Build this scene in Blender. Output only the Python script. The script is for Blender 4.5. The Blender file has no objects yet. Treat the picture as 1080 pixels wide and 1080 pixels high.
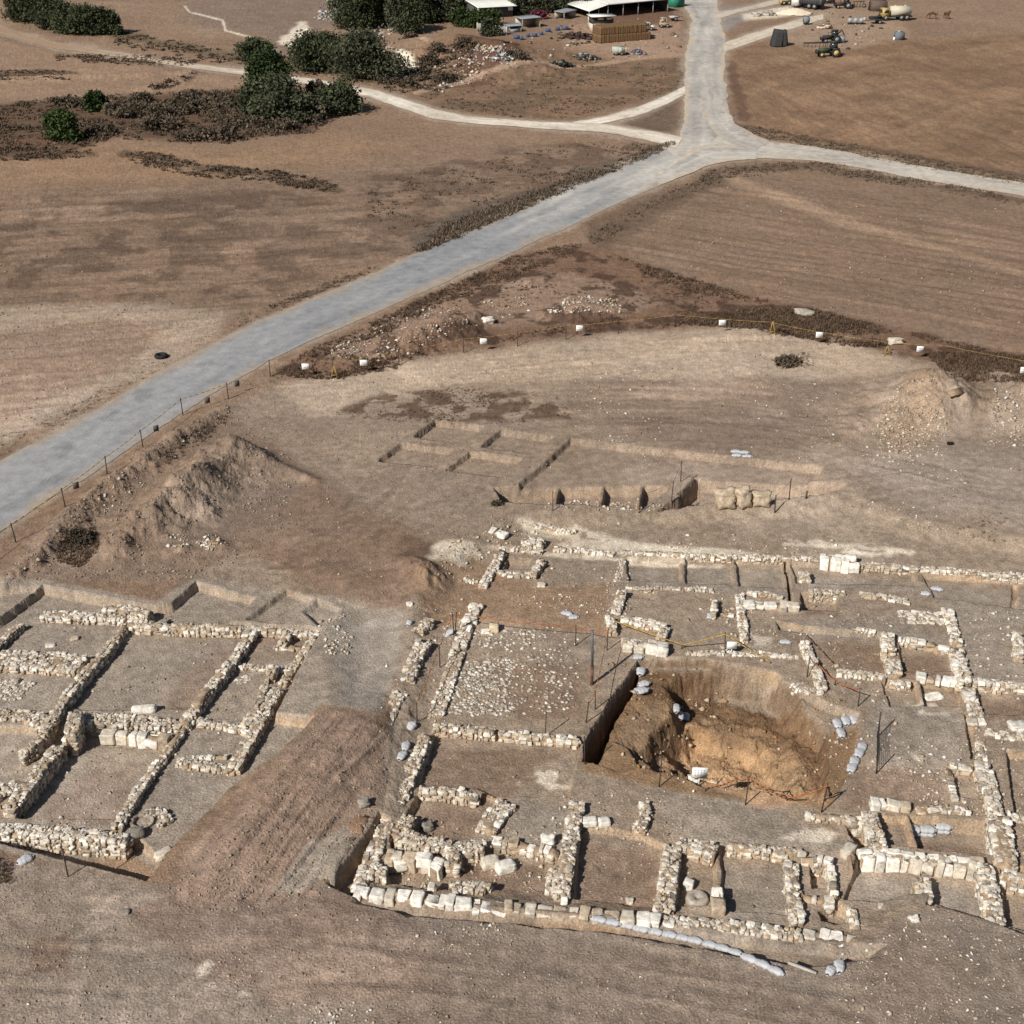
import bpy, math, random
import numpy as np
from mathutils import Vector

# ------------------------------------------------------------------ camera
F, PITCH, H = 1450.0, math.radians(28.0), 38.0
SP, CP = math.sin(PITCH), math.cos(PITCH)
scene = bpy.context.scene
COL = scene.collection
cam_d = bpy.data.cameras.new('camera'); cam = bpy.data.objects.new('camera', cam_d); COL.objects.link(cam)
cam.location = (0, 0, H); cam.rotation_euler = (math.radians(62.0), 0, 0)
cam_d.sensor_width = 36.0; cam_d.lens = 36.0 * F / 1080.0
cam_d.clip_start = 0.5; cam_d.clip_end = 60000
scene.camera = cam

# ------------------------------------------------------------------ sky, sun, exposure
SUN_EL = math.radians(39.0); SUN_AZ = math.atan2(-0.64, -0.77)     # bearing of the sun, from +Y
world = bpy.data.worlds.new('World'); scene.world = world; world.use_nodes = True
nt = world.node_tree; bg = nt.nodes['Background']
sky = nt.nodes.new('ShaderNodeTexSky'); sky.sky_type = 'NISHITA'; sky.sun_disc = False
sky.sun_elevation = SUN_EL; sky.sun_rotation = SUN_AZ % (2 * math.pi)
nt.links.new(sky.outputs[0], bg.inputs[0]); bg.inputs[1].default_value = 0.05
sd = bpy.data.lights.new('sun', 'SUN'); sun = bpy.data.objects.new('sun', sd); COL.objects.link(sun)
sd.energy = 5.0; sd.angle = math.radians(0.5); sd.color = (1.0, 0.95, 0.87)
L = Vector((-math.sin(SUN_AZ) * math.cos(SUN_EL), -math.cos(SUN_AZ) * math.cos(SUN_EL), -math.sin(SUN_EL)))
sun.rotation_euler = L.to_track_quat('-Z', 'Y').to_euler()
scene.view_settings.view_transform = 'Standard'; scene.view_settings.look = 'None'
scene.view_settings.gamma = 1.0; scene.view_settings.exposure = 0.10

rng = np.random.default_rng(7)
R = random.Random(11)

# ------------------------------------------------------------------ measuring: photo point -> place on level z
def P(px, py, z=0.0):
    a = (px - 540.0) / F; b = (540.0 - py) / F
    t = (H - z) / (SP - b * CP)
    return (a * t, t * (CP + b * SP))
def PP(pts, z=0.0): return np.array([P(p[0], p[1], z) for p in pts])
def to_px(x, y, z=0.0):
    zc = y * CP + (H - z) * SP
    return 540 + F * x / zc, 540 - F * (y * SP - (H - z) * CP) / zc
def scale_at(py): return F / ((H) / (SP - (540.0 - py) / F * CP))

# ------------------------------------------------------------------ noise (numpy)
def _hash(ix, iy, seed):
    h = (ix.astype(np.int64) * 374761393 + iy.astype(np.int64) * 668265263 + seed * 1442695041) & 0xffffffff
    h = ((h ^ (h >> 13)) * 1274126177) & 0xffffffff
    return ((h ^ (h >> 16)) & 0xffff) / 65535.0
def vnoise(x, y, seed=0):
    x = np.asarray(x, float); y = np.asarray(y, float)
    ix = np.floor(x); iy = np.floor(y); fx = x - ix; fy = y - iy
    fx = fx * fx * (3 - 2 * fx); fy = fy * fy * (3 - 2 * fy)
    a = _hash(ix, iy, seed); b = _hash(ix + 1, iy, seed); c = _hash(ix, iy + 1, seed); d = _hash(ix + 1, iy + 1, seed)
    return (a + (b - a) * fx) * (1 - fy) + (c + (d - c) * fx) * fy
def fbm(x, y, scale, octv=4, seed=0, gain=0.5):
    s = 0; amp = 1; tot = 0; f = 1.0 / scale
    for o in range(octv):
        s = s + amp * (vnoise(x * f + 17.3 * o, y * f - 9.1 * o, seed + o) - 0.5); tot += amp; amp *= gain; f *= 2.03
    return s / tot * 2          # about -1..1
def sm(t): t = np.clip(t, 0, 1); return t * t * (3 - 2 * t)
def lin(r, g, b, k=1.0):
    f = lambda c: (c / 255.0 / 12.92) if c <= 10 else ((c / 255.0 + 0.055) / 1.055) ** 2.4
    return np.array([f(r) * k, f(g) * k, f(b) * k])

# ------------------------------------------------------------------ the ground grid: finer near, coarser far
gpx = np.arange(-80, 1161, 1.0); gpy = np.arange(-16, 1113, 1.0)
ox = np.array([12, 30, 60, 100, 160, 240, 350, 500, 800.0])
cpx = np.concatenate([gpx[0] - ox[::-1], gpx, gpx[-1] + ox])
rtop = np.array([-226, -222, -217, -210, -200, -185, -165, -140, -110, -80, -55, -35, -24.0])
rbot = np.array([1122, 1140, 1170, 1220, 1300, 1450, 1700, 2100, 2700.0])
rpy = np.concatenate([rtop, gpy, rbot])
NX, NY = len(cpx), len(rpy); IX0, IY0 = len(ox), len(rtop)
A_ = (cpx - 540) / F; B_ = (540 - rpy) / F
T_ = H / (SP - B_ * CP)
GX = A_[None, :] * T_[:, None]; GY = np.repeat((T_ * (CP + B_ * SP))[:, None], NX, 1)
GX = np.vstack([GX, A_[None, :] * 200, A_[None, :] * 20000]); GY = np.vstack([GY, np.full((1, NX), -60.0), np.full((1, NX), -9000.0)])
NY += 2
QX = np.repeat(cpx[None, :], NY, 0); QY = np.repeat(np.concatenate([rpy, [3200, 3400]])[:, None], NX, 1)
DIST = np.sqrt(GX ** 2 + GY ** 2 + H * H)

def poly_sd(poly, X, Y):
    """signed distance, inside positive"""
    n = len(poly); d2 = np.full(X.shape, 1e18); ins = np.zeros(X.shape, bool)
    for i in range(n):
        x0, y0 = poly[i]; x1, y1 = poly[(i + 1) % n]
        ex, ey = x1 - x0, y1 - y0; wx, wy = X - x0, Y - y0
        t = np.clip((wx * ex + wy * ey) / max(ex * ex + ey * ey, 1e-12), 0, 1)
        dx, dy = wx - ex * t, wy - ey * t
        d2 = np.minimum(d2, dx * dx + dy * dy)
        if y0 != y1:
            c = ((y0 > Y) != (y1 > Y)) & (X < (x1 - x0) * (Y - y0) / (y1 - y0) + x0)
            ins ^= c
    d = np.sqrt(d2); return np.where(ins, d, -d)
def line_d(pts, X, Y, vals=None):
    best = np.full(X.shape, 1e18); val = np.zeros(X.shape)
    for i in range(len(pts) - 1):
        x0, y0 = pts[i]; x1, y1 = pts[i + 1]
        ex, ey = x1 - x0, y1 - y0; wx, wy = X - x0, Y - y0
        t = np.clip((wx * ex + wy * ey) / max(ex * ex + ey * ey, 1e-12), 0, 1)
        d2 = (wx - ex * t) ** 2 + (wy - ey * t) ** 2
        m = d2 < best; best = np.where(m, d2, best)
        if vals is not None: val = np.where(m, vals[i] + (vals[i + 1] - vals[i]) * t, val)
    return np.sqrt(best), val
def win(pxs, pys, m=0):
    x0 = int(max(0, min(np.floor(min(pxs) - m - gpx[0]), len(gpx) - 2))); x1 = int(max(1, min(np.ceil(max(pxs) + m - gpx[0]) + 1, len(gpx))))
    y0 = int(max(0, min(np.floor(min(pys) - m - gpy[0]), len(gpy) - 2))); y1 = int(max(1, min(np.ceil(max(pys) + m - gpy[0]) + 1, len(gpy))))
    return slice(IY0 + y0, IY0 + y1), slice(IX0 + x0, IX0 + x1)

# ------------------------------------------------------------------ heights
HG = fbm(GX, GY, 60, 3, 3) * 0.45 * sm((GY - 85) / 60)
def mound(pts, hs, slope=0.6, z=None, rough=0.25, seed=1):
    """a heap whose crest runs through the given points at the given heights"""
    w = np.array([P(p[0], p[1], hs[i]) for i, p in enumerate(pts)])
    q = [to_px(*p) for p in w]; hm = max(hs); s = scale_at(min(p[1] for p in pts))
    sl = win([p[0] for p in q], [p[1] for p in q], hm / slope * scale_at(max(p[1] for p in q)) * 1.6 + 12)
    X, Y = GX[sl], GY[sl]
    n1 = fbm(X, Y, 2.2, 4, seed); n2 = fbm(X, Y, 0.7, 3, seed + 40)
    d, v = line_d(w, X + n1 * 0.5 * rough * 2, Y + n2 * 0.4 * rough * 2, hs)
    h = v - slope * (np.sqrt(d * d + 0.09) - 0.3) + n1 * rough * 0.8 * np.minimum(1, v) * sm(d / 0.8)
    # soft toe
    h = np.where(h > 0.25, h, 0.25 * np.exp(np.clip((h - 0.25) * 4, -30, 0))) - 0.25 * np.exp(-6)
    HG[sl] = np.maximum(HG[sl], HG[sl] + np.maximum(h, 0) + n2 * 0.28 * rough * sm(h / 0.3))
def carve(pts, zf, zr=0.0, wid=0.1, rag=0.06, up=False, seed=5, rel=False):
    w = PP(pts, zr); q = [to_px(*p) for p in w]
    sl = win([p[0] for p in q], [p[1] for p in q], 4 + (abs(wid) * 30 if up else 0)); X, Y = GX[sl], GY[sl]
    d = poly_sd(w, X, Y) + rag * fbm(X, Y, 0.5, 3, seed)
    t = np.clip(d / wid, 0, 1) if not up else np.clip(1 + d / wid, 0, 1)
    if wid > 0.5: t = sm(t)
    HG[sl] = HG[sl] + ((HG[sl] + zf if rel else zf) - HG[sl]) * t

# roads (edges traced left and right, seen from the camera)
ROAD_L = [(-75, 528), (0, 487), (60, 455), (115, 425), (180, 386), (250, 350), (330, 315), (400, 286), (460, 259), (520, 232), (590, 200), (650, 174), (690, 158), (712, 145)]
ROAD_R = [(-75, 612), (0, 563), (60, 523), (110, 492), (165, 454), (220, 417), (270, 390), (300, 372), (360, 346), (420, 319), (480, 293), (540, 266), (600, 239), (660, 211), (715, 188), (752, 172)]
NORTH_L = [(700, 165), (716, 145), (723, 125), (722, 100), (722, 70), (727, 40), (729, 20), (722, 8), (706, -14)]
NORTH_R = [(768, 168), (768, 140), (763, 112), (765, 90), (764, 60), (766, 45), (760, 24), (757, 8), (758, -14)]
EAST_L = [(742, 150), (770, 137), (800, 149), (850, 154), (900, 162), (960, 174), (1080, 193), (1158, 208)]
EAST_R = [(742, 176), (765, 170), (800, 167), (850, 169), (900, 176), (970, 190), (1080, 207), (1158, 222)]
WEST_L = [(724, 146), (690, 139), (640, 131), (560, 128), (500, 124), (462, 117), (432, 106), (400, 96), (375, 91), (320, 82), (260, 74), (190, 66), (130, 56), (60, 46), (30, 38), (0, 28), (-70, 10)]
WEST_R = [(716, 158), (690, 150), (640, 140), (570, 136), (500, 131), (455, 126), (425, 115), (395, 105), (372, 99), (320, 89), (260, 80), (190, 71), (130, 61), (60, 52), (30, 44), (0, 35), (-70, 16)]
SPUR_L = [(600, 130), (640, 122), (672, 113), (700, 102), (724, 90)]
SPUR_R = [(606, 134), (645, 129), (680, 120), (705, 109), (724, 99)]
YARD_L = [(762, 46), (790, 36), (820, 27), (846, 19), (870, 15)]
YARD_R = [(762, 56), (790, 46), (820, 36), (850, 26), (870, 20)]
TOP_L = [(752, 14), (775, 10), (800, 4), (830, -4), (850, -12)]
TOP_R = [(752, 22), (778, 14), (805, 8), (835, 1), (866, -8)]
ROADS = [(ROAD_L, ROAD_R), (NORTH_L, NORTH_R), (EAST_L, EAST_R), (WEST_L, WEST_R), (SPUR_L, SPUR_R), (YARD_L, YARD_R), (TOP_L, TOP_R)]

# gentle unevenness and clods
HG += fbm(GX, GY, 7, 4, 21) * 0.10 * sm((GY - 20) / 10)
rough_n = fbm(GX, GY, 0.9, 4, 31)
HG += rough_n * 0.035
# spoil heaps beside the road
mound([(128, 562), (150, 545), (165, 534)], [0.6, 0.9, 0.8], 0.42, rough=0.6, seed=2)
mound([(172, 530), (190, 517), (205, 505)], [0.95, 1.25, 1.1], 0.42, rough=0.6, seed=22)
mound([(212, 500), (230, 484), (243, 473)], [1.0, 1.2, 1.1], 0.42, rough=0.6, seed=23)
mound([(243, 474), (285, 486), (330, 504)], [0.85, 0.6, 0.25], 0.5, rough=0.45, seed=3)
mound([(118, 580), (126, 572)], [0.5, 0.6], 0.7, rough=0.5, seed=24)
mound([(190, 575), (215, 565), (232, 572)], [0.3, 0.45, 0.3], 0.5, rough=0.5, seed=25)
mound([(5, 610), (60, 552), (100, 515), (150, 480), (200, 448), (240, 428)], [0.4, 0.7, 0.7, 0.8, 0.6, 0.3], 0.6, rough=0.7, seed=4)
mound([(395, 375), (430, 350), (470, 334), (500, 328)], [0.5, 1.3, 1.5, 0.8], 0.55, rough=0.5, seed=6)
mound([(585, 325), (620, 319), (652, 326)], [0.5, 1.0, 0.5], 0.5, rough=0.5, seed=7)
mound([(520, 300), (560, 293), (600, 285)], [0.2, 0.5, 0.3], 0.35, rough=0.4, seed=8)
mound([(940, 432), (960, 418), (982, 404)], [0.8, 1.15, 1.35], 0.3, rough=0.5, seed=9)
mound([(985, 404), (992, 425), (990, 450)], [0.9, 0.7, 0.3], 0.35, rough=0.5, seed=29)
mound([(1062, 412), (1090, 400), (1150, 402)], [1.1, 1.5, 1.6], 0.32, rough=0.5, seed=10)
mound([(1005, 396), (1040, 398)], [0.6, 0.6], 0.3, seed=11)
mound([(372, 768), (330, 800), (270, 868), (225, 925)], [0.6, 0.8, 0.65, 0.3], 0.22, rough=0.15, seed=12)
mound([(436, 588), (455, 596), (470, 608)], [0.5, 0.8, 0.5], 0.7, rough=0.6, seed=13)
mound([(405, 455), (460, 452)], [0.1, 0.1], 0.2, seed=14)
mound([(800, 350), (700, 362), (900, 362)], [0.5, 0.3, 0.3], 0.12, rough=0.1, seed=15)
# far bank, quarry edge and field banks
mound([(440, 40), (480, 36), (530, 44), (560, 50)], [2.0, 3.0, 3.2, 1.8], 0.22, rough=0.5, seed=16)
mound([(400, 52), (430, 58)], [1.6, 1.2], 0.3, rough=0.6, seed=17)
mound([(0, 82), (60, 79), (140, 78), (205, 75)], [0.6, 0.6, 0.6, 0.4], 0.3, rough=0.3, seed=18)
mound([(150, 92), (185, 84), (205, 76)], [0.5, 0.7, 0.3], 0.4, rough=0.5, seed=19)
# the excavations: cut down with straight sides
SEC = []
carve([(-90, 700), (0, 651), (45, 617), (165, 640), (181, 636), (207, 613), (270, 630), (243, 655), (328, 661), (340, 664), (318, 700), (292, 752), (332, 758), (296, 800), (240, 838), (172, 905), (153, 929), (60, 905), (-90, 868)], -0.5, wid=0.12)
carve([(-90, 762), (60, 766), (196, 769), (160, 812), (122, 864), (-90, 862)], -0.85, zr=-0.5, wid=0.2)
carve([(150, 655), (262, 668), (200, 748), (85, 750), (60, 742)], -0.62, zr=-0.5, wid=0.2)
carve([(-90, 640), (20, 620), (43, 618), (0, 649), (-90, 692)], -0.25, wid=0.12)
carve([(258, 653), (302, 621), (331, 631), (316, 646), (300, 658)], -0.32, wid=0.1)
carve([(318, 645), (335, 631), (362, 640), (352, 655), (335, 660)], -0.28, wid=0.3)

carve([(-90, 860), (0, 886), (155, 930), (175, 906), (150, 876), (-90, 850)], -1.0, wid=0.1)
# 5 m squares beyond
for c in ([(397, 486), (423, 467), (480, 474), (456, 491)], [(470, 495), (496, 476), (552, 484), (528, 503)],
          [(436, 461), (459, 443), (511, 450), (490, 468)], [(507, 471), (528, 453), (584, 461), (560, 479)]):
    carve(c, -0.37, wid=0.06)
carve([(548, 509), (575, 487), (601, 462), (680, 472), (780, 483), (868, 493), (864, 506), (735, 530), (540, 528)], -0.38, wid=0.14)
# the large compound
R0 = [(440, 612), (490, 566), (540, 540), (575, 536), (680, 532), (800, 528), (895, 518), (960, 545), (1060, 562), (1165, 580), (1165, 1008), (1080, 984), (1030, 967), (977, 952), (945, 985), (925, 1004),
      (850, 1012), (640, 976), (520, 966), (430, 962), (372, 947), (345, 932), (378, 880), (398, 858), (404, 770), (418, 690), (428, 655)]
carve([(345, 630), (440, 600), (450, 700), (420, 860), (384, 878), (396, 800), (392, 748), (345, 748), (336, 690)], -0.32, wid=2.2)
carve(R0, -0.5, wid=2.0, rag=0.25)
carve([(372, 940), (440, 946), (530, 956), (700, 970), (850, 984), (936, 996), (925, 1010), (850, 1022), (640, 984), (520, 974), (430, 966), (372, 952)], -0.55, wid=0.5, rag=0.1)
carve([(977, 953), (1000, 958), (1030, 967), (1080, 984), (1165, 1006), (1165, 960), (985, 925)], -0.55, wid=0.12)
carve([(345, 932), (374, 947), (396, 900), (412, 862), (400, 855), (390, 872)], -0.75, wid=0.2)
carve([(0, 0), (1, 0), (1, 1)], 0, wid=0.1)
# north trench with its stepped side
carve([(520, 520), (560, 516), (600, 514), (640, 513), (706, 512), (735, 507), (800, 510), (893, 517), (870, 527), (800, 534), (745, 536), (690, 543), (640, 538), (575, 537), (530, 535)], -1.0, zr=-0.35, wid=0.2)
for fx, fy in ((588, 514), (636, 513), (677, 512)):
    carve([(fx - 1.5, fy - 1), (fx + 2.5, fy - 2), (fx - 1.5, fy + 17), (fx - 6, fy + 19)], -0.36, zr=-0.35, wid=0.05, up=True, rag=0.03)
carve([(672, 541), (684, 543), (712, 527), (734, 506), (727, 500), (700, 520)], -0.1, zr=-0.1, wid=0.05, up=True)
carve([(714, 530), (737, 509), (742, 520), (736, 533)], -1.5, zr=-0.7, wid=0.15)
# rooms cut deeper than the rest
for poly, z in [([(722, 586), (772, 588), (774, 617), (722, 615)], -.62), ([(775, 590), (826, 590), (830, 620), (779, 618)], -.65), ([(826, 588), (830, 588), (837, 634), (832, 634)], -1.1),
                ([(660, 588), (718, 588), (718, 613), (662, 612)], -.62), ([(833, 592), (960, 598), (970, 618), (900, 616), (840, 615)], -.62), ([(972, 605), (1100, 612), (1100, 645), (985, 630)], -.66),
                ([(843, 624), (884, 629), (884, 644), (846, 643)], -.85), ([(535, 590), (560, 590), (556, 600), (531, 600)], -.7), ([(660, 622), (695, 620), (690, 632), (662, 630)], -.6),
                ([(818, 655), (845, 660), (935, 668), (940, 700), (880, 700), (850, 668), (822, 664)], -.68), ([(948, 675), (1000, 681), (1005, 708), (950, 708)], -.64),
                ([(970, 715), (1012, 718), (1016, 745), (975, 745)], -.8), ([(928, 716), (966, 718), (972, 745), (938, 745)], -.64), ([(1020, 715), (1100, 722), (1100, 755), (1030, 752)], -.7),
                ([(1016, 752), (1026, 750), (1034, 800), (1024, 800)], -.75), ([(1003, 806), (1040, 808), (1048, 845), (1010, 840)], -.65), ([(457, 772), (615, 776), (600, 840), (520, 840), (500, 830), (440, 828), (452, 790)], -.62),
                ([(440, 838), (500, 835), (530, 840), (500, 872), (450, 882), (425, 868)], -.7), ([(410, 885), (470, 890), (466, 903), (412, 898)], -.95), ([(405, 910), (475, 912), (520, 890), (590, 897), (580, 940), (450, 938), (410, 932)], -.72),
                ([(610, 868), (680, 880), (700, 890), (693, 958), (605, 948)], -.68), ([(716, 890), (755, 897), (757, 955), (712, 955)], -.62), ([(759, 892), (838, 897), (838, 965), (762, 960)], -.68),
                ([(855, 912), (876, 910), (878, 936), (855, 938)], -0.9), ([(862, 960), (884, 951), (898, 958), (900, 972), (882, 974), (867, 970)], -.95), ([(887, 864), (906, 862), (920, 893), (905, 894)], -1.1),
                ([(925, 860), (955, 862), (965, 893), (932, 890)], -.7), ([(959, 860), (1040, 866), (1052, 902), (968, 894)], -1.05), ([(905, 905), (1035, 915), (1045, 970), (980, 950), (935, 952), (890, 948)], -.75), ([(1055, 910), (1165, 920), (1165, 1000), (1060, 975)], -.8),
                ([(1068, 612), (1075, 612), (1075, 640), (1066, 640)], -.9), ([(625, 905), (635, 898), (655, 899), (662, 908), (655, 918), (638, 919)], -.72), ([(1060, 790), (1165, 800), (1165, 870), (1070, 860)], -.8)]:
    carve(poly, z - 0.12, zr=-0.5, wid=0.09, rag=0.07)
# the great pit
Z0 = -0.5
PIT = [(676, 694), (710, 692), (745, 694), (781, 700), (818, 711), (836, 722), (858, 740), (872, 765), (876, 800), (876, 838), (862, 845), (830, 843), (800, 833), (770, 831), (740, 829), (719, 820), (690, 813), (672, 806), (655, 803), (632, 803), (614, 803), (614, 788), (630, 760), (651, 727)]
carve([(836, 722), (875, 742), (908, 752), (907, 790), (888, 832), (874, 842), (868, 800), (860, 760)], -0.85, zr=Z0, wid=0.25)
carve(PIT, -1.0, zr=Z0, wid=0.3, rag=0.2)
carve([(690, 717), (745, 713), (812, 723), (848, 748), (864, 775), (874, 800), (874, 840), (860, 845), (800, 833), (719, 820), (690, 812), (670, 800), (662, 770), (672, 738)], -1.7, zr=-1.0, wid=0.5, rag=0.3)
carve([(700, 735), (716, 722), (760, 718), (810, 728), (838, 745), (848, 770), (872, 785), (874, 840), (860, 846), (820, 842), (760, 833), (719, 820), (695, 812), (676, 800), (668, 778), (690, 755), (706, 752)], -2.4, zr=-1.7, wid=0.7, rag=0.3)
carve([(700, 800), (706, 785), (730, 768), (765, 772), (800, 780), (822, 800), (830, 838), (800, 836), (760, 832), (720, 822)], -3.4, zr=-2.4, wid=0.8, rag=0.3)
carve([(678, 696), (668, 722), (652, 748), (640, 775), (632, 804), (616, 803), (614, 788), (630, 760), (651, 727), (672, 697)], -3.6, zr=Z0, wid=0.08, rag=0.12)
carve([(630, 804), (646, 776), (662, 784), (676, 808), (655, 812)], -0.75, zr=Z0, wid=0.15, up=True)
carve([(668, 736), (696, 720), (707, 736), (704, 754), (690, 766), (678, 784), (658, 776), (652, 762)], -1.05, zr=-1.0, wid=0.8, rag=0.15, up=True)
carve([(838, 745), (848, 770), (872, 785), (874, 838), (850, 842), (832, 835), (826, 800), (822, 775)], -2.05, zr=-1.7, wid=0.5, rag=0.15)
# roads and tracks are levelled
RMK = np.ones(GX.shape)
for l, r in ROADS:
    pl = l + r[::-1]; sl = win([p[0] for p in pl], [p[1] for p in pl], 30)
    d = poly_sd([(p[0], p[1] * 2.2) for p in pl], QX[sl], QY[sl] * 2.2)
    HG[sl] *= 1 - sm((d + 14) / 12); RMK[sl] *= 1 - sm((d + 6) / 6)
# ploughed fields, wheel ruts
def rut(pts, dirpts, amp, sc, st, seed):
    sl = win([p[0] for p in pts], [p[1] for p in pts], 2); X, Y = GX[sl], GY[sl]
    a, b = np.array(P(*dirpts[0])), np.array(P(*dirpts[1])); u = (b - a) / np.linalg.norm(b - a); v = np.array([-u[1], u[0]])
    s, t = X * u[0] + Y * u[1], X * v[0] + Y * v[1]
    m = sm(poly_sd([(p[0], p[1] * 2) for p in pts], QX[sl], QY[sl] * 2) / 25)
    t = t + fbm(X, Y, 9, 2, seed + 9) * 0.7
    HG[sl] += amp * m * (fbm(s / st, t, sc, 3, seed))
rut([(165, 960), (345, 745), (425, 775), (330, 960)], [(215, 950), (390, 760)], 0.17, 0.36, 14, 51)
rut([(165, 960), (345, 745), (425, 775), (330, 960)], [(215, 950), (290, 960)], 0.02, 0.25, 0.9, 58)
rut([(380, 400), (1000, 400), (1000, 480), (600, 460)], [(500, 425), (800, 430)], 0.05, 0.6, 9, 52)
rut([(-80, 190), (380, 190), (400, 290), (240, 345), (0, 470), (-80, 500)], [(0, 300), (250, 280)], 0.16, 0.8, 12, 53)
rut([(620, 260), (760, 180), (1150, 240), (1150, 370), (800, 320)], [(700, 230), (1080, 290)], 0.16, 0.8, 12, 54)
rut([(775, 150), (780, 40), (1150, 20), (1150, 200)], [(800, 60), (1000, 160)], 0.16, 1.3, 4, 55)
rut([(-70, 930), (180, 960), (1150, 1010), (1150, 1112), (-80, 1112)], [(0, 1010), (400, 1060)], 0.025, 0.7, 6, 56)
rut([(280, 560), (440, 600), (420, 640), (330, 620), (250, 590)], [(250, 590), (420, 560)], 0.05, 0.6, 7, 57)
# pit sides: crumbly
sl = win([600, 920], [680, 860]); HG[sl] += (fbm(GX[sl], GY[sl], 0.8, 4, 61) * 0.22 + fbm(GX[sl], GY[sl], 0.25, 2, 62) * 0.05) * sm((-0.8 - HG[sl]) / 0.6)

# crumbly soil on heaps, in the pit and on the ramp
cr = sm((HG - 0.25) / 0.4) * (GY < 130) * (GY > 30); sl = win([600, 920], [680, 860]); cr[sl] = np.maximum(cr[sl], sm((-0.8 - HG[sl]) / 0.4))
sl = win([160, 430], [740, 965]); cr[sl] *= 1 - .7 * sm(poly_sd([(160, 965), (345, 740), (430, 775), (405, 860), (335, 965)], QX[sl], QY[sl]) / 8 + 1)
HG += cr * (np.random.default_rng(3).normal(0, 0.026, HG.shape) + 0.07 * fbm(GX, GY, 0.55, 3, 66))
inner = (QX > -80) & (QX < 1160) & (QY > 440) & (QY < 1112)
HG += RMK * (QY < 440) * (QX > -80) * (QX < 1160) * np.random.default_rng(6).normal(0, 1, HG.shape) * np.clip(0.008 + 0.00004 * DIST, 0, .018)
HG += inner * np.random.default_rng(4).normal(0, 0.006, HG.shape)
def lane_paths():
    return [[(300, 590), (370, 560), (430, 520), (470, 500)], [(330, 605), (400, 575), (455, 540), (500, 520)], [(250, 600), (330, 575), (400, 520), (420, 490)], [(470, 455), (620, 440), (800, 440), (940, 470)], [(480, 425), (640, 415), (780, 418), (920, 440)],
            [(560, 470), (700, 455), (860, 468), (990, 500), (1150, 510)], [(300, 400), (450, 392), (620, 372), (760, 368)], [(290, 415), (460, 402), (640, 388)], [(-60, 960), (120, 975), (300, 960), (420, 985)], [(-60, 1010), (150, 1030), (350, 1010), (600, 1040), (900, 1090)],
            [(-60, 1060), (200, 1075), (400, 1050), (700, 1085)], [(420, 985), (560, 1000), (760, 1040), (1000, 1090)], [(900, 540), (1000, 520), (1150, 545)], [(860, 500), (960, 490), (1060, 520)], [(215, 940), (275, 855), (335, 780), (385, 745)], [(250, 945), (305, 860), (360, 785), (405, 750)], [(285, 945), (330, 870), (385, 790)]]
TRK = []
for q in lane_paths():
    w = PP(q); t_ = np.linspace(0, 1, 24); k_ = np.linspace(0, 1, len(w)); w = np.stack([np.interp(t_, k_, w[:, 0]), np.interp(t_, k_, w[:, 1])], 1)
    for _ in range(3): w[1:-1] = (w[:-2] + 2 * w[1:-1] + w[2:]) / 4
    pq = [to_px(*v) for v in w]; sl = win([v[0] for v in pq], [v[1] for v in pq], 45); X, Y = GX[sl], GY[sl]
    d, _v = line_d(w, X + .25 * fbm(X, Y, 5, 2, 8), Y); fl = HG[sl] > -0.25
    ln = np.exp(-((d - 0.85) / 0.24) ** 2) * sm(0.6 + fbm(X, Y, 4, 3, len(TRK))) * fl; sh = np.exp(-((d - 1.25) / 0.16) ** 2) * fl
    HG[sl] += -0.032 * ln + 0.025 * sh * sm(0.5 + fbm(X, Y, 2, 2, 5)); TRK.append((sl, ln, sh))
HI = HG[IY0:IY0 + len(gpy), IX0:IX0 + len(gpx)]
def hz(x, y):
    px, py = to_px(x, y); i = min(max(px - gpx[0], 0), len(gpx) - 1.001); j = min(max(py - gpy[0], 0), len(gpy) - 1.001)
    i0, j0 = int(i), int(j); fx, fy = i - i0, j - j0
    return float((HI[j0, i0] * (1 - fx) + HI[j0, i0 + 1] * fx) * (1 - fy) + (HI[j0 + 1, i0] * (1 - fx) + HI[j0 + 1, i0 + 1] * fx) * fy)
def G(px, py):
    """the place on the ground that the photo shows at this point"""
    z = 0.0
    for k in range(12):
        x, y = P(px, py, z); z2 = hz(x, y); z += (z2 - z) * 0.6
    return (x, y, hz(x, y))
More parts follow.
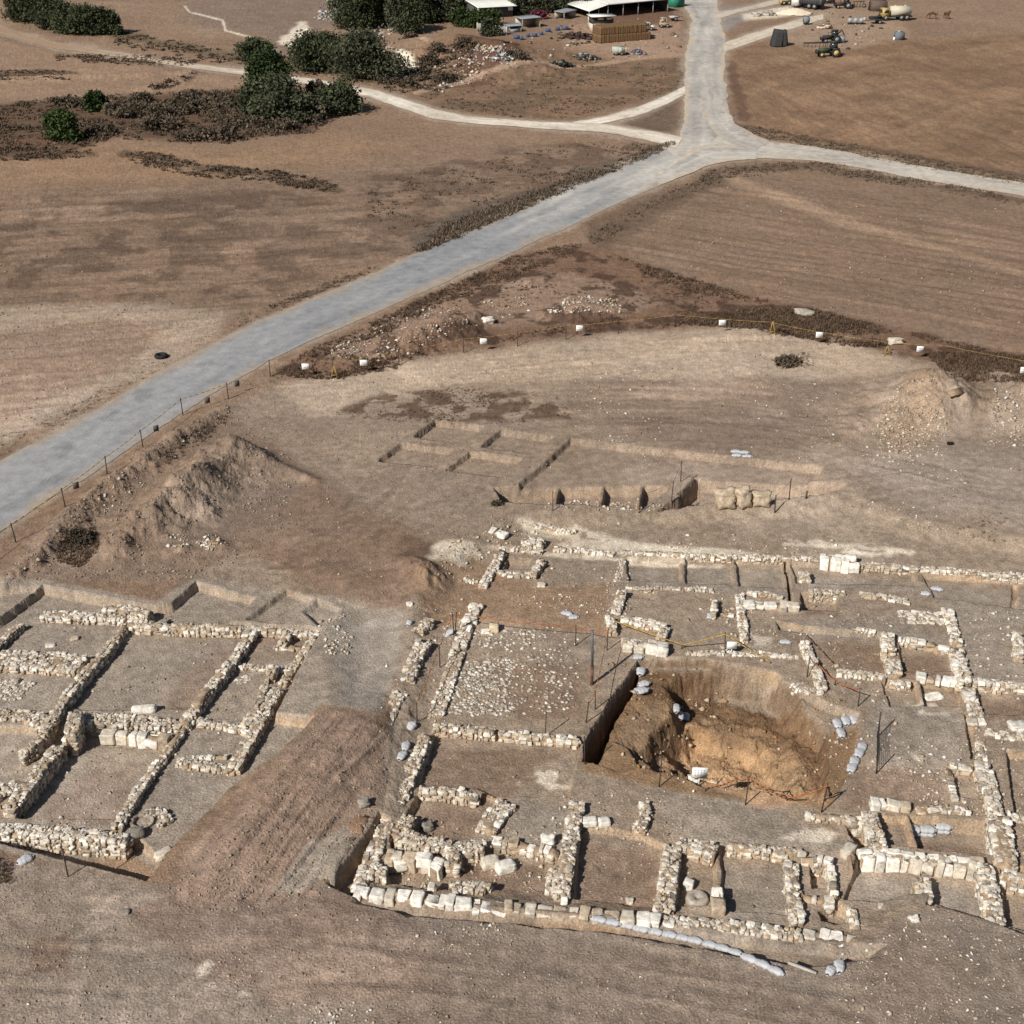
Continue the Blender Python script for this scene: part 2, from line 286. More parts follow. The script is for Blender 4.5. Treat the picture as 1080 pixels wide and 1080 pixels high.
# ------------------------------------------------------------------ meshes and objects
class MB:
    def __init__(s): s.v = []; s.f = []; s.c = []; s.n = 0
    def add(s, v, faces, col=(1, 1, 1)):
        v = np.asarray(v, float); s.v.append(v)
        for f in faces: s.f.append(np.asarray(f, np.int64) + s.n)
        c = np.asarray(col, float); s.c.append(np.repeat(c[None, :3], len(v), 0) if c.ndim == 1 else c); s.n += len(v)
    def box(s, c, d, rz=0, col=(1, 1, 1), taper=1.0, shear=0.0):
        x, y, z = d[0] / 2, d[1] / 2, d[2] / 2
        v = np.array([[-x, -y, -z], [x, -y, -z], [x, y, -z], [-x, y, -z], [-x * taper + shear, -y * taper, z], [x * taper + shear, -y * taper, z], [x * taper + shear, y * taper, z], [-x * taper + shear, y * taper, z]])
        if rz: v = v @ np.array([[math.cos(rz), math.sin(rz), 0], [-math.sin(rz), math.cos(rz), 0], [0, 0, 1]])
        s.add(v + np.array(c), [np.array([[0, 3, 2, 1], [4, 5, 6, 7], [0, 1, 5, 4], [1, 2, 6, 5], [2, 3, 7, 6], [3, 0, 4, 7]])], col)
    def tube(s, p0, p1, r0, r1=None, n=8, col=(1, 1, 1), caps=True):
        r1 = r0 if r1 is None else r1; p0 = np.array(p0, float); p1 = np.array(p1, float)
        d = p1 - p0; d = d / (np.linalg.norm(d) + 1e-9); a = np.cross(d, [0, 0, 1] if abs(d[2]) < .9 else [1, 0, 0]); a /= np.linalg.norm(a); b = np.cross(d, a)
        t = np.linspace(0, 2 * math.pi, n, endpoint=False); ring = np.cos(t)[:, None] * a + np.sin(t)[:, None] * b
        v = np.vstack([p0 + ring * r0, p1 + ring * r1]); i = np.arange(n); j = (i + 1) % n
        fs = [np.stack([i, j, j + n, i + n], 1)]
        if caps: fs += [i[::-1][None, :], (i + n)[None, :]]
        s.add(v, fs, col)
    def path(s, pts, r, n=6, col=(1, 1, 1)):
        for a, b in zip(pts[:-1], pts[1:]): s.tube(a, b, r, n=n, col=col)
    def poly(s, pts, h, col=(1, 1, 1)):
        """a flat outline with thickness: pts in 3D, extruded downwards by h"""
        p = np.array(pts, float); n = len(p); q = p.copy(); q[:, 2] -= h; i = np.arange(n); j = (i + 1) % n
        s.add(np.vstack([p, q]), [i[None, :], (i + n)[::-1][None, :], np.stack([i, i + n, j + n, j], 1)], col)
    def build(s, name, mat, parent=None, loc=None, smooth=False):
        V = np.vstack(s.v); C = np.vstack(s.c)
        if loc is not None: V = V - np.array(loc)
        me = bpy.data.meshes.new(name); me.vertices.add(len(V)); me.vertices.foreach_set('co', V.ravel())
        li = np.concatenate([f.ravel() for f in s.f]); tot = np.concatenate([np.full(len(f), f.shape[1]) for f in s.f])
        me.loops.add(len(li)); me.loops.foreach_set('vertex_index', li.astype(np.int32)); me.polygons.add(len(tot))
        st = np.concatenate([[0], np.cumsum(tot)[:-1]]); me.polygons.foreach_set('loop_start', st.astype(np.int32))
        me.update(calc_edges=True)
        at = me.attributes.new('tint', 'FLOAT_COLOR', 'POINT'); at.data.foreach_set('color', np.hstack([C, np.ones((len(C), 1))]).ravel())
        if smooth: me.polygons.foreach_set('use_smooth', np.ones(len(tot), bool))
        me.materials.append(mat); me.validate()
        o = bpy.data.objects.new(name, me); COL.objects.link(o)
        if parent: o.parent = parent
        if loc is not None: o.location = loc
        return o
def tag(o, label=None, cat=None, group=None, kind=None):
    if label: o['label'] = label
    if cat: o['category'] = cat
    if group: o['group'] = group
    if kind or label: o['kind'] = kind or 'thing'
    return o
def thing(name, label, cat, loc, rz=0.0, group=None):
    o = bpy.data.objects.new(name, None); COL.objects.link(o); o.location = loc; o.rotation_euler = (0, 0, rz); o.empty_display_size = 0.3
    return tag(o, label, cat, group)
def dup(root, loc, rz=None, label=None, group=None, scale=None):
    r = root.copy(); COL.objects.link(r); r.location = loc
    if rz is not None: r.rotation_euler = (root.rotation_euler[0], root.rotation_euler[1], rz)
    if label: r['label'] = label
    if group: r['group'] = group
    if scale: r.scale = scale
    for ch in list(root.children):
        c = ch.copy(); COL.objects.link(c); c.parent = r
        for g in ch.children:
            d = g.copy(); COL.objects.link(d); d.parent = c
    return r

# ------------------------------------------------------------------ materials
def mat(name, col=(1, 1, 1), rough=0.9, tint=False, var=0.25, scale=3.0, bump=0.0, bscale=20.0, metal=0.0, spec=0.2, fine=0.0, fscale=60.0):
    m = bpy.data.materials.new(name); m.use_nodes = True; n = m.node_tree; p = n.nodes['Principled BSDF']
    p.inputs['Roughness'].default_value = rough; p.inputs['Metallic'].default_value = metal; p.inputs['Specular IOR Level'].default_value = spec
    tc = n.nodes.new('ShaderNodeTexCoord'); nz = n.nodes.new('ShaderNodeTexNoise'); nz.inputs['Scale'].default_value = scale; nz.inputs['Detail'].default_value = 5
    n.links.new(tc.outputs['Object'], nz.inputs['Vector'])
    mr = n.nodes.new('ShaderNodeMapRange'); mr.inputs[1].default_value = 0.3; mr.inputs[2].default_value = 0.7; mr.inputs[3].default_value = 1 - var; mr.inputs[4].default_value = 1 + var
    n.links.new(nz.outputs[0], mr.inputs[0]); fac = mr.outputs[0]
    if fine:
        n2 = n.nodes.new('ShaderNodeTexNoise'); n2.inputs['Scale'].default_value = fscale; n2.inputs['Detail'].default_value = 3; n.links.new(tc.outputs['Object'], n2.inputs['Vector'])
        m2 = n.nodes.new('ShaderNodeMapRange'); m2.inputs[1].default_value = 0.3; m2.inputs[2].default_value = 0.7; m2.inputs[3].default_value = 1 - fine; m2.inputs[4].default_value = 1 + fine
        n.links.new(n2.outputs[0], m2.inputs[0]); mm = n.nodes.new('ShaderNodeMath'); mm.operation = 'MULTIPLY'; n.links.new(fac, mm.inputs[0]); n.links.new(m2.outputs[0], mm.inputs[1]); fac = mm.outputs[0]
    mx = n.nodes.new('ShaderNodeVectorMath'); mx.operation = 'MULTIPLY'
    if tint:
        a = n.nodes.new('ShaderNodeAttribute'); a.attribute_name = 'tint'; n.links.new(a.outputs['Color'], mx.inputs[0])
    else: mx.inputs[0].default_value = tuple(col[:3])
    n.links.new(fac, mx.inputs[1]); n.links.new(mx.outputs[0], p.inputs['Base Color'])
    if bump:
        bn = n.nodes.new('ShaderNodeTexNoise'); bn.inputs['Scale'].default_value = bscale; bn.inputs['Detail'].default_value = 4; n.links.new(tc.outputs['Object'], bn.inputs['Vector'])
        b = n.nodes.new('ShaderNodeBump'); b.inputs['Strength'].default_value = 0.6; b.inputs['Distance'].default_value = bump
        n.links.new(bn.outputs[0], b.inputs['Height']); n.links.new(b.outputs[0], p.inputs['Normal'])
    return m
M_GROUND = mat('soil', tint=True, var=0.20, scale=1.9, fine=0.32, fscale=13, bump=0.09, bscale=10, spec=0.05, rough=1.0)
M_STONE = mat('limestone', tint=True, var=0.3, scale=5, bump=0.04, bscale=14, spec=0.1, fine=0.12, fscale=25)
M_PEBBLE = mat('pebbles', tint=True, var=0.15, scale=3, spec=0.1)
M_ROAD = mat('worn_asphalt', tint=True, var=0.13, scale=1.3, fine=0.12, fscale=7, spec=0.15, rough=0.9)
M_BRUSH = mat('dry_brush', tint=True, var=0.3, scale=1.5, spec=0.05, rough=1.0)
M_LEAF = mat('foliage', tint=True, var=0.35, scale=0.6, spec=0.15, rough=0.7)
M_BARK = mat('bark', (0.10, 0.075, 0.055), var=0.3, scale=4, bump=0.03)
M_BAG = mat('woven_sandbag', (0.43, 0.435, 0.45), var=0.2, scale=7, bump=0.03, bscale=12, rough=0.75)
M_IRON = mat('rusty_iron', (0.055, 0.042, 0.036), var=0.4, scale=8, rough=0.8)
M_ROPE_Y = mat('yellow_tape', (0.42, 0.27, 0.07), var=0.3, scale=2)
M_ROPE_O = mat('orange_rope', (0.40, 0.13, 0.045), var=0.3, scale=2)
M_WHITE = mat('white_paint', (0.80, 0.80, 0.78), var=0.06, scale=2, rough=0.5)
M_DARKB = mat('dark_board', (0.10, 0.095, 0.09), var=0.2, scale=2)
M_INK = mat('printed_ink', (0.16, 0.17, 0.22), var=0.1)
M_NET = mat('black_net', (0.03, 0.03, 0.03), var=0.2, scale=8)
M_WOOD = mat('weathered_wood', (0.42, 0.38, 0.33), var=0.2, scale=6)

# ------------------------------------------------------------------ soil colours by place
def paint(pts, col, amt=1.0, soft=12, rag=10, rs=6.0, seed=70, thr=None, ts=2.0):
    sl = win([p[0] for p in pts], [p[1] for p in pts], 1.7 * soft + 1.4 * rag)
    k = 2.0
    d = poly_sd([(p[0], p[1] * k) for p in pts], QX[sl], QY[sl] * k)
    s = np.maximum(DIST[sl] / 60.0, 0.6)
    dm = float(np.median(DIST[sl])); rs_ = rs * max(1.0, dm / 60); soft = soft * 1.7
    d = d + rag * 1.3 * fbm(GX[sl], GY[sl], rs_, 5, seed, .6)
    m = sm(d / soft + 0.5) * amt
    if thr is not None: m = m * sm((fbm(GX[sl], GY[sl], ts, 4, seed + 7) - thr) / 0.25 + 0.5)
    CG[sl] = CG[sl] + (np.asarray(col) - CG[sl]) * m[..., None]
def stroke(pts, w, col, amt=1.0, soft=4, rag=3, seed=80, rs=3.0):
    sl = win([p[0] for p in pts], [p[1] for p in pts], w + soft + rag)
    d, _ = line_d([(p[0], p[1] * 2) for p in pts], QX[sl], QY[sl] * 2)
    d = w - d + rag * fbm(GX[sl], GY[sl], rs, 4, seed)
    CG[sl] = CG[sl] + (np.asarray(col) - CG[sl]) * (sm(d / soft + 0.5) * amt)[..., None]
K = 1.0
SOIL = lin(134, 117, 102, K); GREY = lin(146, 132, 117, K); REDD = lin(126, 99, 81, K); FIELD = lin(131, 107, 86, K); DARKF = lin(108, 86, 70, K); PALE = lin(164, 144, 124, K)
TAN = lin(172, 142, 104, K); PITC = lin(134, 106, 76, K); VEG = lin(88, 72, 58, K); CHALK = lin(205, 192, 172, K); DUST = lin(152, 140, 126, K); TRACK = lin(176, 158, 138, K); CLOD = lin(112, 95, 80, K)
CG = np.empty(GX.shape + (3,)); CG[:] = FIELD
n_a = fbm(GX, GY, 25, 4, 91)[..., None]; n_b = fbm(GX, GY, 5, 4, 92)[..., None]
CG += (DARKF - CG) * np.clip(n_a * 0.5, 0, 1) + (PALE - CG) * np.clip(-n_a * 0.3, 0, 1)
# fields
paint([(-80, 150), (120, 155), (230, 160), (330, 140), (420, 150), (330, 180), (200, 190), (-80, 200)], lin(138, 110, 84), 0.9, 20, 12)
paint([(-80, 195), (260, 195), (420, 160), (560, 150), (690, 155), (560, 205), (400, 275), (250, 345), (-80, 330)], lin(124, 102, 84), 0.9, 30, 25)
paint([(-80, 200), (300, 215), (450, 250), (240, 330), (-80, 300)], lin(96, 78, 64), 0.75, 15, 30, 4, 71, 0.08, 2.5)
paint([(120, 215), (250, 195), (420, 185), (560, 200), (430, 262), (300, 300), (180, 270)], lin(98, 80, 66), 0.7, 15, 25, 5, 72, 0.05, 3.5)
paint([(-80, 325), (120, 318), (240, 330), (235, 352), (100, 425), (-80, 500)], lin(156, 137, 119), 0.9, 14, 14)
paint([(-80, 360), (100, 340), (160, 345), (140, 385), (20, 440), (-80, 470)], lin(134, 110, 92), 0.7, 14, 14)
paint([(-80, 40), (0, 42), (140, 70), (300, 90), (300, 100), (100, 100), (-80, 110)], lin(140, 114, 92), 0.9, 12, 8)
paint([(770, 40), (860, 50), (1160, 30), (1160, 195), (960, 165), (820, 145), (775, 120)], lin(128, 101, 76), 0.9, 8, 6)
paint([(770, 40), (860, 50), (1160, 30), (1160, 195), (960, 165), (820, 145), (775, 120)], lin(112, 86, 66), 0.5, 8, 6, 6, 73, 0.1, 4)
paint([(620, 255), (700, 205), (760, 172), (880, 178), (1160, 222), (1160, 375), (1000, 360), (800, 320)], lin(122, 100, 82), 0.9, 10, 8)
paint([(760, 180), (790, 190), (900, 230), (1100, 290), (1100, 297), (880, 237), (770, 192)], lin(150, 124, 100), 0.85, 8, 6)
paint([(620, 235), (690, 205), (755, 180), (770, 190), (700, 225), (630, 262)], VEG, 0.6, 10, 10)
paint([(430, 250), (480, 222), (560, 195), (640, 165), (705, 150), (712, 154), (660, 178), (590, 206), (520, 236), (460, 264)], lin(92, 82, 72), 0.85, 8, 10)
paint([(380, 190), (500, 165), (620, 148), (690, 152), (560, 200), (450, 235), (390, 250)], lin(100, 80, 66), 0.8, 12, 20, 5, 74, 0.0, 3)
# wadi with dry scrub
paint([(-80, 118), (90, 104), (290, 94), (345, 125), (330, 138), (230, 150), (120, 145), (60, 168), (-80, 170)], lin(92, 72, 56), 0.95, 8, 6)
paint([(-80, 125), (120, 120), (120, 140), (30, 160), (-80, 165)], lin(104, 74, 54), 0.6, 8, 10, 4, 75, 0.0, 5)
stroke([(133, 162), (180, 168), (215, 178), (290, 184), (355, 199)], 6, VEG, 0.8, 8, 8)
stroke([(0, 160), (50, 163), (98, 163)], 4, VEG, 0.8, 6, 5)
stroke([(0, 79), (40, 77), (75, 80)], 7, lin(88, 76, 60), 0.8, 5, 4)
stroke([(125, 38), (180, 48), (250, 62), (270, 64)], 8, lin(98, 86, 64), 0.8, 7, 6)
stroke([(60, 60), (120, 60), (200, 66)], 2.5, lin(84, 66, 54), 0.8, 4, 3)
paint([(200, 5), (300, -10), (360, -14), (360, 20), (300, 60), (270, 40), (190, 25)], lin(122, 104, 92), 0.8, 12, 12)
stroke([(195, 8), (200, 14), (235, 22), (238, 34), (268, 42), (292, 55)], 1.2, CHALK, 0.9, 2, 1)
stroke([(320, 28), (312, 38), (300, 46)], 7, CHALK, 0.9, 6, 8); stroke([(408, 58), (425, 66), (440, 76)], 4, CHALK, 0.95, 5, 6); stroke([(450, 87), (460, 90)], 2.0, CHALK, 0.8, 3, 2)
stroke([(420, 48), (440, 52), (462, 62)], 3, lin(176, 150, 126), 0.8, 3, 3)
for q in ([(746, 8), (790, 6), (800, 14), (770, 30), (750, 30)], ): paint(q, lin(128, 124, 122), 0.8, 6, 8, seed=88)
paint([(640, 122), (712, 96), (722, 132), (690, 140)], lin(96, 82, 68), 0.8, 8, 6)
stroke([(640, 128), (680, 116), (716, 100)], 3, lin(200, 186, 166), 0.7, 6, 5)
# farm ground and bank
paint([(440, 90), (455, 40), (540, 40), (640, 50), (715, 60), (718, 95), (660, 110), (600, 125), (500, 120), (420, 96)], lin(122, 96, 74), 0.9, 10, 8)
paint([(470, 90), (490, 45), (560, 50), (545, 75), (500, 92)], lin(94, 66, 50), 0.85, 8, 6)
paint([(440, 95), (560, 75), (720, 60), (720, 92), (650, 112), (590, 125), (470, 118)], lin(100, 82, 64), 0.7, 10, 14, 6, 76, 0.0, 4)
stroke([(440, 97), (500, 84), (560, 74), (620, 69), (690, 60), (735, 56)], 3, lin(158, 132, 110), 0.9, 4, 4)
paint([(590, 30), (640, 20), (720, 15), (722, 60), (650, 60), (600, 52)], lin(150, 122, 100), 0.85, 8, 6)
paint([(630, 14), (710, 12), (716, 24), (650, 32)], lin(98, 70, 54), 0.8, 6, 4)
paint([(868, 5), (940, 15), (960, 40), (870, 60), (815, 40), (830, 28)], lin(150, 126, 104), 0.7, 8, 10)
stroke([(768, 66), (778, 95), (785, 125)], 6, lin(98, 74, 60), 0.8, 6, 6)
stroke([(770, 130), (860, 146), (960, 165), (1080, 186)], 4, lin(92, 74, 58), 0.8, 5, 5); stroke([(760, 178), (860, 174), (920, 186), (1080, 212)], 5, lin(96, 78, 62), 0.7, 5, 5)
paint([(780, 14), (830, 8), (850, 14), (820, 20), (785, 22)], CHALK, 0.8, 5, 4)
# verge and spoil beside the road
paint([(285, 395), (330, 368), (430, 322), (540, 272), (620, 255), (730, 295), (860, 325), (1000, 358), (1160, 385), (1160, 405), (1080, 398), (1000, 400), (935, 365), (850, 345), (720, 345), (600, 352), (480, 370), (400, 395)], lin(114, 88, 70), 0.95, 6, 6)
paint([(330, 372), (430, 328), (560, 280), (660, 300), (700, 320), (640, 340), (480, 350), (400, 385)], lin(136, 112, 94), 0.85, 10, 14, 4, 77)
paint([(285, 395), (330, 368), (430, 322), (540, 272), (620, 255), (730, 295), (860, 325), (1000, 358), (1160, 385), (1160, 405), (1000, 400), (850, 345), (600, 352), (400, 395)], lin(70, 52, 42), 0.8, 6, 6, 4, 78, 0.12, 1.6)
# the dig's upper field
paint([(300, 405), (420, 390), (600, 362), (800, 348), (940, 372), (1160, 420), (1160, 620), (880, 545), (560, 545), (430, 640), (380, 640), (200, 610), (0, 610), (60, 550), (240, 425)], lin(140, 122, 105), 0.95, 12, 8)
paint([(290, 405), (480, 375), (620, 355), (810, 345), (880, 362), (940, 375), (990, 392), (860, 402), (640, 395), (480, 405), (330, 440)], lin(164, 144, 123), 0.9, 10, 12)
paint([(600, 400), (900, 402), (930, 420), (900, 470), (780, 480), (600, 450)], lin(128, 109, 93), 0.85, 12, 12)
paint([(360, 432), (420, 415), (520, 408), (590, 420), (600, 440), (520, 448), (400, 440)], lin(88, 68, 54), 0.85, 8, 14, 4, 79, 0.05, 1.2)
paint([(880, 480), (1000, 470), (1160, 480), (1160, 570), (960, 545)], lin(150, 136, 122), 0.6, 25, 20)
paint([(250, 470), (330, 500), (440, 560), (440, 640), (330, 625), (250, 570)], lin(122, 98, 80), 0.8, 20, 20)
paint([(420, 565), (470, 575), (480, 615), (430, 612)], lin(104, 82, 66), 0.8, 10, 10)
paint([(0, 610), (100, 520), (240, 430), (330, 500), (300, 560), (200, 610)], lin(128, 107, 90), 0.9, 10, 10)
paint([(150, 560), (190, 520), (245, 470), (330, 505), (280, 540), (200, 590)], lin(122, 105, 90), 0.8, 10, 12)
paint([(925, 440), (970, 400), (1000, 400), (990, 470), (930, 478)], lin(138, 116, 94), 0.8, 8, 8); paint([(1000, 400), (1040, 400), (1050, 430), (1030, 470)], lin(112, 92, 72), 0.6, 8, 8)
# south ground
paint([(-80, 905), (60, 910), (160, 935), (345, 930), (430, 965), (640, 975), (850, 1015), (980, 955), (1160, 1005), (1160, 1113), (-80, 1113)], lin(133, 119, 106), 0.95, 10, 8)
paint([(130, 960), (330, 930), (440, 970), (460, 1050), (300, 1060), (180, 1010)], lin(124, 102, 87), 0.65, 20, 25)
paint([(880, 1000), (1000, 960), (1160, 1010), (1160, 1113), (900, 1100)], lin(124, 108, 95), 0.5, 20, 20); paint([(380, 980), (600, 985), (900, 1060), (900, 1100), (400, 1090)], lin(122, 104, 90), 0.5, 20, 40)
paint([(-80, 1040), (250, 1040), (300, 1113), (-80, 1113)], lin(142, 127, 114), 0.7, 15, 20); paint([(30, 990), (75, 985), (75, 1030), (35, 1025)], lin(116, 92, 76), 0.6, 10, 10)
paint([(165, 960), (200, 905), (345, 750), (420, 780), (400, 850), (320, 945)], lin(138, 115, 98), 0.9, 20, 16)
paint([(290, 940), (330, 890), (375, 870), (345, 925), (310, 945)], lin(150, 138, 124), 0.8, 6, 4)
for q in ([(206, 1022), (220, 1012), (226, 1020), (210, 1032)], [(222, 1038), (240, 1025), (248, 1032), (230, 1048)], [(238, 1055), (258, 1042), (262, 1050), (242, 1062)]): paint(q, CHALK, .5, 5, 8, 1, 98, .0, .5)
# compounds
paint([(-80, 615), (45, 612), (165, 636), (207, 610), (335, 628), (425, 640), (420, 680), (400, 760), (340, 745), (215, 850), (150, 930), (-80, 880)], lin(143, 130, 116), 0.95, 5, 4)
for q in ([(195, 690), (260, 668), (265, 690), (190, 750), (165, 740)], [(50, 830), (90, 790), (150, 790), (120, 860), (50, 860)], [(270, 665), (330, 665), (320, 690), (280, 688)]):
    paint(q, lin(130, 107, 90), 0.6, 16, 16, 4, seed=83)
paint([(0, 890), (140, 886), (172, 906), (153, 926)], lin(150, 118, 88), 0.7, 6, 5)
paint([(430, 640), (490, 566), (560, 540), (900, 520), (1160, 580), (1160, 1005), (980, 952), (850, 1010), (640, 970), (430, 962), (345, 932), (400, 850)], lin(142, 125, 107), 0.95, 6, 5)
paint([(440, 612), (480, 570), (560, 610), (640, 610), (640, 660), (520, 650), (450, 650)], lin(140, 112, 86), 0.8, 12, 10)
paint([(350, 660), (430, 640), (420, 700), (400, 750), (360, 740)], lin(147, 136, 124), 0.8, 8, 8)
for q in ([(722, 586), (828, 590), (832, 620), (722, 616)], [(660, 588), (718, 590), (716, 613), (662, 611)], [(972, 606), (1160, 615), (1160, 710), (1020, 712), (1005, 640)], [(845, 594), (970, 605), (968, 616), (845, 612)],
          [(930, 725), (1012, 745), (1025, 800), (980, 805), (920, 790), (915, 750)], [(845, 646), (935, 640), (1000, 662), (1000, 676), (860, 662)], [(535, 590), (558, 590), (556, 601), (530, 600)], [(770, 828), (850, 860), (900, 885), (760, 885), (700, 860), (690, 825)],
          [(905, 908), (1035, 918), (1045, 965), (980, 945), (900, 945)], [(759, 894), (836, 900), (836, 962), (762, 956)], [(540, 830), (605, 845), (595, 892), (530, 872)], [(945, 988), (925, 1004), (640, 970), (640, 962), (930, 995)]):
    paint(q, lin(138, 126, 113), 0.8, 8, 7, 3, seed=84)
for q in ([(457, 775), (600, 780), (560, 800), (530, 838), (500, 838), (440, 826)], [(440, 838), (520, 838), (500, 872), (450, 880)], [(610, 872), (690, 885), (690, 955), (606, 945)], [(485, 890), (590, 898), (580, 940), (490, 935)], [(843, 624), (884, 630), (884, 644), (846, 643)],
          [(818, 658), (935, 668), (935, 700), (880, 700)], [(950, 678), (1000, 683), (1005, 706), (950, 706)], [(1028, 722), (1160, 728), (1160, 755), (1034, 752)], [(960, 868), (1040, 870), (1050, 902), (968, 895)], [(905, 800), (990, 805), (1000, 840), (890, 845), (900, 815)], [(505, 690), (620, 690), (620, 750), (550, 750)]):
    paint(q, lin(126, 103, 85), 0.75, 10, 9, 3, seed=85)
for q in ([(458, 588), (468, 573), (500, 572), (488, 590)], [(545, 545), (605, 550), (660, 565), (720, 568), (760, 575), (720, 582), (585, 578), (600, 565), (560, 555)], [(540, 800), (575, 790), (605, 800), (600, 815), (545, 815)], [(820, 875), (855, 858), (885, 870), (880, 882)],
          [(830, 560), (960, 570), (940, 580), (900, 578)], [(960, 728), (1000, 725), (1000, 743), (970, 742)], [(790, 655), (820, 660), (815, 672), (790, 672)], [(950, 785), (975, 790), (972, 797), (955, 792)]):
    paint(q, CHALK, 0.75, 6, 10, 2, 86, 0.0, 0.8)
paint([(700, 690), (840, 720), (872, 760), (908, 752), (905, 792), (876, 842), (740, 830), (614, 803), (614, 788), (676, 694)], PITC, 0.95, 6, 3)
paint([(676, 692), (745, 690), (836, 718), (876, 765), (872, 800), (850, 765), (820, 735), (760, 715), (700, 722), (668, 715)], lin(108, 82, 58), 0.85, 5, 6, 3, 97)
paint([(664, 735), (700, 722), (708, 770), (690, 790), (650, 770)], lin(136, 112, 88), 0.8, 6, 5)
paint([(700, 728), (735, 722), (760, 732), (740, 740), (712, 738)], lin(176, 138, 96), 0.8, 6, 6)
paint([(735, 800), (800, 812), (800, 834), (735, 825)], lin(128, 108, 86), 0.8, 6, 6)
paint([(730, 765), (770, 760), (815, 790), (828, 830), (800, 835), (720, 800)], lin(178, 142, 104), 0.9, 10, 12, 3, 87)
paint([(700, 735), (760, 728), (830, 750), (860, 790), (870, 838), (835, 838), (822, 795), (770, 762), (715, 770)], lin(164, 132, 96), 0.8, 10, 10, 3, 89); paint([(752, 762), (775, 765), (770, 778), (758, 775)], CHALK, 0.9, 4, 3)
paint([(790, 800), (830, 790), (835, 840), (790, 838)], lin(190, 150, 112), 0.6, 8, 12, 2, 88)
# dusty shoulders along every road
for l_, r_ in ROADS:
    for e_ in (l_, r_): stroke(e_, 3.5, lin(152, 137, 121), .75, 8, 5, 181, 4)
# tillage: soil turned in rows shows in slightly different tones
def rows(pts, dirpts, amp, sc, st, seed, rag=14):
    sl = win([q[0] for q in pts], [q[1] for q in pts], 2); X, Y = GX[sl], GY[sl]; a_, b_ = np.array(P(*dirpts[0])), np.array(P(*dirpts[1])); u = (b_ - a_) / np.linalg.norm(b_ - a_); v = np.array([-u[1], u[0]])
    s, t = X * u[0] + Y * u[1], X * v[0] + Y * v[1]; t = t + fbm(X, Y, 22, 3, seed + 9) * 2.5
    m = sm((poly_sd([(q[0], q[1] * 2) for q in pts], QX[sl], QY[sl] * 2) + rag * fbm(X, Y, 12, 3, seed + 3)) / 25); n_ = fbm(s / st, t, sc, 4, seed, .65); n2_ = fbm(X, Y, 9, 4, seed + 4)
    CG[sl] *= (1 + m * amp * (n_ * (0.6 + 0.6 * n2_) + 0.35 * n2_))[..., None]
rows([(-80, 195), (300, 190), (420, 165), (690, 155), (560, 205), (400, 275), (240, 345), (-80, 335)], [(0, 290), (250, 275)], .55, 1.6, 14, 151)
rows([(-80, 325), (130, 318), (240, 345), (100, 425), (-80, 500)], [(0, 440), (180, 360)], .35, 1.2, 10, 152)
rows([(-80, 168), (120, 155), (330, 145), (420, 165), (300, 190), (-80, 200)], [(0, 180), (300, 170)], .22, 1.8, 14, 153)
rows([(-80, 42), (130, 70), (300, 92), (280, 100), (-80, 112)], [(0, 60), (200, 88)], .35, 2.2, 16, 154)
rows([(775, 45), (860, 52), (1150, 25), (1150, 200), (960, 165), (820, 145), (778, 125)], [(820, 140), (1080, 60)], .40, 2.0, 8, 155)
rows([(775, 45), (860, 52), (1150, 25), (1150, 200), (960, 165), (820, 145), (778, 125)], [(800, 60), (1080, 150)], .25, 2.2, 8, 159)
rows([(620, 258), (700, 208), (760, 175), (880, 180), (1150, 225), (1150, 372), (1000, 360), (800, 320)], [(680, 240), (1080, 320)], .30, 1.4, 14, 156)
rows([(380, 400), (640, 395), (940, 400), (960, 450), (880, 480), (600, 460)], [(500, 425), (800, 430)], .35, 0.8, 10, 157)
rows([(290, 405), (480, 375), (620, 355), (810, 345), (940, 375), (860, 402), (480, 405)], [(300, 405), (620, 365)], .22, 1.0, 10, 158)
for sl, ln, sh in TRK: CG[sl] *= (1 - .10 * ln + .08 * sh)[..., None]
# dusty bloom: paler where dust has settled
du = fbm(GX, GY, 6, 5, 171, .6); CG += (CG * 1.35 + .02 - CG) * (sm((du - .12) / .35) * (QY > 380) * .65 * (1 - ((QX > 600) & (QX < 915) & (QY > 685) & (QY < 850))))[..., None]
# layers in the pit's sides
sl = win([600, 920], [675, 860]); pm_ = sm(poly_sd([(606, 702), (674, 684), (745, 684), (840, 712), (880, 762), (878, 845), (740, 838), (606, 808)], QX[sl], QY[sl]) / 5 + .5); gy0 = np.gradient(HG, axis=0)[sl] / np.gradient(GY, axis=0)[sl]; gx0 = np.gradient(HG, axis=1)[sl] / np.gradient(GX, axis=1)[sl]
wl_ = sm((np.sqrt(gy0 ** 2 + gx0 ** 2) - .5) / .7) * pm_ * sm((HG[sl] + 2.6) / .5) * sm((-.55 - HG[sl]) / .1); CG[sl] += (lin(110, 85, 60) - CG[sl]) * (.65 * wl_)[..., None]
ly = vnoise(HG[sl] * 5 + .3 * fbm(GX[sl], GY[sl], 2, 2, 191), GX[sl] * .15, 192); CG[sl] *= (1 + .34 * (ly - .5) * sm((-.7 - HG[sl]) / .2))[..., None]
for q in ([(456, 590), (466, 572), (500, 570), (490, 592)], [(545, 546), (606, 551), (610, 560), (560, 557)], [(590, 566), (660, 560), (665, 572), (600, 574)], [(665, 562), (760, 572), (740, 580), (670, 578)]): paint(q, lin(196, 182, 160), .75, 6, 12, 2, 99)
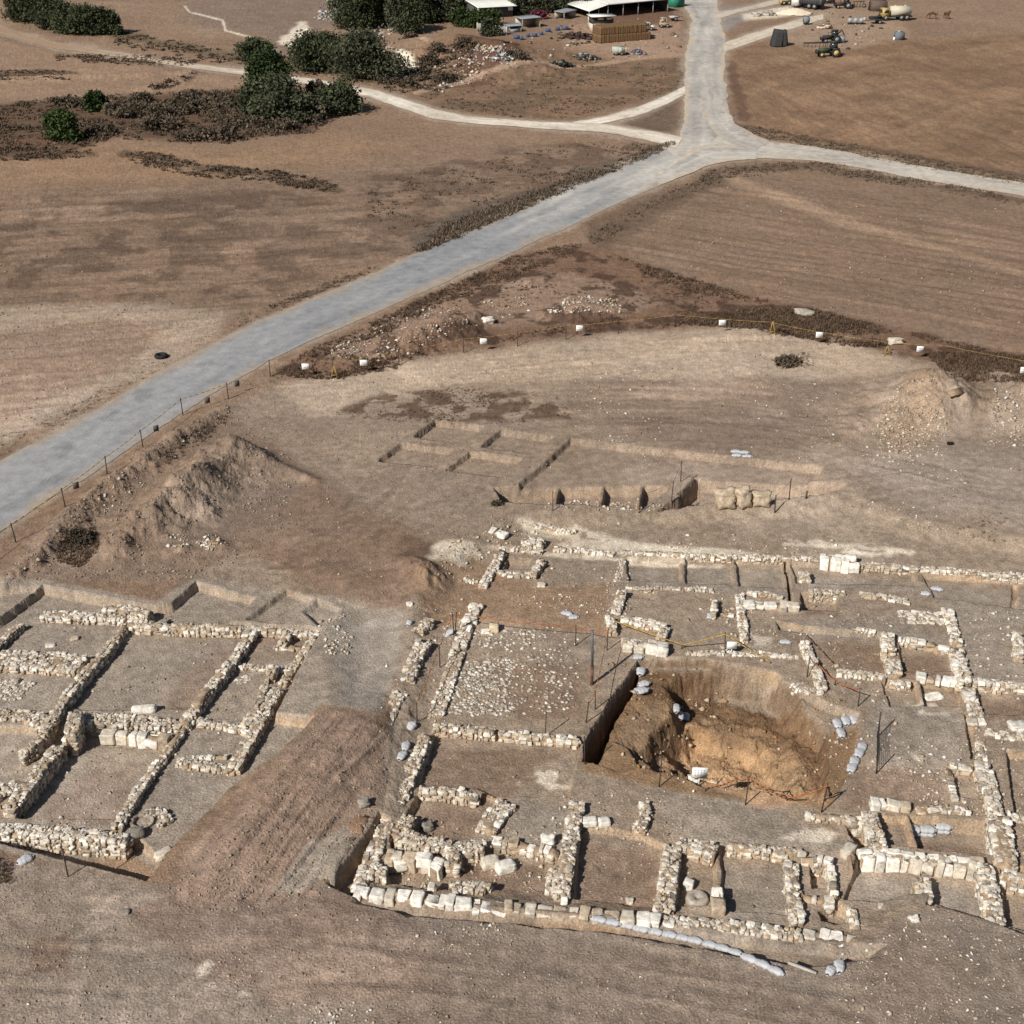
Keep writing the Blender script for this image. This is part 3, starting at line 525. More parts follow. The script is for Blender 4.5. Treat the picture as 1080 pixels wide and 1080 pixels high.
for q, w_ in (([(545, 547), (580, 551), (607, 557), (612, 563), (604, 572)], 3), ([(606, 560), (640, 564), (662, 568), (658, 578)], 3), ([(662, 566), (700, 570), (760, 574), (800, 580)], 5), ([(462, 578), (478, 574), (500, 578)], 7), ([(520, 570), (580, 577), (650, 582), (760, 586)], 3), ([(830, 566), (900, 568), (960, 574)], 4)): stroke(q, w_, lin(204, 190, 168), .8, 7, 7, 185, 1.5)
# cut faces: fresh, paler soil shows wherever the ground was cut steeply inside the digs
gy_, gx_ = np.gradient(HG, axis=0), np.gradient(HG, axis=1)
ddy = np.gradient(GY, axis=0); ddx = np.gradient(GX, axis=1)
steep = np.sqrt((gy_ / ddy) ** 2 + (gx_ / ddx) ** 2)
reg = np.zeros(GX.shape); sl = win([-80, 1160], [440, 1010]); reg[sl] = 1.0
cut = sm((steep - 0.8) / 0.8) * reg * sm((-0.05 - HG) / 0.1) * sm((HG + 1.6) / 0.4)
sl = win([600, 920], [680, 850]); pm = poly_sd([(610, 700), (676, 688), (745, 688), (836, 716), (910, 750), (905, 800), (876, 845), (740, 835), (610, 806)], QX[sl], QY[sl]); cut[sl] *= 1 - sm(pm / 4 + 2)
cut *= 1 - .65 * (QY < 520)
CG += (TAN * (1 + 0.25 * n_b) - CG) * (cut * np.clip(0.36 + 0.5 * n_b[..., 0], 0.05, 0.7))[..., None]
# fine colour unevenness of the soil itself
n_c = fbm(GX, GY, 1.3, 4, 93); n_d = fbm(GX, GY, 0.35, 2, 94)
CG *= (1 + 0.16 * n_c + 0.14 * n_d * (DIST < 90) + 0.10 * n_b[..., 0])[..., None]
n_e = fbm(GX, GY, 3.5, 3, 95)[..., None]; CG *= 1 + np.array([0.03, 0, -0.05]) * n_e
lum = CG.mean(2, keepdims=True); CG = (CG + (lum - CG) * 0.17) * np.array([1.09, 1.075, 1.055]) * (1 + .07 * (QY < 440))[..., None]
CG *= (1 + RMK * np.random.default_rng(12).normal(0, .055, GX.shape) * (1 - .35 * sm((DIST - 70) / 60)))[..., None]
CG = np.clip(CG, 0.01, 0.9)

idx = np.arange(NX * NY).reshape(NY, NX)
quads = np.stack([idx[1:-2 + 0, :-1].ravel() if False else idx[1:, :-1].ravel(), idx[1:, 1:].ravel(), idx[:-1, 1:].ravel(), idx[:-1, :-1].ravel()], 1)
g = MB(); g.add(np.stack([GX.ravel(), GY.ravel(), HG.ravel()], 1), [quads], CG.reshape(-1, 3))
tag(g.build('ground', M_GROUND, smooth=True), kind='structure')

# ------------------------------------------------------------------ roads and tracks
def ribbon(name, lft, rgt, lift, cols, edge, nw=26, step=3.0, seed=1, jag=0.55, far=None, t0=.62):
    def dense(pts):
        p = PP(pts); out = []
        seg = np.linalg.norm(np.diff(p, axis=0), axis=1); cum = np.concatenate([[0], np.cumsum(seg)]); return p, cum
    pl, cl = dense(lft); pr, cr = dense(rgt); n = int(max(cl[-1], cr[-1]) / 0.35)
    t = np.linspace(0, 1, n)
    f = lambda p, c: np.stack([np.interp(t * c[-1], c, p[:, 0]), np.interp(t * c[-1], c, p[:, 1])], 1)
    sm5 = lambda a: np.stack([np.convolve(np.pad(a[:, k], 6, mode='edge'), np.ones(13) / 13, 'valid') for k in (0, 1)], 1)
    a, b = sm5(f(pl, cl)), sm5(f(pr, cr))
    d = b - a; w = np.linalg.norm(d, axis=1, keepdims=True); u = d / w
    a = a + u * (jag * fbm(a[:, 0], a[:, 1], 3.5, 5, seed, .65))[:, None]; b = b + u * (jag * fbm(b[:, 0], b[:, 1], 3.5, 5, seed + 3, .65))[:, None]
    s = np.linspace(0, 1, nw)
    X = a[:, None, 0] + (b - a)[:, None, 0] * s; Y = a[:, None, 1] + (b - a)[:, None, 1] * s
    Z = lift + 0.02 * np.sin(s * math.pi)[None, :] + np.zeros_like(X)
    tt = np.repeat((t * cl[-1])[:, None], nw, 1); ss = np.repeat(s[None, :], n, 0)
    lane = fbm(ss * 8 + 30, tt / 9, 1.0, 3, seed + 5); blot = fbm(X, Y, 5, 4, seed + 6)
    m = np.clip(0.5 + 0.42 * lane + 0.38 * blot, 0, 1)[..., None]
    c = cols[0] + (cols[1] - cols[0]) * m
    wt = np.exp(-((np.abs(ss - .5) - .22) / .07) ** 2) * sm(.5 + fbm(X, Y, 12, 3, seed + 11)); c = c * (1 - .10 * wt + .07 * np.exp(-((ss - .5) / .06) ** 2))[..., None]
    pa = fbm(X, Y, 1.6, 4, seed + 12); c = c * (1 + .10 * fbm(X, Y, .7, 3, seed + 13) - .22 * sm((pa - .32) / .15))[..., None]
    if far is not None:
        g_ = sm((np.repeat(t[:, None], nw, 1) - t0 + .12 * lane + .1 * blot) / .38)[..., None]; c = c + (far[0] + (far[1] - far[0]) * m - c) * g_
    e = sm((0.17 - np.minimum(ss, 1 - ss) + 0.16 * fbm(X, Y, 3.0, 4, seed + 8)) / 0.2)[..., None]
    c = c + (edge - c) * e
    i = np.arange(n * nw).reshape(n, nw); q = np.stack([i[:-1, :-1].ravel(), i[:-1, 1:].ravel(), i[1:, 1:].ravel(), i[1:, :-1].ravel()], 1)
    # skirts down to the ground
    m_ = MB(); V = np.stack([X, Y, Z], 2)
    m_.add(V.reshape(-1, 3), [q[:, ::-1]], c.reshape(-1, 3))
    o = m_.build(name, M_ROAD); tag(o, kind='structure'); return o
AS0, AS1 = lin(128, 129, 133), lin(158, 157, 156); PAL0, PAL1 = lin(160, 156, 150), lin(190, 184, 174); EDG = lin(158, 145, 130)
WH0, WH1 = lin(190, 176, 158), lin(232, 224, 210)
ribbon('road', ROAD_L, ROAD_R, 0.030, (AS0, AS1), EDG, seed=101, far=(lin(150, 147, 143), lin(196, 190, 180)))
ribbon('road', NORTH_L, NORTH_R, 0.040, (lin(146, 142, 138), lin(196, 189, 178)), lin(186, 170, 150), seed=102)
ribbon('road', EAST_L, EAST_R, 0.050, (lin(168, 160, 150), lin(196, 188, 176)), lin(186, 170, 150), seed=103)
ribbon('dirt_track', WEST_L, WEST_R, 0.060, (WH0, WH1), lin(170, 150, 130), nw=10, seed=104, jag=0.6, far=(lin(146, 121, 98), lin(164, 140, 116)), t0=.34)
ribbon('road', [(690, 186), (716, 165), (745, 152), (775, 152), (802, 157)], [(692, 197), (716, 188), (745, 176), (775, 169), (802, 169)], 0.070, (lin(160, 155, 149), lin(204, 197, 185)), lin(186, 170, 150), seed=111)
ribbon('road', [(738, 95), (741, 120), (752, 140), (775, 155), (800, 160)], [(766, 92), (768, 115), (775, 130), (795, 142), (815, 151)], 0.080, (lin(150, 145, 140), lin(198, 190, 178)), lin(178, 164, 148), seed=112)
ribbon('dirt_track', SPUR_L, SPUR_R, 0.035, (WH0, WH1), lin(170, 150, 130), nw=10, seed=105, jag=0.6)
ribbon('dirt_track', YARD_L, YARD_R, 0.035, (lin(186, 172, 154), lin(214, 202, 184)), lin(174, 154, 134), nw=10, seed=106, jag=0.5)
ribbon('dirt_track', TOP_L, TOP_R, 0.045, (lin(176, 162, 146), lin(200, 190, 174)), lin(170, 150, 130), nw=10, seed=107, jag=0.5)
# ------------------------------------------------------------------ stones
def cube_grid(n, edge=None):
    t = np.linspace(-1, 1, n + 1)
    if n == 3: t = np.array([-1, -0.72, 0.72, 1.0])
    key = {}; V = []; Fc = []
    def vid(p):
        k = tuple(np.round(p, 4))
        if k not in key: key[k] = len(V); V.append(p)
        return key[k]
    for ax in range(3):
        for sg in (-1, 1):
            for i in range(n):
                for j in range(n):
                    q = []
                    for (a, b) in ((i, j), (i + 1, j), (i + 1, j + 1), (i, j + 1)):
                        p = [0, 0, 0]; p[ax] = sg; p[(ax + 1) % 3] = t[a]; p[(ax + 2) % 3] = t[b]; q.append(vid(p))
                    Fc.append(q if sg > 0 else q[::-1])
    return np.array(V, float), np.array(Fc)
CG3, CF3 = cube_grid(3); CG2, CF2 = cube_grid(2)
def templates(V, k, num, jit, seed):
    out = []; r = np.random.default_rng(seed)
    for i in range(num):
        kk = k + r.uniform(-0.12, 0.12)
        sph = V / np.linalg.norm(V, axis=1, keepdims=True) * 1.12
        v = V * kk + sph * (1 - kk)
        v = v + r.normal(0, jit, v.shape)
        for ax in range(3): v[:, ax] *= 1 + r.uniform(-0.16, 0.16) * v[:, (ax + 1) % 3] * 0.8
        v += 0.12 * r.normal(size=3) * np.sign(v) * (np.abs(v) > 0.8)
        out.append(v)
    return out
T_BLOCK = templates(CG3, 0.72, 24, 0.045, 1); T_RUB = templates(CG3, 0.42, 24, 0.085, 2); T_PEB = templates(CG2, 0.35, 16, 0.12, 3)
OCT = np.array([[1, 0, 0], [-1, 0, 0], [0, 1, 0], [0, -1, 0], [0, 0, 1], [0, 0, -1.0]])
OCF = np.array([[0, 2, 4], [2, 1, 4], [1, 3, 4], [3, 0, 4], [2, 0, 5], [1, 2, 5], [3, 1, 5], [0, 3, 5]])
ST_TAN = np.array([0.46, 0.37, 0.27]); ST_MID = np.array([0.58, 0.515, 0.42]); ST_WHITE = np.array([0.74, 0.69, 0.61]); ST_GREY = np.array([0.27, 0.24, 0.205]); ST_OR = np.array([0.42, 0.29, 0.18])
def stone_col(white):
    u = R.random()
    if u < white: c = ST_WHITE * R.uniform(.85, 1.05)
    elif u < white + (1 - white) * 0.55: c = ST_MID * R.uniform(.8, 1.1)
    elif u < white + (1 - white) * 0.85: c = ST_TAN * R.uniform(.75, 1.05)
    else: c = ST_GREY * R.uniform(.8, 1.2)
    return c
def put_stone(mb, c, dims, rz, T, faces, col, tilt=0.08):
    v = T[R.randrange(len(T))] * (np.array(dims) / 2)
    a, b = R.gauss(0, tilt), R.gauss(0, tilt)
    ca, sa, cb, sb, cz, sz = math.cos(a), math.sin(a), math.cos(b), math.sin(b), math.cos(rz), math.sin(rz)
    x, y, z = v[:, 0], v[:, 1], v[:, 2]
    y, z = y * ca - z * sa, y * sa + z * ca; x, z = x * cb + z * sb, -x * sb + z * cb
    x, y = x * cz - y * sz, x * sz + y * cz
    mb.add(np.stack([x + c[0], y + c[1], z + c[2]], 1), [faces], col)

def wall(label, pts, w, top, s=0.30, white=0.25, block=False, name='stone_wall', cat='wall', group=None, ragged=0.07, minh=0.12, base=None, fill=True):
    tops = top if isinstance(top, (list, tuple)) else [top] * len(pts)
    p = np.array([P(q[0], q[1], tops[i]) for i, q in enumerate(pts)])
    seg = np.linalg.norm(np.diff(p, axis=0), axis=1); cum = np.concatenate([[0], np.cumsum(seg)]); Ln = cum[-1]
    def at(t):
        x = np.interp(t, cum, p[:, 0]); y = np.interp(t, cum, p[:, 1]); z = np.interp(t, cum, tops)
        i = min(np.searchsorted(cum, t, side='right') - 1, len(seg) - 1); i = max(i, 0); d = (p[i + 1] - p[i]) / max(seg[i], 1e-6)
        return x, y, z, d
    s = s * (0.92 if block else 0.74); white *= 0.95; w = w * (0.9 if block else 0.8); tops = [z - (0.06 if block else 0.12) for z in tops]; white = min(.9, white * 1.25); ragged = ragged * 1.25
    mb = MB(); T = T_BLOCK if block else T_RUB; seed = R.randrange(9999)
    zmin = 9
    d = min(w * 0.48, s * 1.1) if not block else min(w * 0.5, s * 0.9)
    single = w < s * 1.5
    for side in ((0,) if single else (-1, 1)):
        t = R.uniform(-0.1, 0.05) * s
        cols_ = []
        while t < Ln - s * 0.3:
            ln = s * (R.uniform(0.65, 1.5) if block else R.uniform(0.4, 1.1) * R.choice((1, 1, 1.7))); tc = min(max(t + ln / 2, 0), Ln); x, y, zt, dr = at(tc); n = np.array([-dr[1], dr[0]]); ang = math.atan2(dr[1], dr[0])
            ztop = zt + ragged * (vnoise(np.array(tc / 0.8), np.array(seed + side * 3.3), 7) - 0.5) * 2
            o = (w / 2 + 0.12)
            zf = min(hz(*(np.array([x, y]) + n * (side or 1) * o)), hz(*(np.array([x, y]) - n * o)) if side == 0 else 9) if base is None else base
            zmin = min(zmin, zf)
            hh = max(ztop - zf, minh); ch = s * (0.62 if not block else 1.05); nc = max(1, int(round(hh / ch)) if not block else int(round(hh / ch - .2))); ch = hh / nc
            for c in range(nc):
                if c == 0 and not block and R.random() < 0.26: continue
                sl_ = ln * R.uniform(0.85, 1.05) if c == 0 else ln * R.uniform(0.7, 1.0)
                dd = (w if single else d) * R.uniform(0.85, 1.12)
                off = 0 if single else side * (w / 2 - dd / 2 + R.gauss(0, 0.025))
                cx = x + n[0] * off + dr[0] * R.gauss(0, 0.03 + (c > 0) * 0.08 * s); cy = y + n[1] * off + dr[1] * R.gauss(0, 0.03)
                cz = ztop - (c + 0.5) * ch
                col = stone_col(white if c == 0 else white * 0.5)
                if not block and R.random() < .25: col = col * .6 + lin(150, 130, 108) * .4
                if block and col[0] < .38: col = ST_MID * R.uniform(.8, 1.0)
                if c == nc - 1 and nc > 1: col = col * 0.6 + ST_OR * 0.4
                put_stone(mb, (cx, cy, cz), (sl_ * 1.02, dd, ch * R.uniform(1.0, 1.25)), ang + R.gauss(0, 0.07), T, CF3, col, 0.06)
            t += ln
    if not single and w > 2 * d * 0.9 and fill:
        num = int(Ln * w / (s * 0.55) ** 2 * (1.0 if not block else .4))
        for k in range(num):
            x, y, zt, dr = at(R.uniform(0.05, max(0.06, Ln - 0.05))); n = np.array([-dr[1], dr[0]]); off = R.uniform(-1, 1) * max(w / 2 - s * 0.4, 0.05); ss = s * R.uniform(0.3, 0.9)
            put_stone(mb, (x + n[0] * off, y + n[1] * off, zt - ss * 0.26 + R.gauss(0, 0.02)), (ss * R.uniform(.9, 1.3), ss * R.uniform(.7, 1), ss * 0.7), R.uniform(0, 3.1), T_RUB, CF3, stone_col(white * 0.9) * .7 + lin(150, 130, 108) * .3 * R.uniform(.8, 1.1), 0.12)
    zb = (zmin if zmin < 9 else tops[0] - 0.4) - 0.35
    nl = max(3, int(Ln / 0.22)); hw = w / 2 - min(0.09, w * .18); nwid = 5; tt = np.linspace(0.03, Ln - 0.03, nl); core = []
    for t_ in tt:
        x, y, zt, dr = at(t_); n = np.array([-dr[1], dr[0]]); row = []
        zt = zt + ragged * (vnoise(np.array(t_ / 0.8), np.array(seed + 0.0), 7) - 0.5) * 2
        for k in range(nwid):
            o_ = (k / (nwid - 1) * 2 - 1) * hw * (1 + R.gauss(0, .05)); row.append((x + n[0] * o_, y + n[1] * o_, zt - (.06 if block else .05) + R.gauss(0, .028) - (0.05 if k in (0, nwid - 1) else 0)))
        core.append(row)
    A = np.array(core); Bt = A[:, [0, -1]].copy(); Bt[:, :, 2] = zb
    I = np.arange(nl * nwid).reshape(nl, nwid); J = nl * nwid + np.arange(nl * 2).reshape(nl, 2)
    fq = [np.stack([I[:-1, :-1].ravel(), I[1:, :-1].ravel(), I[1:, 1:].ravel(), I[:-1, 1:].ravel()], 1)[:, ::-1], np.stack([J[:-1, 0], J[1:, 0], I[1:, 0], I[:-1, 0]], 1)[:, ::-1], np.stack([J[:-1, 1], J[1:, 1], I[1:, -1], I[:-1, -1]], 1),
          np.array([list(I[0, ::-1]) + [J[0, 0], J[0, 1]], list(I[-1]) + [J[-1, 1], J[-1, 0]]])]
    cc = lin(152, 132, 110) * (1 + .12 * np.random.default_rng(int(seed)).normal(size=(nl * nwid + nl * 2, 1))); mb.add(np.vstack([A.reshape(-1, 3), Bt.reshape(-1, 3)]), fq, cc)
    mid = at(Ln / 2); loc = (float(mid[0]), float(mid[1]), zb + 0.35)
    return tag(mb.build(name, M_STONE, loc=loc), label, cat, group)

ZL, ZR = -0.02, -0.08
# --- compound on the left
wall('broad wall with white cap stones at the north edge of the left compound', [(44, 645), (100, 647), (158, 651)], 1.0, ZL, .34, .65)
wall('heap of white rubble lying on the north wall of the left compound', [(108, 639), (132, 638), (157, 645)], 0.8, ZL + .3, .34, .5, name='stone_heap', cat='rubble')
wall('rubble wall running east along the top of the left compound to its corner', [(135, 655), (200, 659), (262, 660), (332, 665)], 0.75, ZL, .36, .35, ragged=.12)
wall('long straight wall slanting down from the white capped wall past the bare floor', [(132, 657), (112, 683), (85, 712), (62, 743), (42, 775), (22, 792)], 0.65, [ZL - .1, ZL, ZL + .05, ZL + .1, ZL + .1, ZL - .1], .30, .12, ragged=.1)
wall('short wall stub touching the left edge of the photo', [(-8, 681), (20, 656)], 0.6, ZL, .3, .3)
wall('very thick wall topped with flat white slabs at the left edge', [(-20, 692), (40, 693), (88, 697)], 2.1, ZL - .02, .42, .6)
wall('patch of pale collapsed stones below the slab topped wall', [(-20, 722), (28, 728)], 2.2, ZL - .34, .34, .5, name='stone_heap', cat='rubble', ragged=.12)
wall('low rubble wall left of the tall upright pier', [(-10, 749), (25, 751), (50, 758)], 1.1, ZL - .15, .32, .25)
wall('thick rubble wall along the lower side of the largest bare floor', [(82, 753), (130, 757), (197, 762)], 1.2, ZL - .05, .32, .35, ragged=.1)
wall('row of upright column-like pale blocks below the thick rubble wall', [(108, 771), (140, 774), (176, 779)], 0.55, ZL - .12, .5, .6, block=True, base=-0.75, fill=False)
wall('tall craggy wall stub standing alone with a deep shadow beside it', [(79, 748), (76, 762), (72, 776)], 0.9, [ZL + .35, ZL + .55, ZL + .25], .36, .15, name='wall_pier', cat='wall stub', ragged=.1)
wall('thick wall running from the craggy stub down to the front wall', [(62, 783), (45, 803), (28, 826), (8, 850)], 0.85, [ZL + .05, ZL + .1, ZL + .1, ZL + .05], .33, .2, ragged=.1)
wall('rough rubble wall at the far left bottom of the left compound', [(-20, 826), (8, 835), (22, 822)], 1.3, ZL + .05, .32, .35, ragged=.12)
wall('high front wall of cream stones above the orange trench', [(-20, 869), (50, 873), (134, 882)], 0.85, ZL + .05, .34, .6, ragged=.06)
wall('long wall with a wavy top dividing the bare floor from the narrow rooms', [(266, 664), (242, 697), (214, 730), (203, 748), (193, 764)], 0.7, [ZL, ZL + .1, ZL + .15, ZL + .1, ZL - .05], .36, .3, ragged=.14)
wall('thin wall dropping from the wavy wall towards the round basin', [(190, 770), (163, 807), (140, 838), (123, 868)], 0.6, [ZL - .1, ZL - .1, ZL, ZL], .32, .2, ragged=.1)
wall('east wall of the left compound leaning towards its north corner', [(334, 663), (318, 688), (298, 717)], 0.6, ZL - .05, .3, .25)
wall('straight high wall with a deep shadow on the east side of the left compound', [(292, 722), (270, 764), (246, 806)], 0.75, [ZL + .1, ZL + .1, ZL + .05], .3, .25)
wall('cross wall between the wavy wall and the east wall', [(243, 698), (272, 701), (300, 702)], 0.55, ZL - .2, .3, .3)
wall('cross wall with white stones in the middle of the narrow rooms', [(208, 757), (232, 761), (259, 766)], 0.65, ZL - .12, .32, .45)
wall('bottom cross wall joining the corner of the high east wall', [(186, 800), (215, 803), (245, 808)], 0.65, ZL - .1, .3, .4)
wall('row of loose footing stones just above the bottom cross wall', [(203, 795), (222, 796), (240, 796)], 0.4, ZL - .25, .3, .3)
for a, b, l in (((289, 700), (284, 711), 'upper one of three dark stubs in line between the narrow rooms'), ((279, 719), (274, 738), 'middle one of three dark stubs in line between the narrow rooms'), ((267, 748), (259, 760), 'lowest of three dark stubs in line between the narrow rooms')):
    wall(l, [a, b], 0.55, ZL + .1, .34, .1, name='wall_pier', cat='wall stub', group='stubs between the narrow rooms')
wall('short row of orange footing stones in the north-east room of the left compound', [(288, 679), (318, 681)], 0.5, ZL - .2, .4, .3)
wall('dark stub of wall near the north-east corner of the left compound', [(303, 666), (297, 674)], 0.55, ZL + .15, .38, .1, name='wall_pier', cat='wall stub')
wall('pale fan of stone paving in the room right of the wavy wall', [(250, 718), (264, 712)], 0.9, ZL - .36, .34, .5, name='paving_patch', cat='paving', ragged=.03)
wall('ring corner of rubble beside the small round basin', [(152, 853), (170, 852), (176, 861), (166, 868)], 0.5, ZL - .15, .34, .4)
wall('low rubble scatter wall right of the east corner of the left compound', [(345, 664), (352, 678)], 1.1, ZL - .2, .28, .3, name='stone_heap', cat='rubble')
wall('thin line of stones on the earth edge right of the narrow rooms', [(332, 770), (318, 782), (300, 792)], 0.5, ZL - .2, .28, .25)

# --- great compound: north part
wall('line of pale stones at the northern rim of the large compound', [(545, 549), (575, 554), (606, 559)], 0.5, ZR - .15, .32, .55)
wall('row of white blocks forming the long northern wall beside the chalky patch', [(584, 576), (615, 578), (648, 581)], 0.55, ZR - .12, .36, .6)
wall('northern wall of small stones running above the grey square floors', [(655, 579), (700, 581), (760, 584), (830, 585)], 0.55, ZR - .15, .3, .45)
wall('northern wall from the white stone box to the right edge of the photo', [(906, 592), (960, 596), (1020, 600), (1090, 606)], 0.65, ZR - .12, .3, .5)
wall('raised box of big white stones set in the northern wall', [(866, 586), (885, 588), (902, 590)], 0.9, ZR + .08, .5, .65, block=True)
wall('rubble wall continuing the northern wall left of the white stone box', [(832, 586), (862, 587)], 0.55, ZR - .15, .3, .45)
wall('row of large pale blocks behind the small box room', [(505, 558), (520, 559), (533, 562)], 0.7, ZR + .05, .5, .6, block=True)
wall('square pier of stones with a dark shadow behind the small box room', [(551, 567), (574, 569)], 0.9, ZR + .15, .38, .4, name='wall_pier', cat='wall stub')
wall('top wall of the small box room at the northern end', [(524, 574), (550, 576), (572, 579)], 0.6, ZR - .1, .34, .5)
wall('bottom wall of the small box room at the northern end', [(519, 600), (540, 603), (560, 604)], 0.5, ZR - .12, .34, .5)
wall('left wall of the small box room ending in white stones', [(530, 578), (522, 592), (515, 604), (508, 616)], 0.65, [ZR + .05, ZR, ZR - .05, ZR - .1], .36, .45)
wall('right wall of the small box room with white end stone', [(572, 587), (562, 602)], 0.6, ZR + .05, .38, .5)
wall('short row of stones left of the small box room', [(488, 609), (505, 611)], 0.5, ZR - .2, .32, .5)
wall('bed of tiny stones in the line of the wall between the northern rooms', [(656, 588), (652, 612)], 0.6, ZR - .3, .22, .45)
wall('white block wall piece above the corner of the great pit', [(656, 620), (650, 641)], 0.75, ZR - .05, .42, .65)
wall('wall piece with an end block where the orange ropes meet', [(643, 648), (646, 662)], 0.6, ZR + .05, .36, .4)
wall('long leg of the angled wall above the great pit', [(655, 650), (680, 654), (700, 658)], 0.8, ZR + .02, .38, .5)
wall('short leg of the angled wall above the great pit', [(702, 657), (697, 670)], 0.65, ZR + .02, .36, .4)
wall('thick block wall just above the rim of the great pit', [(656, 676), (682, 678), (706, 681)], 0.85, ZR + .02, .48, .6, block=True)
wall('line of small stones below the grey square floor', [(660, 617), (690, 618), (720, 618)], 0.45, ZR - .25, .26, .35)
wall('line of orange stones below the middle grey square floor', [(722, 618), (752, 620)], 0.6, ZR - .2, .28, .2)
wall('cream row of stones above the five round white blocks', [(788, 622), (822, 625)], 0.5, ZR - .1, .36, .45)
wall('row of five rounded white blocks in the northern rooms', [(786, 634), (810, 635), (836, 637)], 0.6, ZR - .05, .62, .7, block=True)
wall('narrow wall with white stones at its foot above the pit fence', [(780, 624), (782, 645), (786, 672)], [0.6, 0.6][0], ZR - .08, .32, .5)
wall('small stub with a long shadow beside the narrow white footed wall', [(755, 629), (753, 643)], 0.4, ZR + .1, .32, .4, name='wall_pier', cat='wall stub')
wall('pair of low stones right of the shadow casting stub', [(762, 645), (775, 647)], 0.4, ZR - .2, .34, .4)
wall('rounded earth and stone stub on the northern grey floor', [(848, 599), (851, 606)], 0.7, ZR + .05, .3, .2, name='wall_pier', cat='wall stub')
wall('orange bed of small stones below the rounded stub', [(854, 621), (875, 622), (892, 624)], 0.7, ZR - .2, .26, .2)
wall('orange rubble wall right of the bed of small stones', [(908, 624), (935, 627), (957, 631)], 0.75, ZR - .15, .32, .3)
wall('lone pale pair of stones right of the northern grey floor', [(969, 609), (976, 611)], 0.4, ZR - .15, .3, .4)
wall('flat patch of white paving slabs near the right side', [(948, 648), (972, 649), (996, 650)], 1.7, ZR - .28, .42, .75, name='paving_patch', cat='paving', ragged=.03)
wall('upper part of the long white wall on the right side', [(999, 639), (1006, 660), (1010, 676)], 0.75, ZR - .05, .38, .65)
wall('middle part of the long white wall on the right, heavy with white blocks', [(1010, 682), (1013, 696), (1018, 716)], 1.0, ZR + .02, .42, .7)
wall('faint line of pebbles running to the right edge from the white wall', [(1014, 641), (1050, 643), (1090, 646)], 0.3, ZR - .4, .2, .6)
wall('thin line of pale stones on the grey dust floor', [(858, 655), (890, 658), (922, 664)], 0.35, ZR - .25, .26, .5)
wall('row of white stones between the rough pier and the long white wall', [(948, 670), (975, 674), (1002, 680)], 0.5, ZR - .05, .42, .6)
wall('rough upright pier right of the brown room', [(937, 664), (938, 683)], 0.85, ZR + .08, .36, .35, name='wall_pier', cat='wall stub')
wall('ragged pier below the rough upright pier', [(941, 692), (944, 708)], 1.0, ZR + .05, .34, .4, name='wall_pier', cat='wall stub')
wall('line of white boulders along the foot of the brown room', [(884, 706), (910, 708), (935, 711)], 0.75, ZR - .1, .42, .55)
wall('small rubble line continuing right below the ragged pier', [(938, 716), (962, 719)], 0.5, ZR - .2, .28, .4)
wall('white block row ending at the long white wall', [(967, 711), (985, 713), (1008, 716)], 0.6, ZR - .2, .42, .7, block=True, base=-.62)
wall('row of stones running from the long white wall to the right edge', [(1026, 715), (1050, 717), (1092, 721)], 0.6, ZR - .08, .38, .5)
wall('slanting white wall at the corner of the pit fence', [(848, 673), (856, 692), (864, 711), (869, 728)], 0.7, [ZR, ZR + .05, ZR, ZR - .1], .36, .6)
wall('scatter of white stones left of the slanting white wall', [(838, 717), (858, 728)], 0.9, ZR - .3, .3, .6, name='stone_heap', cat='rubble')
wall('straight row of pale stones along the north rim of the great pit', [(722, 686), (760, 686), (800, 687), (846, 690)], 0.5, ZR - .2, .36, .55)
wall('pale wall stump at the right edge of the photo', [(1074, 664), (1075, 690)], 0.7, ZR + .08, .4, .6, name='wall_pier', cat='wall stub')
wall('bed of small stones below the long white wall', [(1021, 722), (1026, 738), (1030, 752)], 0.9, ZR - .22, .26, .3)
wall('white block crossing the line of the long wall', [(1021, 757), (1036, 758)], 0.6, ZR - .2, .4, .8, block=True, base=-.6)
wall('low pale ledge with a rounded stone near the right edge', [(1040, 769), (1060, 773), (1085, 776)], 0.7, ZR - .2, .4, .4)
wall('pale stones beside the shadow slot on the right', [(1034, 777), (1037, 797)], 0.55, ZR - .2, .32, .5)
wall('upper half of the lower long wall on the right side', [(1037, 801), (1045, 828), (1052, 856)], 0.95, ZR + .05, .4, .45)
wall('lower half of the lower long wall ending at the big block row', [(1053, 858), (1058, 880), (1063, 906)], 1.15, ZR + .1, .4, .4)
wall('low cross wall from the lower long wall to the right edge', [(1064, 858), (1092, 862)], 0.6, ZR - .1, .34, .4)
wall('short upright wall left of the lower long wall', [(1001, 806), (1004, 822), (1008, 838)], 0.4, ZR - .12, .34, .5)
wall('curved cream wall head at the top of the short upright wall', [(1000, 803), (1014, 804), (1028, 806)], 0.5, ZR - .1, .38, .4)
# --- cobbled room and the pit's west side
wall('upper end of the long wall beside the cobbled room, of large white stones', [(503, 634), (497, 648), (490, 664), (485, 680)], 0.95, ZR - .1, .5, .65)
wall('lower length of the long wall beside the cobbled room, of small stones', [(483, 684), (476, 705), (468, 728), (459, 752)], 0.95, ZR - .15, .26, .3)
wall('northern piece of the broken wall left of the cobbled room', [(454, 650), (447, 656), (440, 664)], 0.85, ZR + .16, .32, .25)
wall('middle piece of the broken wall left of the cobbled room', [(447, 673), (438, 690), (430, 714)], 0.95, ZR + .16, .34, .4)
wall('southern piece of the broken wall left of the cobbled room', [(421, 727), (412, 746), (405, 768)], 0.9, ZR + .16, .34, .35)
wall('rubble wall along the south side of the cobbled room', [(457, 763), (490, 765), (522, 769)], 0.7, ZR - .08, .32, .3)
wall('white block end of the wall south of the cobbled room', [(526, 770), (560, 773), (598, 776), (612, 778)], 0.6, ZR - .12, .42, .65)
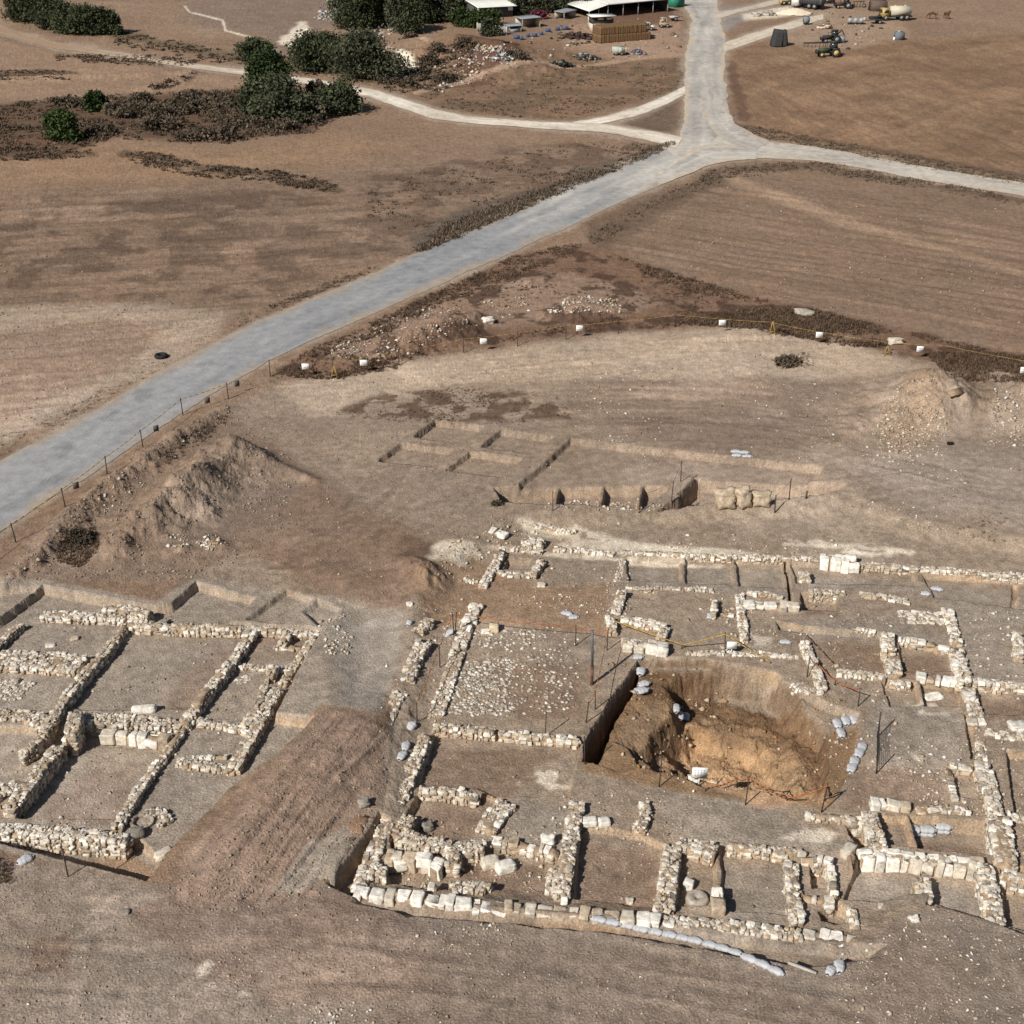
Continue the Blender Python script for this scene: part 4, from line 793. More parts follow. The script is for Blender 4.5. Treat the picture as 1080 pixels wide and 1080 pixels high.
wall('wall going down from the corner of the cobbled room', [(450, 772), (441, 792), (433, 812)], 0.8, ZR + .02, .3, .3)
wall('worn wall between the corner room and the spoil ramp', [(432, 815), (424, 834), (415, 852)], 0.8, ZR + .0, .3, .2)
wall('west wall of the corner building down to its front corner', [(412, 856), (402, 878), (390, 906), (378, 934)], 0.9, [ZR, ZR, ZR + .02, ZR + .05], .4, .4)
wall('heap of small grey stones on the corner of the west wall', [(420, 862), (436, 866)], 1.3, ZR + .12, .24, .05, name='stone_heap', cat='rubble')
# --- front part
wall('short wall of pale blocks below the cobbled room', [(442, 828), (470, 830), (502, 836)], 0.6, ZR - .05, .42, .5)
wall('thick rubble wall across the corner building', [(418, 878), (450, 884), (484, 890), (512, 890)], 0.9, ZR + .0, .3, .3)
wall('triangular spread of fallen white stones in the corner building', [(536, 843), (522, 857), (512, 874)], 1.2, ZR - .1, .3, .5, name='stone_heap', cat='rubble')
wall('block wall right of the triangular spread of stones', [(520, 882), (548, 886), (575, 892), (590, 897)], 0.6, ZR - .08, .46, .45)
wall('upper inner block wall of the corner building', [(408, 899), (422, 900), (438, 903)], 0.7, ZR + .0, .5, .4, block=True)
wall('hook of pale blocks in the middle of the corner building', [(440, 903), (452, 903), (464, 906), (456, 914)], 0.55, ZR + .0, .42, .45, block=True)
wall('short thick stub hanging from the rubble wall', [(480, 888), (477, 909)], 0.8, ZR + .05, .36, .3, name='wall_pier', cat='wall stub')
wall('two rough stubs inside the front corner', [(393, 908), (403, 912), (401, 924)], 0.55, ZR + .08, .38, .3, name='wall_pier', cat='wall stub')
wall('short row of rubble behind the middle of the front wall', [(476, 933), (497, 931), (513, 934)], 0.8, ZR + .0, .34, .4)
wall('dark pair of rough stones behind the front wall', [(451, 929), (461, 931)], 0.55, ZR + .05, .4, .05, name='stone_heap', cat='rubble')
wall('long upright wall dividing the front rooms', [(609, 843), (604, 870), (598, 905), (591, 945)], 0.85, ZR + .0, .36, .35)
wall('doubled piece beside the long upright wall', [(584, 914), (580, 938)], 0.55, ZR - .08, .36, .3)
wall('west half of the front wall, of squared white blocks', [(374, 938), (400, 941), (440, 944), (480, 949), (530, 954)], 0.7, ZR + .09, .48, .9, block=True)
wall('middle of the front wall, of weathered squared blocks', [(532, 954), (580, 958), (640, 963), (695, 968)], 0.7, ZR + .07, .46, .5, block=True)
wall('east part of the front wall, of small worn stones', [(698, 966), (760, 972), (800, 977), (845, 982)], 0.8, ZR + .02, .36, .35)
wall('low eastern end of the front wall with flat brown blocks', [(847, 982), (880, 987), (915, 993), (934, 993)], 0.75, ZR - .12, .52, .2, block=True)
wall('crooked stub in the floor below the great pit', [(678, 842), (682, 852), (675, 872)], 0.65, ZR - .05, .3, .2, name='wall_pier', cat='wall stub')
wall('left wall of the millstone room', [(710, 888), (706, 915), (701, 958)], 0.95, ZR + .08, .34, .3)
wall('top wall of the millstone room', [(715, 886), (735, 888), (756, 894)], 1.0, ZR + .08, .34, .35)
wall('white block pier on the right of the millstone room', [(757, 934), (758, 955)], 0.5, ZR - .0, .48, .6, block=True)
wall('stone row along the top of the plain room', [(768, 888), (795, 891), (825, 893), (848, 895)], 0.55, ZR - .1, .34, .35)
wall('upright wall between the plain room and the stone box', [(835, 906), (837, 935), (842, 970)], 0.75, ZR + .0, .36, .35)
wall('top side of the square stone box', [(846, 901), (862, 902), (876, 904)], 0.55, ZR + .05, .42, .45)
wall('right side of the square stone box', [(877, 908), (879, 925), (881, 942)], 0.5, ZR + .05, .42, .5)
wall('bottom side of the square stone box, of white blocks', [(847, 942), (862, 943), (874, 944)], 0.5, ZR - .02, .4, .65)
wall('short wall closing the half round hollow', [(899, 955), (902, 976)], 0.5, ZR - .1, .36, .45)
wall('low pale stones in line beside the half round hollow', [(926, 952), (940, 954)], 0.55, ZR - .15, .4, .5)
wall('cream block row along the south edge of the pit area', [(850, 856), (880, 859), (908, 862)], 0.6, ZR - .05, .4, .45)
wall('row of larger cream blocks right of the pit area', [(918, 844), (935, 844), (962, 848)], 0.55, ZR - .05, .48, .4, block=True)
wall('small stone row leading to the lower long wall', [(966, 850), (995, 850), (1022, 852)], 0.5, ZR - .12, .34, .4)
wall('bulky upright pier wall above the big block row', [(916, 853), (923, 872), (928, 892)], 0.95, ZR + .1, .42, .5)
wall('white boulder pair capping the tall earth stub', [(890, 888), (902, 894)], 0.65, ZR + .1, .5, .7, block=True)
wall('row of big pale blocks across the lower right rooms', [(908, 900), (945, 901), (990, 905), (1038, 909)], 0.7, ZR - .05, .44, .5, block=True)
wall('corner blocks where the big block row meets the right edge', [(1058, 918), (1080, 924), (1095, 928)], 0.7, ZR + .02, .46, .6)
wall('isolated oblong pier on the lower right floor', [(973, 923), (976, 948)], 0.85, ZR + .05, .34, .35, name='wall_pier', cat='wall stub')
wall('thick upright wall at the lower right, cut by the earth edge', [(1039, 909), (1046, 938), (1053, 972)], 0.95, ZR + .12, .42, .5)
wall('long block inside the plain room beside the millstone', [(723, 926), (732, 928)], 0.4, ZR - .2, .45, .7, block=True, name='stone_block', cat='stone block')

CG6, CF6 = cube_grid(6)
def crag(k, amp, seed):
    sph = CG6 / np.linalg.norm(CG6, axis=1, keepdims=True) * 1.15; v = CG6 * k + sph * (1 - k); d = v / np.linalg.norm(v, axis=1, keepdims=True)
    n = fbm(v[:, 0] * 1.0 + seed, v[:, 1] + 2.1 * v[:, 2], 0.9, 3, seed) + .5 * fbm(v[:, 2] + 5 + seed, v[:, 0] - v[:, 1], .5, 2, seed + 5)
    return v + d * (amp * n)[:, None]
T_CRAG = [crag(.5, .46, q) for q in range(8)]; T_HEWN = [crag(.8, .10, q + 20) for q in range(8)]
# --- loose blocks: each one a thing of its own
def block(label, px, py, dims, rz=0.0, col=None, white=0.5, T=None, name='stone_block', cat='stone block', group=None, sink=0.08):
    x, y, z = G(px, py); mb = MB()
    put_stone(mb, (0, 0, dims[2] / 2 - sink), dims, rz, T_CRAG if T is not None else T_HEWN, CF6, (stone_col(white) if col is None else np.asarray(col)) * .92, 0.06)
    o = mb.build(name, M_STONE); o.location = (x, y, z); return tag(o, label, cat, group)
W_ = ST_WHITE; M_ = ST_MID
block('squared white block lying alone inside the corner building', 423, 917, (.55, .5, .5), .2, W_)
block('left cream block of the two lying in the middle front room', 517, 913, (.75, .5, .45), .3, M_)
block('right white block of the two lying in the middle front room', 533, 917, (.8, .5, .42), .4, W_)
block('left pale block of the pair at the head of the oval hollow room', 622, 868, (.62, .42, .3), 0, W_ * .95)
block('right pale block of the pair at the head of the oval hollow room', 637, 869, (.5, .42, .32), .2, W_)
block('round grey-white boulder against the long upright wall', 578, 890, (.55, .5, .5), 0, W_, T=T_RUB)
block('grey boulder in the west wall corner of the narrow room', 451, 874, (.5, .45, .4), .3, ST_GREY, T=T_RUB)
block('small pale stone near the foot of the oval hollow room', 664, 951, (.3, .28, .22), 0, M_, T=T_RUB)
block('small round stone at the left of the plain earth in the lower middle', 132, 963, (.35, .28, .2), 0, ST_GREY, T=T_RUB)
block('white stone alone on the earth at the lower right', 964, 970, (.38, .3, .25), 0, W_, T=T_RUB)
block('rounded stone beside the end of the orange trench', 145, 887, (.6, .5, .45), .4, ST_GREY * .9, T=T_RUB)
block('small rubble lump at the top end of the orange trench', 173, 903, (.7, .5, .35), .8, M_, T=T_RUB)
block('left craggy tan boulder of three in the north trench', 764, 533, (1.15, .9, 1.15), .2, ST_TAN * 1.05, T=T_RUB, name='boulder', cat='boulder')
block('middle upright tan boulder of three in the north trench', 783, 533, (.85, .8, 1.25), .5, ST_TAN * 1.05, T=T_RUB, name='boulder', cat='boulder')
block('right low tan boulder of three in the north trench', 802, 531, (1.15, .8, .85), .1, ST_TAN, T=T_RUB, name='boulder', cat='boulder')
block('cream cube stone at the top of the cobbled room', 521, 665, (.5, .45, .45), 0, np.array([.62, .52, .36]))
block('small white stone left of the cream cube stone', 512, 667, (.45, .3, .25), .2, W_, T=T_RUB)
block('white stone on the earth above the broken wall', 432, 638, (.32, .3, .22), .3, W_, T=T_RUB)
block('white block in the bare room right of the white block row', 984, 735, (.9, .5, .16), .3, W_, T=T_RUB)
block('grey rounded stone on the bed of small stones', 1022, 737, (.55, .5, .45), .1, W_ * .8, T=T_RUB)
block('pale rounded boulder on the ledge near the right edge', 1072, 768, (.75, .6, .35), .1, W_ * .85, T=T_RUB)
block('small pale stone south of the small box room', 571, 618, (.45, .35, .28), .1, M_, T=T_RUB)
block('tiny white stone in the plain room by the stone box', 816, 908, (.2, .2, .16), 0, W_, T=T_RUB)
block('flat pale stone on the floor left of the long straight wall', 53, 681, (.5, .3, .16), .2, W_ * .9, T=T_RUB)
block('small tan stone on the floor left of the long straight wall', 79, 674, (.4, .35, .2), .2, ST_TAN, T=T_RUB)
block('rounded tan boulder at the top of the largest bare floor', 157, 665, (.75, .6, .5), .2, ST_TAN * 1.1, T=T_RUB)
block('tilted grey oblong boulder beside the rounded tan boulder', 171, 662, (.35, .9, .42), -.6, ST_GREY * 1.2, T=T_RUB)
block('long white lintel lying above the thick rubble wall', 152, 750, (1.15, .4, .35), .05, W_)
block('pair-end stone pale on the spoil left of the west wall', 384, 850, (.45, .4, .4), .3, ST_GREY * 1.2, T=T_RUB)
block('white limestone chunk on the pale crest right of the yellow fence', 944, 362, (1.1, .7, .5), .3, M_, T=T_RUB)
block('white chunk on the spoil bank behind the yellow fence', 515, 340, (.9, .6, .5), .3, W_, T=T_RUB)
block('broad pale chunk on the dark slope behind the yellow fence', 848, 332, (1.5, .9, .5), .1, M_ * .75, T=T_RUB)
# millstone: round flat stone with a hollow
x, y, z = G(735, 950); mb = MB(); prof = [(0.44, 0), (0.46, .12), (0.42, .24), (0.36, .28), (0.12, .26), (0.08, .18)]
nn = 18; th = np.linspace(0, 2 * math.pi, nn, endpoint=False); V = np.concatenate([np.stack([r * np.cos(th), r * np.sin(th), np.full(nn, h - .04)], 1) for r, h in prof])
i = np.arange(nn); j = (i + 1) % nn; mb.add(V, [np.concatenate([np.stack([i + k * nn, j + k * nn, j + (k + 1) * nn, i + (k + 1) * nn], 1) for k in range(len(prof) - 1)]), (i + (len(prof) - 1) * nn)[None, :]], lin(160, 150, 138))
o = mb.build('millstone', M_STONE); o.location = (x, y, z); tag(o, 'round flat grey millstone lying on the floor of a front room', 'millstone')
# round basin: ring of stones
x, y, z = G(150, 868); mb = MB()
for k in range(13):
    a = k / 13 * 2 * math.pi; put_stone(mb, (0.42 * math.cos(a), 0.42 * math.sin(a), 0.05), (.24, .16, .22), a + math.pi / 2, T_RUB, CF3, stone_col(0) * .75)
o = mb.build('stone_basin', M_STONE); o.location = (x, y, z); tag(o, 'small round basin ringed with stones on the left compound floor', 'basin')
# cobbled floor
mb = MB(); cob = [(487, 700), (515, 694), (540, 690), (546, 700), (535, 730), (548, 740), (546, 752), (500, 756), (472, 752), (470, 742)]
for k in range(3600):
    px, py = R.uniform(468, 612), R.uniform(662, 757)
    d = poly_sd(cob, np.array([px]), np.array([py]))[0] + 8 * fbm(np.array([px / 10]), np.array([py / 10]), 1, 2, 5)[0]
    d2 = poly_sd([(500, 666), (570, 664), (578, 674), (560, 682), (500, 682)], np.array([px]), np.array([py]))[0] + 8 * fbm(np.array([px / 6]), np.array([py / 6]), 1, 2, 6)[0]
    d = max(d, 6 * (poly_sd([(476, 690), (600, 684), (612, 700), (606, 752), (470, 756)], np.array([px]), np.array([py]))[0] > 0) * (R.random() < .18))
    if R.random() < (0.75 if d > 2 else 0.05 if d > -12 else 0) or R.random() < (0.55 if d2 > 0 else 0):
        x, y, z = G(px, py); s = R.uniform(.07, .16); put_stone(mb, (x, y, z + .0), (s * 1.2, s, s * .5), R.uniform(0, 3), T_PEB, CF2, stone_col(.25) * R.uniform(.65, .95), .15)
gx = G(512, 725); o = mb.build('cobbled_floor', M_PEBBLE, loc=gx); tag(o, 'floor of small white cobbles beside the long wall west of the pit', 'cobbled floor')
# ------------------------------------------------------------------ sandbags
def bag_mesh():
    nu, nv = 16, 9; V = []; Fq = []
    u = np.linspace(-1, 1, nu)
    prof = np.clip(1 - np.abs(u) ** 3.2, 0, 1) ** 0.55 * 1.0
    prof[0] = prof[-1] = 0.35; prof[-2] *= 0.8
    rr = np.random.default_rng(5)
    wr = rr.normal(0, .016, (16, 9)); wr[:, 0] *= .5
    for i in range(nu):
        for k in range(nv):
            a = 2 * math.pi * k / nv; c, s_ = math.cos(a), math.sin(a)
            c = np.sign(c) * abs(c) ** .7; s_ = np.sign(s_) * abs(s_) ** .8
            V.append([u[i] * .33 + (abs(u[i]) > .9) * rr.normal(0, .02), c * (.20 + wr[i, k]) * prof[i] * (1 + .08 * math.sin(u[i] * 5)), s_ * (.095 + wr[i, k] * .6) * prof[i] ** .8 - .03 * abs(u[i])])
    for i in range(nu - 1):
        for k in range(nv):
            a, b = i * nv + k, i * nv + (k + 1) % nv; Fq.append([a, a + nv, b + nv, b][::-1])
    m = MB(); m.add(np.array(V), [np.array(Fq)[:, ::-1], np.arange(nv)[None, ::-1], (np.arange(nv) + (nu - 1) * nv)[None, :]]); return m
BAG = bag_mesh().build('sandbag', M_BAG, smooth=True); first_bag = [True]
def bag(label, px, py, rz, dz=0.0, sc=(1, 1, 1), group='white sandbags on the dig', tilt=0.0):
    x, y, z = G(px, py)
    if first_bag[0]: o = BAG; first_bag[0] = False
    else: o = BAG.copy(); COL.objects.link(o)
    o.location = (x, y, z + .08 + dz); o.rotation_euler = (R.gauss(0, .06), tilt, rz); o.scale = sc
    return tag(o, label, 'sandbag', group)
ORD = ['first', 'second', 'third', 'fourth', 'fifth', 'sixth', 'seventh', 'eighth', 'ninth', 'tenth', 'eleventh', 'twelfth', 'thirteenth', 'fourteenth']
rowp = [(632, 971), (646, 974), (661, 977), (676, 981), (691, 984), (706, 987), (719, 990), (733, 993), (748, 997), (762, 1001), (776, 1006), (790, 1012), (804, 1018), (818, 1025)]
for k, (px, py) in enumerate(rowp):
    a = rowp[min(k + 1, 13)]; b = rowp[max(k - 1, 0)]; p0, p1 = P(*b), P(*a)
    bag('%s sandbag from the left in the row curving off the front wall' % ORD[k], px, py, math.atan2(p1[1] - p0[1], p1[0] - p0[0]), sc=(1.0, .82, 1.1), group='sandbags in the row below the front wall')
bag('upper of two slumped sandbags on the bare earth below the front wall', 885, 1020, 1.35, sc=(1, 1, 1.3))
bag('lower left of two slumped sandbags on the bare earth below the front wall', 876, 1025, .9, sc=(.75, .9, 1.2))
for k, (px, py, dz) in enumerate([(964, 870, 0), (979, 872, 0), (995, 874, 0), (964, 867, .19), (979, 868, .19), (995, 871, .19)]):
    bag('%s bag in the %s layer of the sandbag stack by the right rooms' % (['left', 'middle', 'right'][k % 3], ['lower', 'upper'][k // 3]), px, [871, 872, 874][k % 3], -.12, dz, sc=(1.05, 1.2, 1.25), group='sandbags stacked in two layers')
bag('white sandbag leaning by the rope post at the cobbled room corner', 473, 669, .5, tilt=-.4)
bag('sandbag at the foot of the rope post above the cobbled corner', 434, 767, .9, sc=(.8, 1.1, 1.6), tilt=-.3)
bag('upper of two sandbags beside the wall below the cobbled corner', 428, 788, 1.4)
bag('lower of two sandbags beside the wall below the cobbled corner', 424, 798, 1.2)
bag('small white sandbag at the tip of the broken wall', 432, 658, 1.2, sc=(.7, .8, 1.3))
bag('left of two sandbags behind the orange rope above the cobbled room', 598, 648, -.5)
bag('right of two sandbags behind the orange rope above the cobbled room', 605, 652, .1, sc=(.8, .9, .9))
bag('sandbag on the pit rim below the block wall', 676, 709, 1.3, sc=(1, 1.2, 1.4))
bag('small bag on the pit rim nearest the block wall', 673, 694, .1, sc=(.8, .9, 1))
for k, (px, py) in enumerate([(675, 729), (679, 724), (678, 733)]): bag('%s bag of the pile on the earth shelf left in the pit' % ['front left', 'back', 'front right'][k], px, py, .1 + .2 * k, sc=(.95, 1, 1.1), dz=.1 * k)
for k, (px, py) in enumerate([(713, 748), (717, 756), (723, 757)]): bag('%s sandbag of the three standing on the ledge inside the pit' % ['back', 'front left', 'front right'][k], px, py, 1.5, sc=(1, 1, 1.2))
for k, (px, py) in enumerate([(883, 764), (892, 761), (901, 760), (887, 774)]): bag('%s bag of the group on the shelf right of the pit' % ['left', 'middle', 'right', 'front'][k], px, py, 1.5, sc=(1.1, 1.1, 1.2))
for k, (px, py) in enumerate([(909, 789), (906, 795), (901, 804), (898, 811)]): bag('%s bag in the line of bags on the pit shelf by the black net' % ['topmost', 'second', 'third', 'lowest'][k], px, py, 1.1, sc=(1, 1.1, 1.1))
bag('white bag at the foot of the shadow casting stub', 749, 651, 1.2, sc=(.9, .9, 1.2))
bag('white bag on the dust floor behind the pit fence', 828, 678, -.1, sc=(.9, .9, .8))
bag('cream bag right of the orange rubble wall', 976, 627, -.2, sc=(.8, .9, .9))
bag('bluish bag right of the orange rubble wall', 988, 622, -.4)
for k, (px, py) in enumerate([(776, 477), (785, 478), (777, 481), (788, 482)]): bag('%s bag of the four on the scarp above the north trench' % ['upper left', 'upper right', 'lower left', 'lower right'][k], px, py, -.1, sc=(1, 1, 1.0))
bag('white bag lying at the left end of the orange trench', 27, 908, .7, sc=(1, 1.1, 1.3))

# ------------------------------------------------------------------ posts, ropes, nets, signs
def post_mesh(h, r=0.022, lean=(0, 0), mb=None):
    m = mb or MB(); m.tube((0, 0, -.15), (lean[0], lean[1], h), r, r, 6); return m
def stake(label, px, py, h, r=0.026, m=None, name='iron_stake', cat='stake', group='iron stakes round the dig'):
    x, y, z = G(px, py); o = post_mesh(h, r, (R.gauss(0, .04), R.gauss(0, .04))).build(name, m or M_IRON); o.location = (x, y, z); return tag(o, label, cat, group)
def fence(name, label, posts, hs, rope, sag=0.10, rr=0.018, r=0.028, closed=None, extra=None, group=None, skip=()):
    g0 = [G(*p) for p in posts]; loc = g0[len(g0) // 2]; t = thing(name, label, 'fence', loc, 0, group); tops = []
    for i, g in enumerate(g0):
        h = hs[i] if isinstance(hs, (list, tuple)) else hs; lean = (R.gauss(0, .05), R.gauss(0, .05))
        o = post_mesh(h, r, lean).build('post', M_IRON, t); o.location = np.array(g) - np.array(loc); tops.append(np.array([g[0] + lean[0] * .95, g[1] + lean[1] * .95, g[2] + h * .93]) - np.array(loc))
    mb = MB(); any_ = False
    for i in range(len(tops) - 1):
        if i in skip: continue
        a, b = tops[i], tops[i + 1]; n = 8; q = [a + (b - a) * k / n - np.array([0, 0, sag * 4 * (k / n) * (1 - k / n)]) for k in range(n + 1)]; mb.path(q, rr, 5); any_ = True
    if any_: mb.build('rope', rope, t)
    return t, loc, tops
fence('rope_fence', 'roadside fence of iron posts strung with yellowed rope along the asphalt', [(-22, 600), (17, 572), (69, 535), (113, 500), (151, 472), (193, 438), (241, 421)], 1.25, M_ROPE_Y, .06, .022, .035)
fence('rope_fence', 'yellow rope fence with white notices along the brush behind the dig', [(285, 397), (352, 398), (421, 385), (489, 372), (546, 365), (597, 358), (652, 352), (712, 345), (812, 352), (873, 364), (935, 373), (994, 378), (1092, 397)], [1.3, 1.2, 1.2, 1.2, 1.2, 1.2, 1.1, 1.1, 1.0, 1.0, 1.0, 1.1, 1.1], M_ROPE_Y, .06, .012, .035, skip=(0,))
fence('rope_fence', 'short red-orange rope fence left of the cobbled room', [(479, 672), (464, 704), (440, 761)], [1.45, 1.35, 1.0], M_ROPE_O, .1)
fence('rope_fence', 'orange rope crossing the top of the cobbled room', [(480, 670), (607, 681), (640, 686), (628, 748), (618, 762)], [1.4, 1.2, 1.3, 1.1, 1.2], M_ROPE_O, .12)
fence('rope_fence', 'yellow tape fence along the north rim of the pit', [(648, 665), (718, 684), (765, 691), (812, 700)], [.6, .3, 1.3, .1], M_ROPE_Y, .02, .03)
fence('rope_fence', 'orange rope fence along the south rim of the pit', [(744, 835), (777, 831), (786, 849), (830, 845), (866, 857), (870, 845)], [.2, .5, 1.6, .15, 1.6, .2], M_ROPE_O, .12, .03)
fence('rope_fence', 'red and yellow net fence fallen beside the slanting white wall', [(851, 714), (866, 712), (880, 722), (905, 745)], [1.25, .5, .35, 1.1], M_ROPE_O, .1, .03)
fence('trench_fence', 'three spaced stakes with cord standing on the north trench steps', [(583, 539), (674, 541), (708, 530), (718, 508)], [1.3, 1.2, 1.4, 1.4], M_IRON, .05, .008, .03, skip=(0,))
fence('trench_fence', 'corded stakes at the right end of the north trench', [(817, 541), (832, 527)], [1.15, 1.4], M_IRON, .05, .008, .035)
# black net hung on two poles
g1, g2 = G(924, 816), G(925, 778); t = thing('safety_net', 'black mesh net hung on two poles right of the pit', 'net', g1)
for g_ in (g1, g2): o = post_mesh(1.45, .03).build('pole', M_IRON, t); o.location = np.array(g_) - np.array(g1)
mb = MB(); d = np.array(g2) - np.array(g1)
for k in range(13):
    a = d * k / 12; mb.tube(a + np.array([0, 0, .1]), a + np.array([0, 0, 1.2 - .15 * math.sin(k / 12 * math.pi)]), .010, n=4)
for k in range(7):
    z = .1 + k * .17; mb.path([d * i / 6 + np.array([0, 0, z - .15 * (z / 1.2) * math.sin(i / 6 * math.pi)]) for i in range(7)], .010, 4)
mb.build('mesh', M_NET, t)
stake('lone iron stake with a long shadow beside the orange trench', 72, 925, 1.75)
stake('iron stake standing on the white block wall south of the cobbled room', 575, 778, 1.6)
stake('iron stake on the south-west rim of the pit', 695, 830, 1.6)
stake('iron stake by the lower left end of the shadowed trench', 617, 806, 1.5)
stake('short stake stump right of the three trench boulders', 850, 526, .5, .05)
# tall pipe by the pit
g0 = G(624, 722); t = thing('pipe_post', 'tall grey pipe post with a rusty foot at the west rim of the pit', 'pipe', g0)
mb = MB(); mb.tube((0, 0, 1.0), (-.05, 0, 3.1), .065, .065, 10); mb.build('pipe', mat('grey_pipe', (.11, .115, .13), rough=.5), t)
mb = MB(); mb.tube((0, 0, -.3), (0, 0, 1.05), .085, .08, 10); mb.tube((0, 0, .98), (0, 0, 1.06), .1, .1, 10); mb.build('foot', mat('rust', (.14, .07, .045), var=.4), t)
# notice boards
def notice(label, px, py, w, h, dark=False, up=0.55, ink=True, rz=0.0, group='notices hung on the rope fences'):
    x, y, z = G(px, py); t = thing('notice_board', label, 'notice', (x, y, z), rz, group)
    mb = MB(); mb.box((0, 0, up + h / 2), (w, .025, h)); mb.build('board', M_DARKB if dark else M_WHITE, t)
    if ink and not dark:
        m2 = MB()
        for k in range(2): m2.box((-.12 * w, -.017, up + h * (.62 - .26 * k)), (w * (.5 - .1 * k), .006, h * .07))
        m2.build('print', M_INK, t)
    return t
def nb(label, cx, cy, w, h, dark=False, base=14, **k): notice(label, cx, cy + base, w, h, dark, **k)
for k, (cx, cy) in enumerate([(323, 385), (384, 381), (510, 358), (611, 344), (761, 336), (863, 349), (969, 364), (1078, 387)]):
    L8 = ['white notice near the bend of the road beside the yellow post', 'white notice over the dark brush left of the spoil bank', 'white notice in front of the long spoil bank', 'white notice right of the stony spoil bank',
          'white notice hung before the dark brush left of the yellow post', 'white notice above the small round bush on the pale crest', 'white notice right of the white limestone chunk', 'white notice at the right edge of the photo']
    nb(L8[k], cx, cy, .52, .44, up=.62 if k < 4 else .6, base=13 if k < 4 else 15)
for k, (cx, cy) in enumerate([(82, 510), (166, 449), (220, 419), (251, 401)]):
    nb('dark square notice on the roadside rope, %s from the bottom' % ORD[k], cx, cy, .36, .42, True, rz=.6, group='dark notices on the roadside rope')
x, y, z = G(737, 828); t = thing('notice_board', 'white printed board on a stone at the south rim of the pit', 'notice', (x, y, z)); mb = MB(); mb.box((0, 0, .78), (.66, .03, .58)); mb.box((0, .03, .3), (.05, .03, .9)); mb.build('board', M_WHITE, t)
m2 = MB()
for k in range(3):
    for j in range(4): m2.box((-.2 + .13 * j, -.018, .92 - .12 * k), (.06, .006, .035))
m2.build('print', M_INK, t)
block('round pale stone at the foot of the white board by the pit', 731, 824, (.42, .4, .38), 0, W_, T=T_RUB)
x, y, z = G(769, 690); t = thing('notice_board', 'white notice on the yellow tape at the north rim of the pit', 'notice', (x, y, z)); mb = MB(); mb.box((.1, -.03, .55), (.5, .03, .42)); mb.box((.1, .01, .2), (.04, .04, .6)); mb.build('board', M_WHITE, t)
# plank, yellow barrier frames, tyre, slabs
x, y, z = G(846, 1022); mb = MB(); mb.box((0, 0, .06), (1.05, .13, .09), -.5); o = mb.build('plank', M_WOOD); o.location = (x, y, z); tag(o, 'short pale plank lying at the end of the sandbag row', 'plank')
M_YEL = mat('yellow_steel', (.32, .21, .06), rough=.6)
for (px, py, hgt, lab) in ((353, 398, 1.1, 'yellow steel trestle in the dark brush near the road bend'), (814, 352, 1.2, 'yellow steel trestle on the pale crest under the notices'), (935, 374, .8, 'small yellow trestle by the white limestone chunk')):
    x, y, z = G(px, py); mb = MB()
    for s_ in (-1, 1): mb.tube((s_ * .25, -.25, -.05), (0, 0, hgt * .85), .03, n=6); mb.tube((s_ * .25, .25, -.05), (0, 0, hgt * .85), .03, n=6)
    mb.tube((-.22, -.2, .25), (.22, -.2, .25), .03, n=6); o = mb.build('trestle', M_YEL); o.location = (x, y, z); tag(o, lab, 'trestle', 'yellow trestles along the rope')
def torus(mb, c, R_, r_, ax='z', n=18, m=8, col=(1, 1, 1)):
    u = np.linspace(0, 2 * math.pi, n, endpoint=False); v = np.linspace(0, 2 * math.pi, m, endpoint=False); U, V_ = np.meshgrid(u, v, indexing='ij')
    x = (R_ + r_ * np.cos(V_)) * np.cos(U); y = (R_ + r_ * np.cos(V_)) * np.sin(U); z = r_ * np.sin(V_)
    p = {'z': (x, y, z), 'y': (x, z, y), 'x': (z, x, y)}[ax]
    i = np.arange(n)[:, None]; j = np.arange(m)[None, :]; q = np.stack([(i * m + j + 0 * i).ravel(), (((i + 1) % n) * m + j).ravel(), (((i + 1) % n) * m + (j + 1) % m).ravel(), (i * m + (j + 1) % m + 0 * i).ravel()], 1)
    mb.add(np.stack([a.ravel() for a in p], 1) + np.array(c), [q], col)
M_RUB = mat('black_rubber', (.022, .022, .022), rough=.85)
x, y, z = G(170, 377); mb = MB(); torus(mb, (0, 0, .14), .36, .15); o = mb.build('tyre', M_RUB, smooth=True); o.location = (x, y, z); tag(o, 'old black tyre lying on the field edge left of the road', 'tyre')
def slab(label, pts, zt, h, name='slab', cat='slab', m=None, col=None):
    q = [(*P(p[0], p[1], zt), zt) for p in pts]; c = q[0]; mb = MB(); mb.poly(q[::-1] if np.cross(np.subtract(q[1], q[0])[:2], np.subtract(q[2], q[1])[:2]) < 0 else q, h, lin(146, 134, 120) if col is None else col); return tag(mb.build(name, m or M_STONE, loc=c), label, cat)
x, y, z = G(1006, 416); mb = MB(); mb.box((0, 0, .25), (1.2, .5, .08), .3, lin(150, 130, 108)); o = mb.build('board', M_STONE); o.location = (x, y, z); o.rotation_euler = (.5, .1, .2); tag(o, 'thin soil-coloured overhang jutting from the earth between the two right heaps', 'board')  # thin earth overhang of the heap, built as a soil-coloured slab
x, y, z = G(1002, 469); mb = MB(); put_stone(mb, (0, 0, .1), (.45, .2, .2), .1, T_RUB, CF3, lin(40, 36, 32)); o = mb.build('bag', M_PEBBLE); o.location = (x, y, z); tag(o, 'small black bag lying below the right spoil heaps', 'bag')
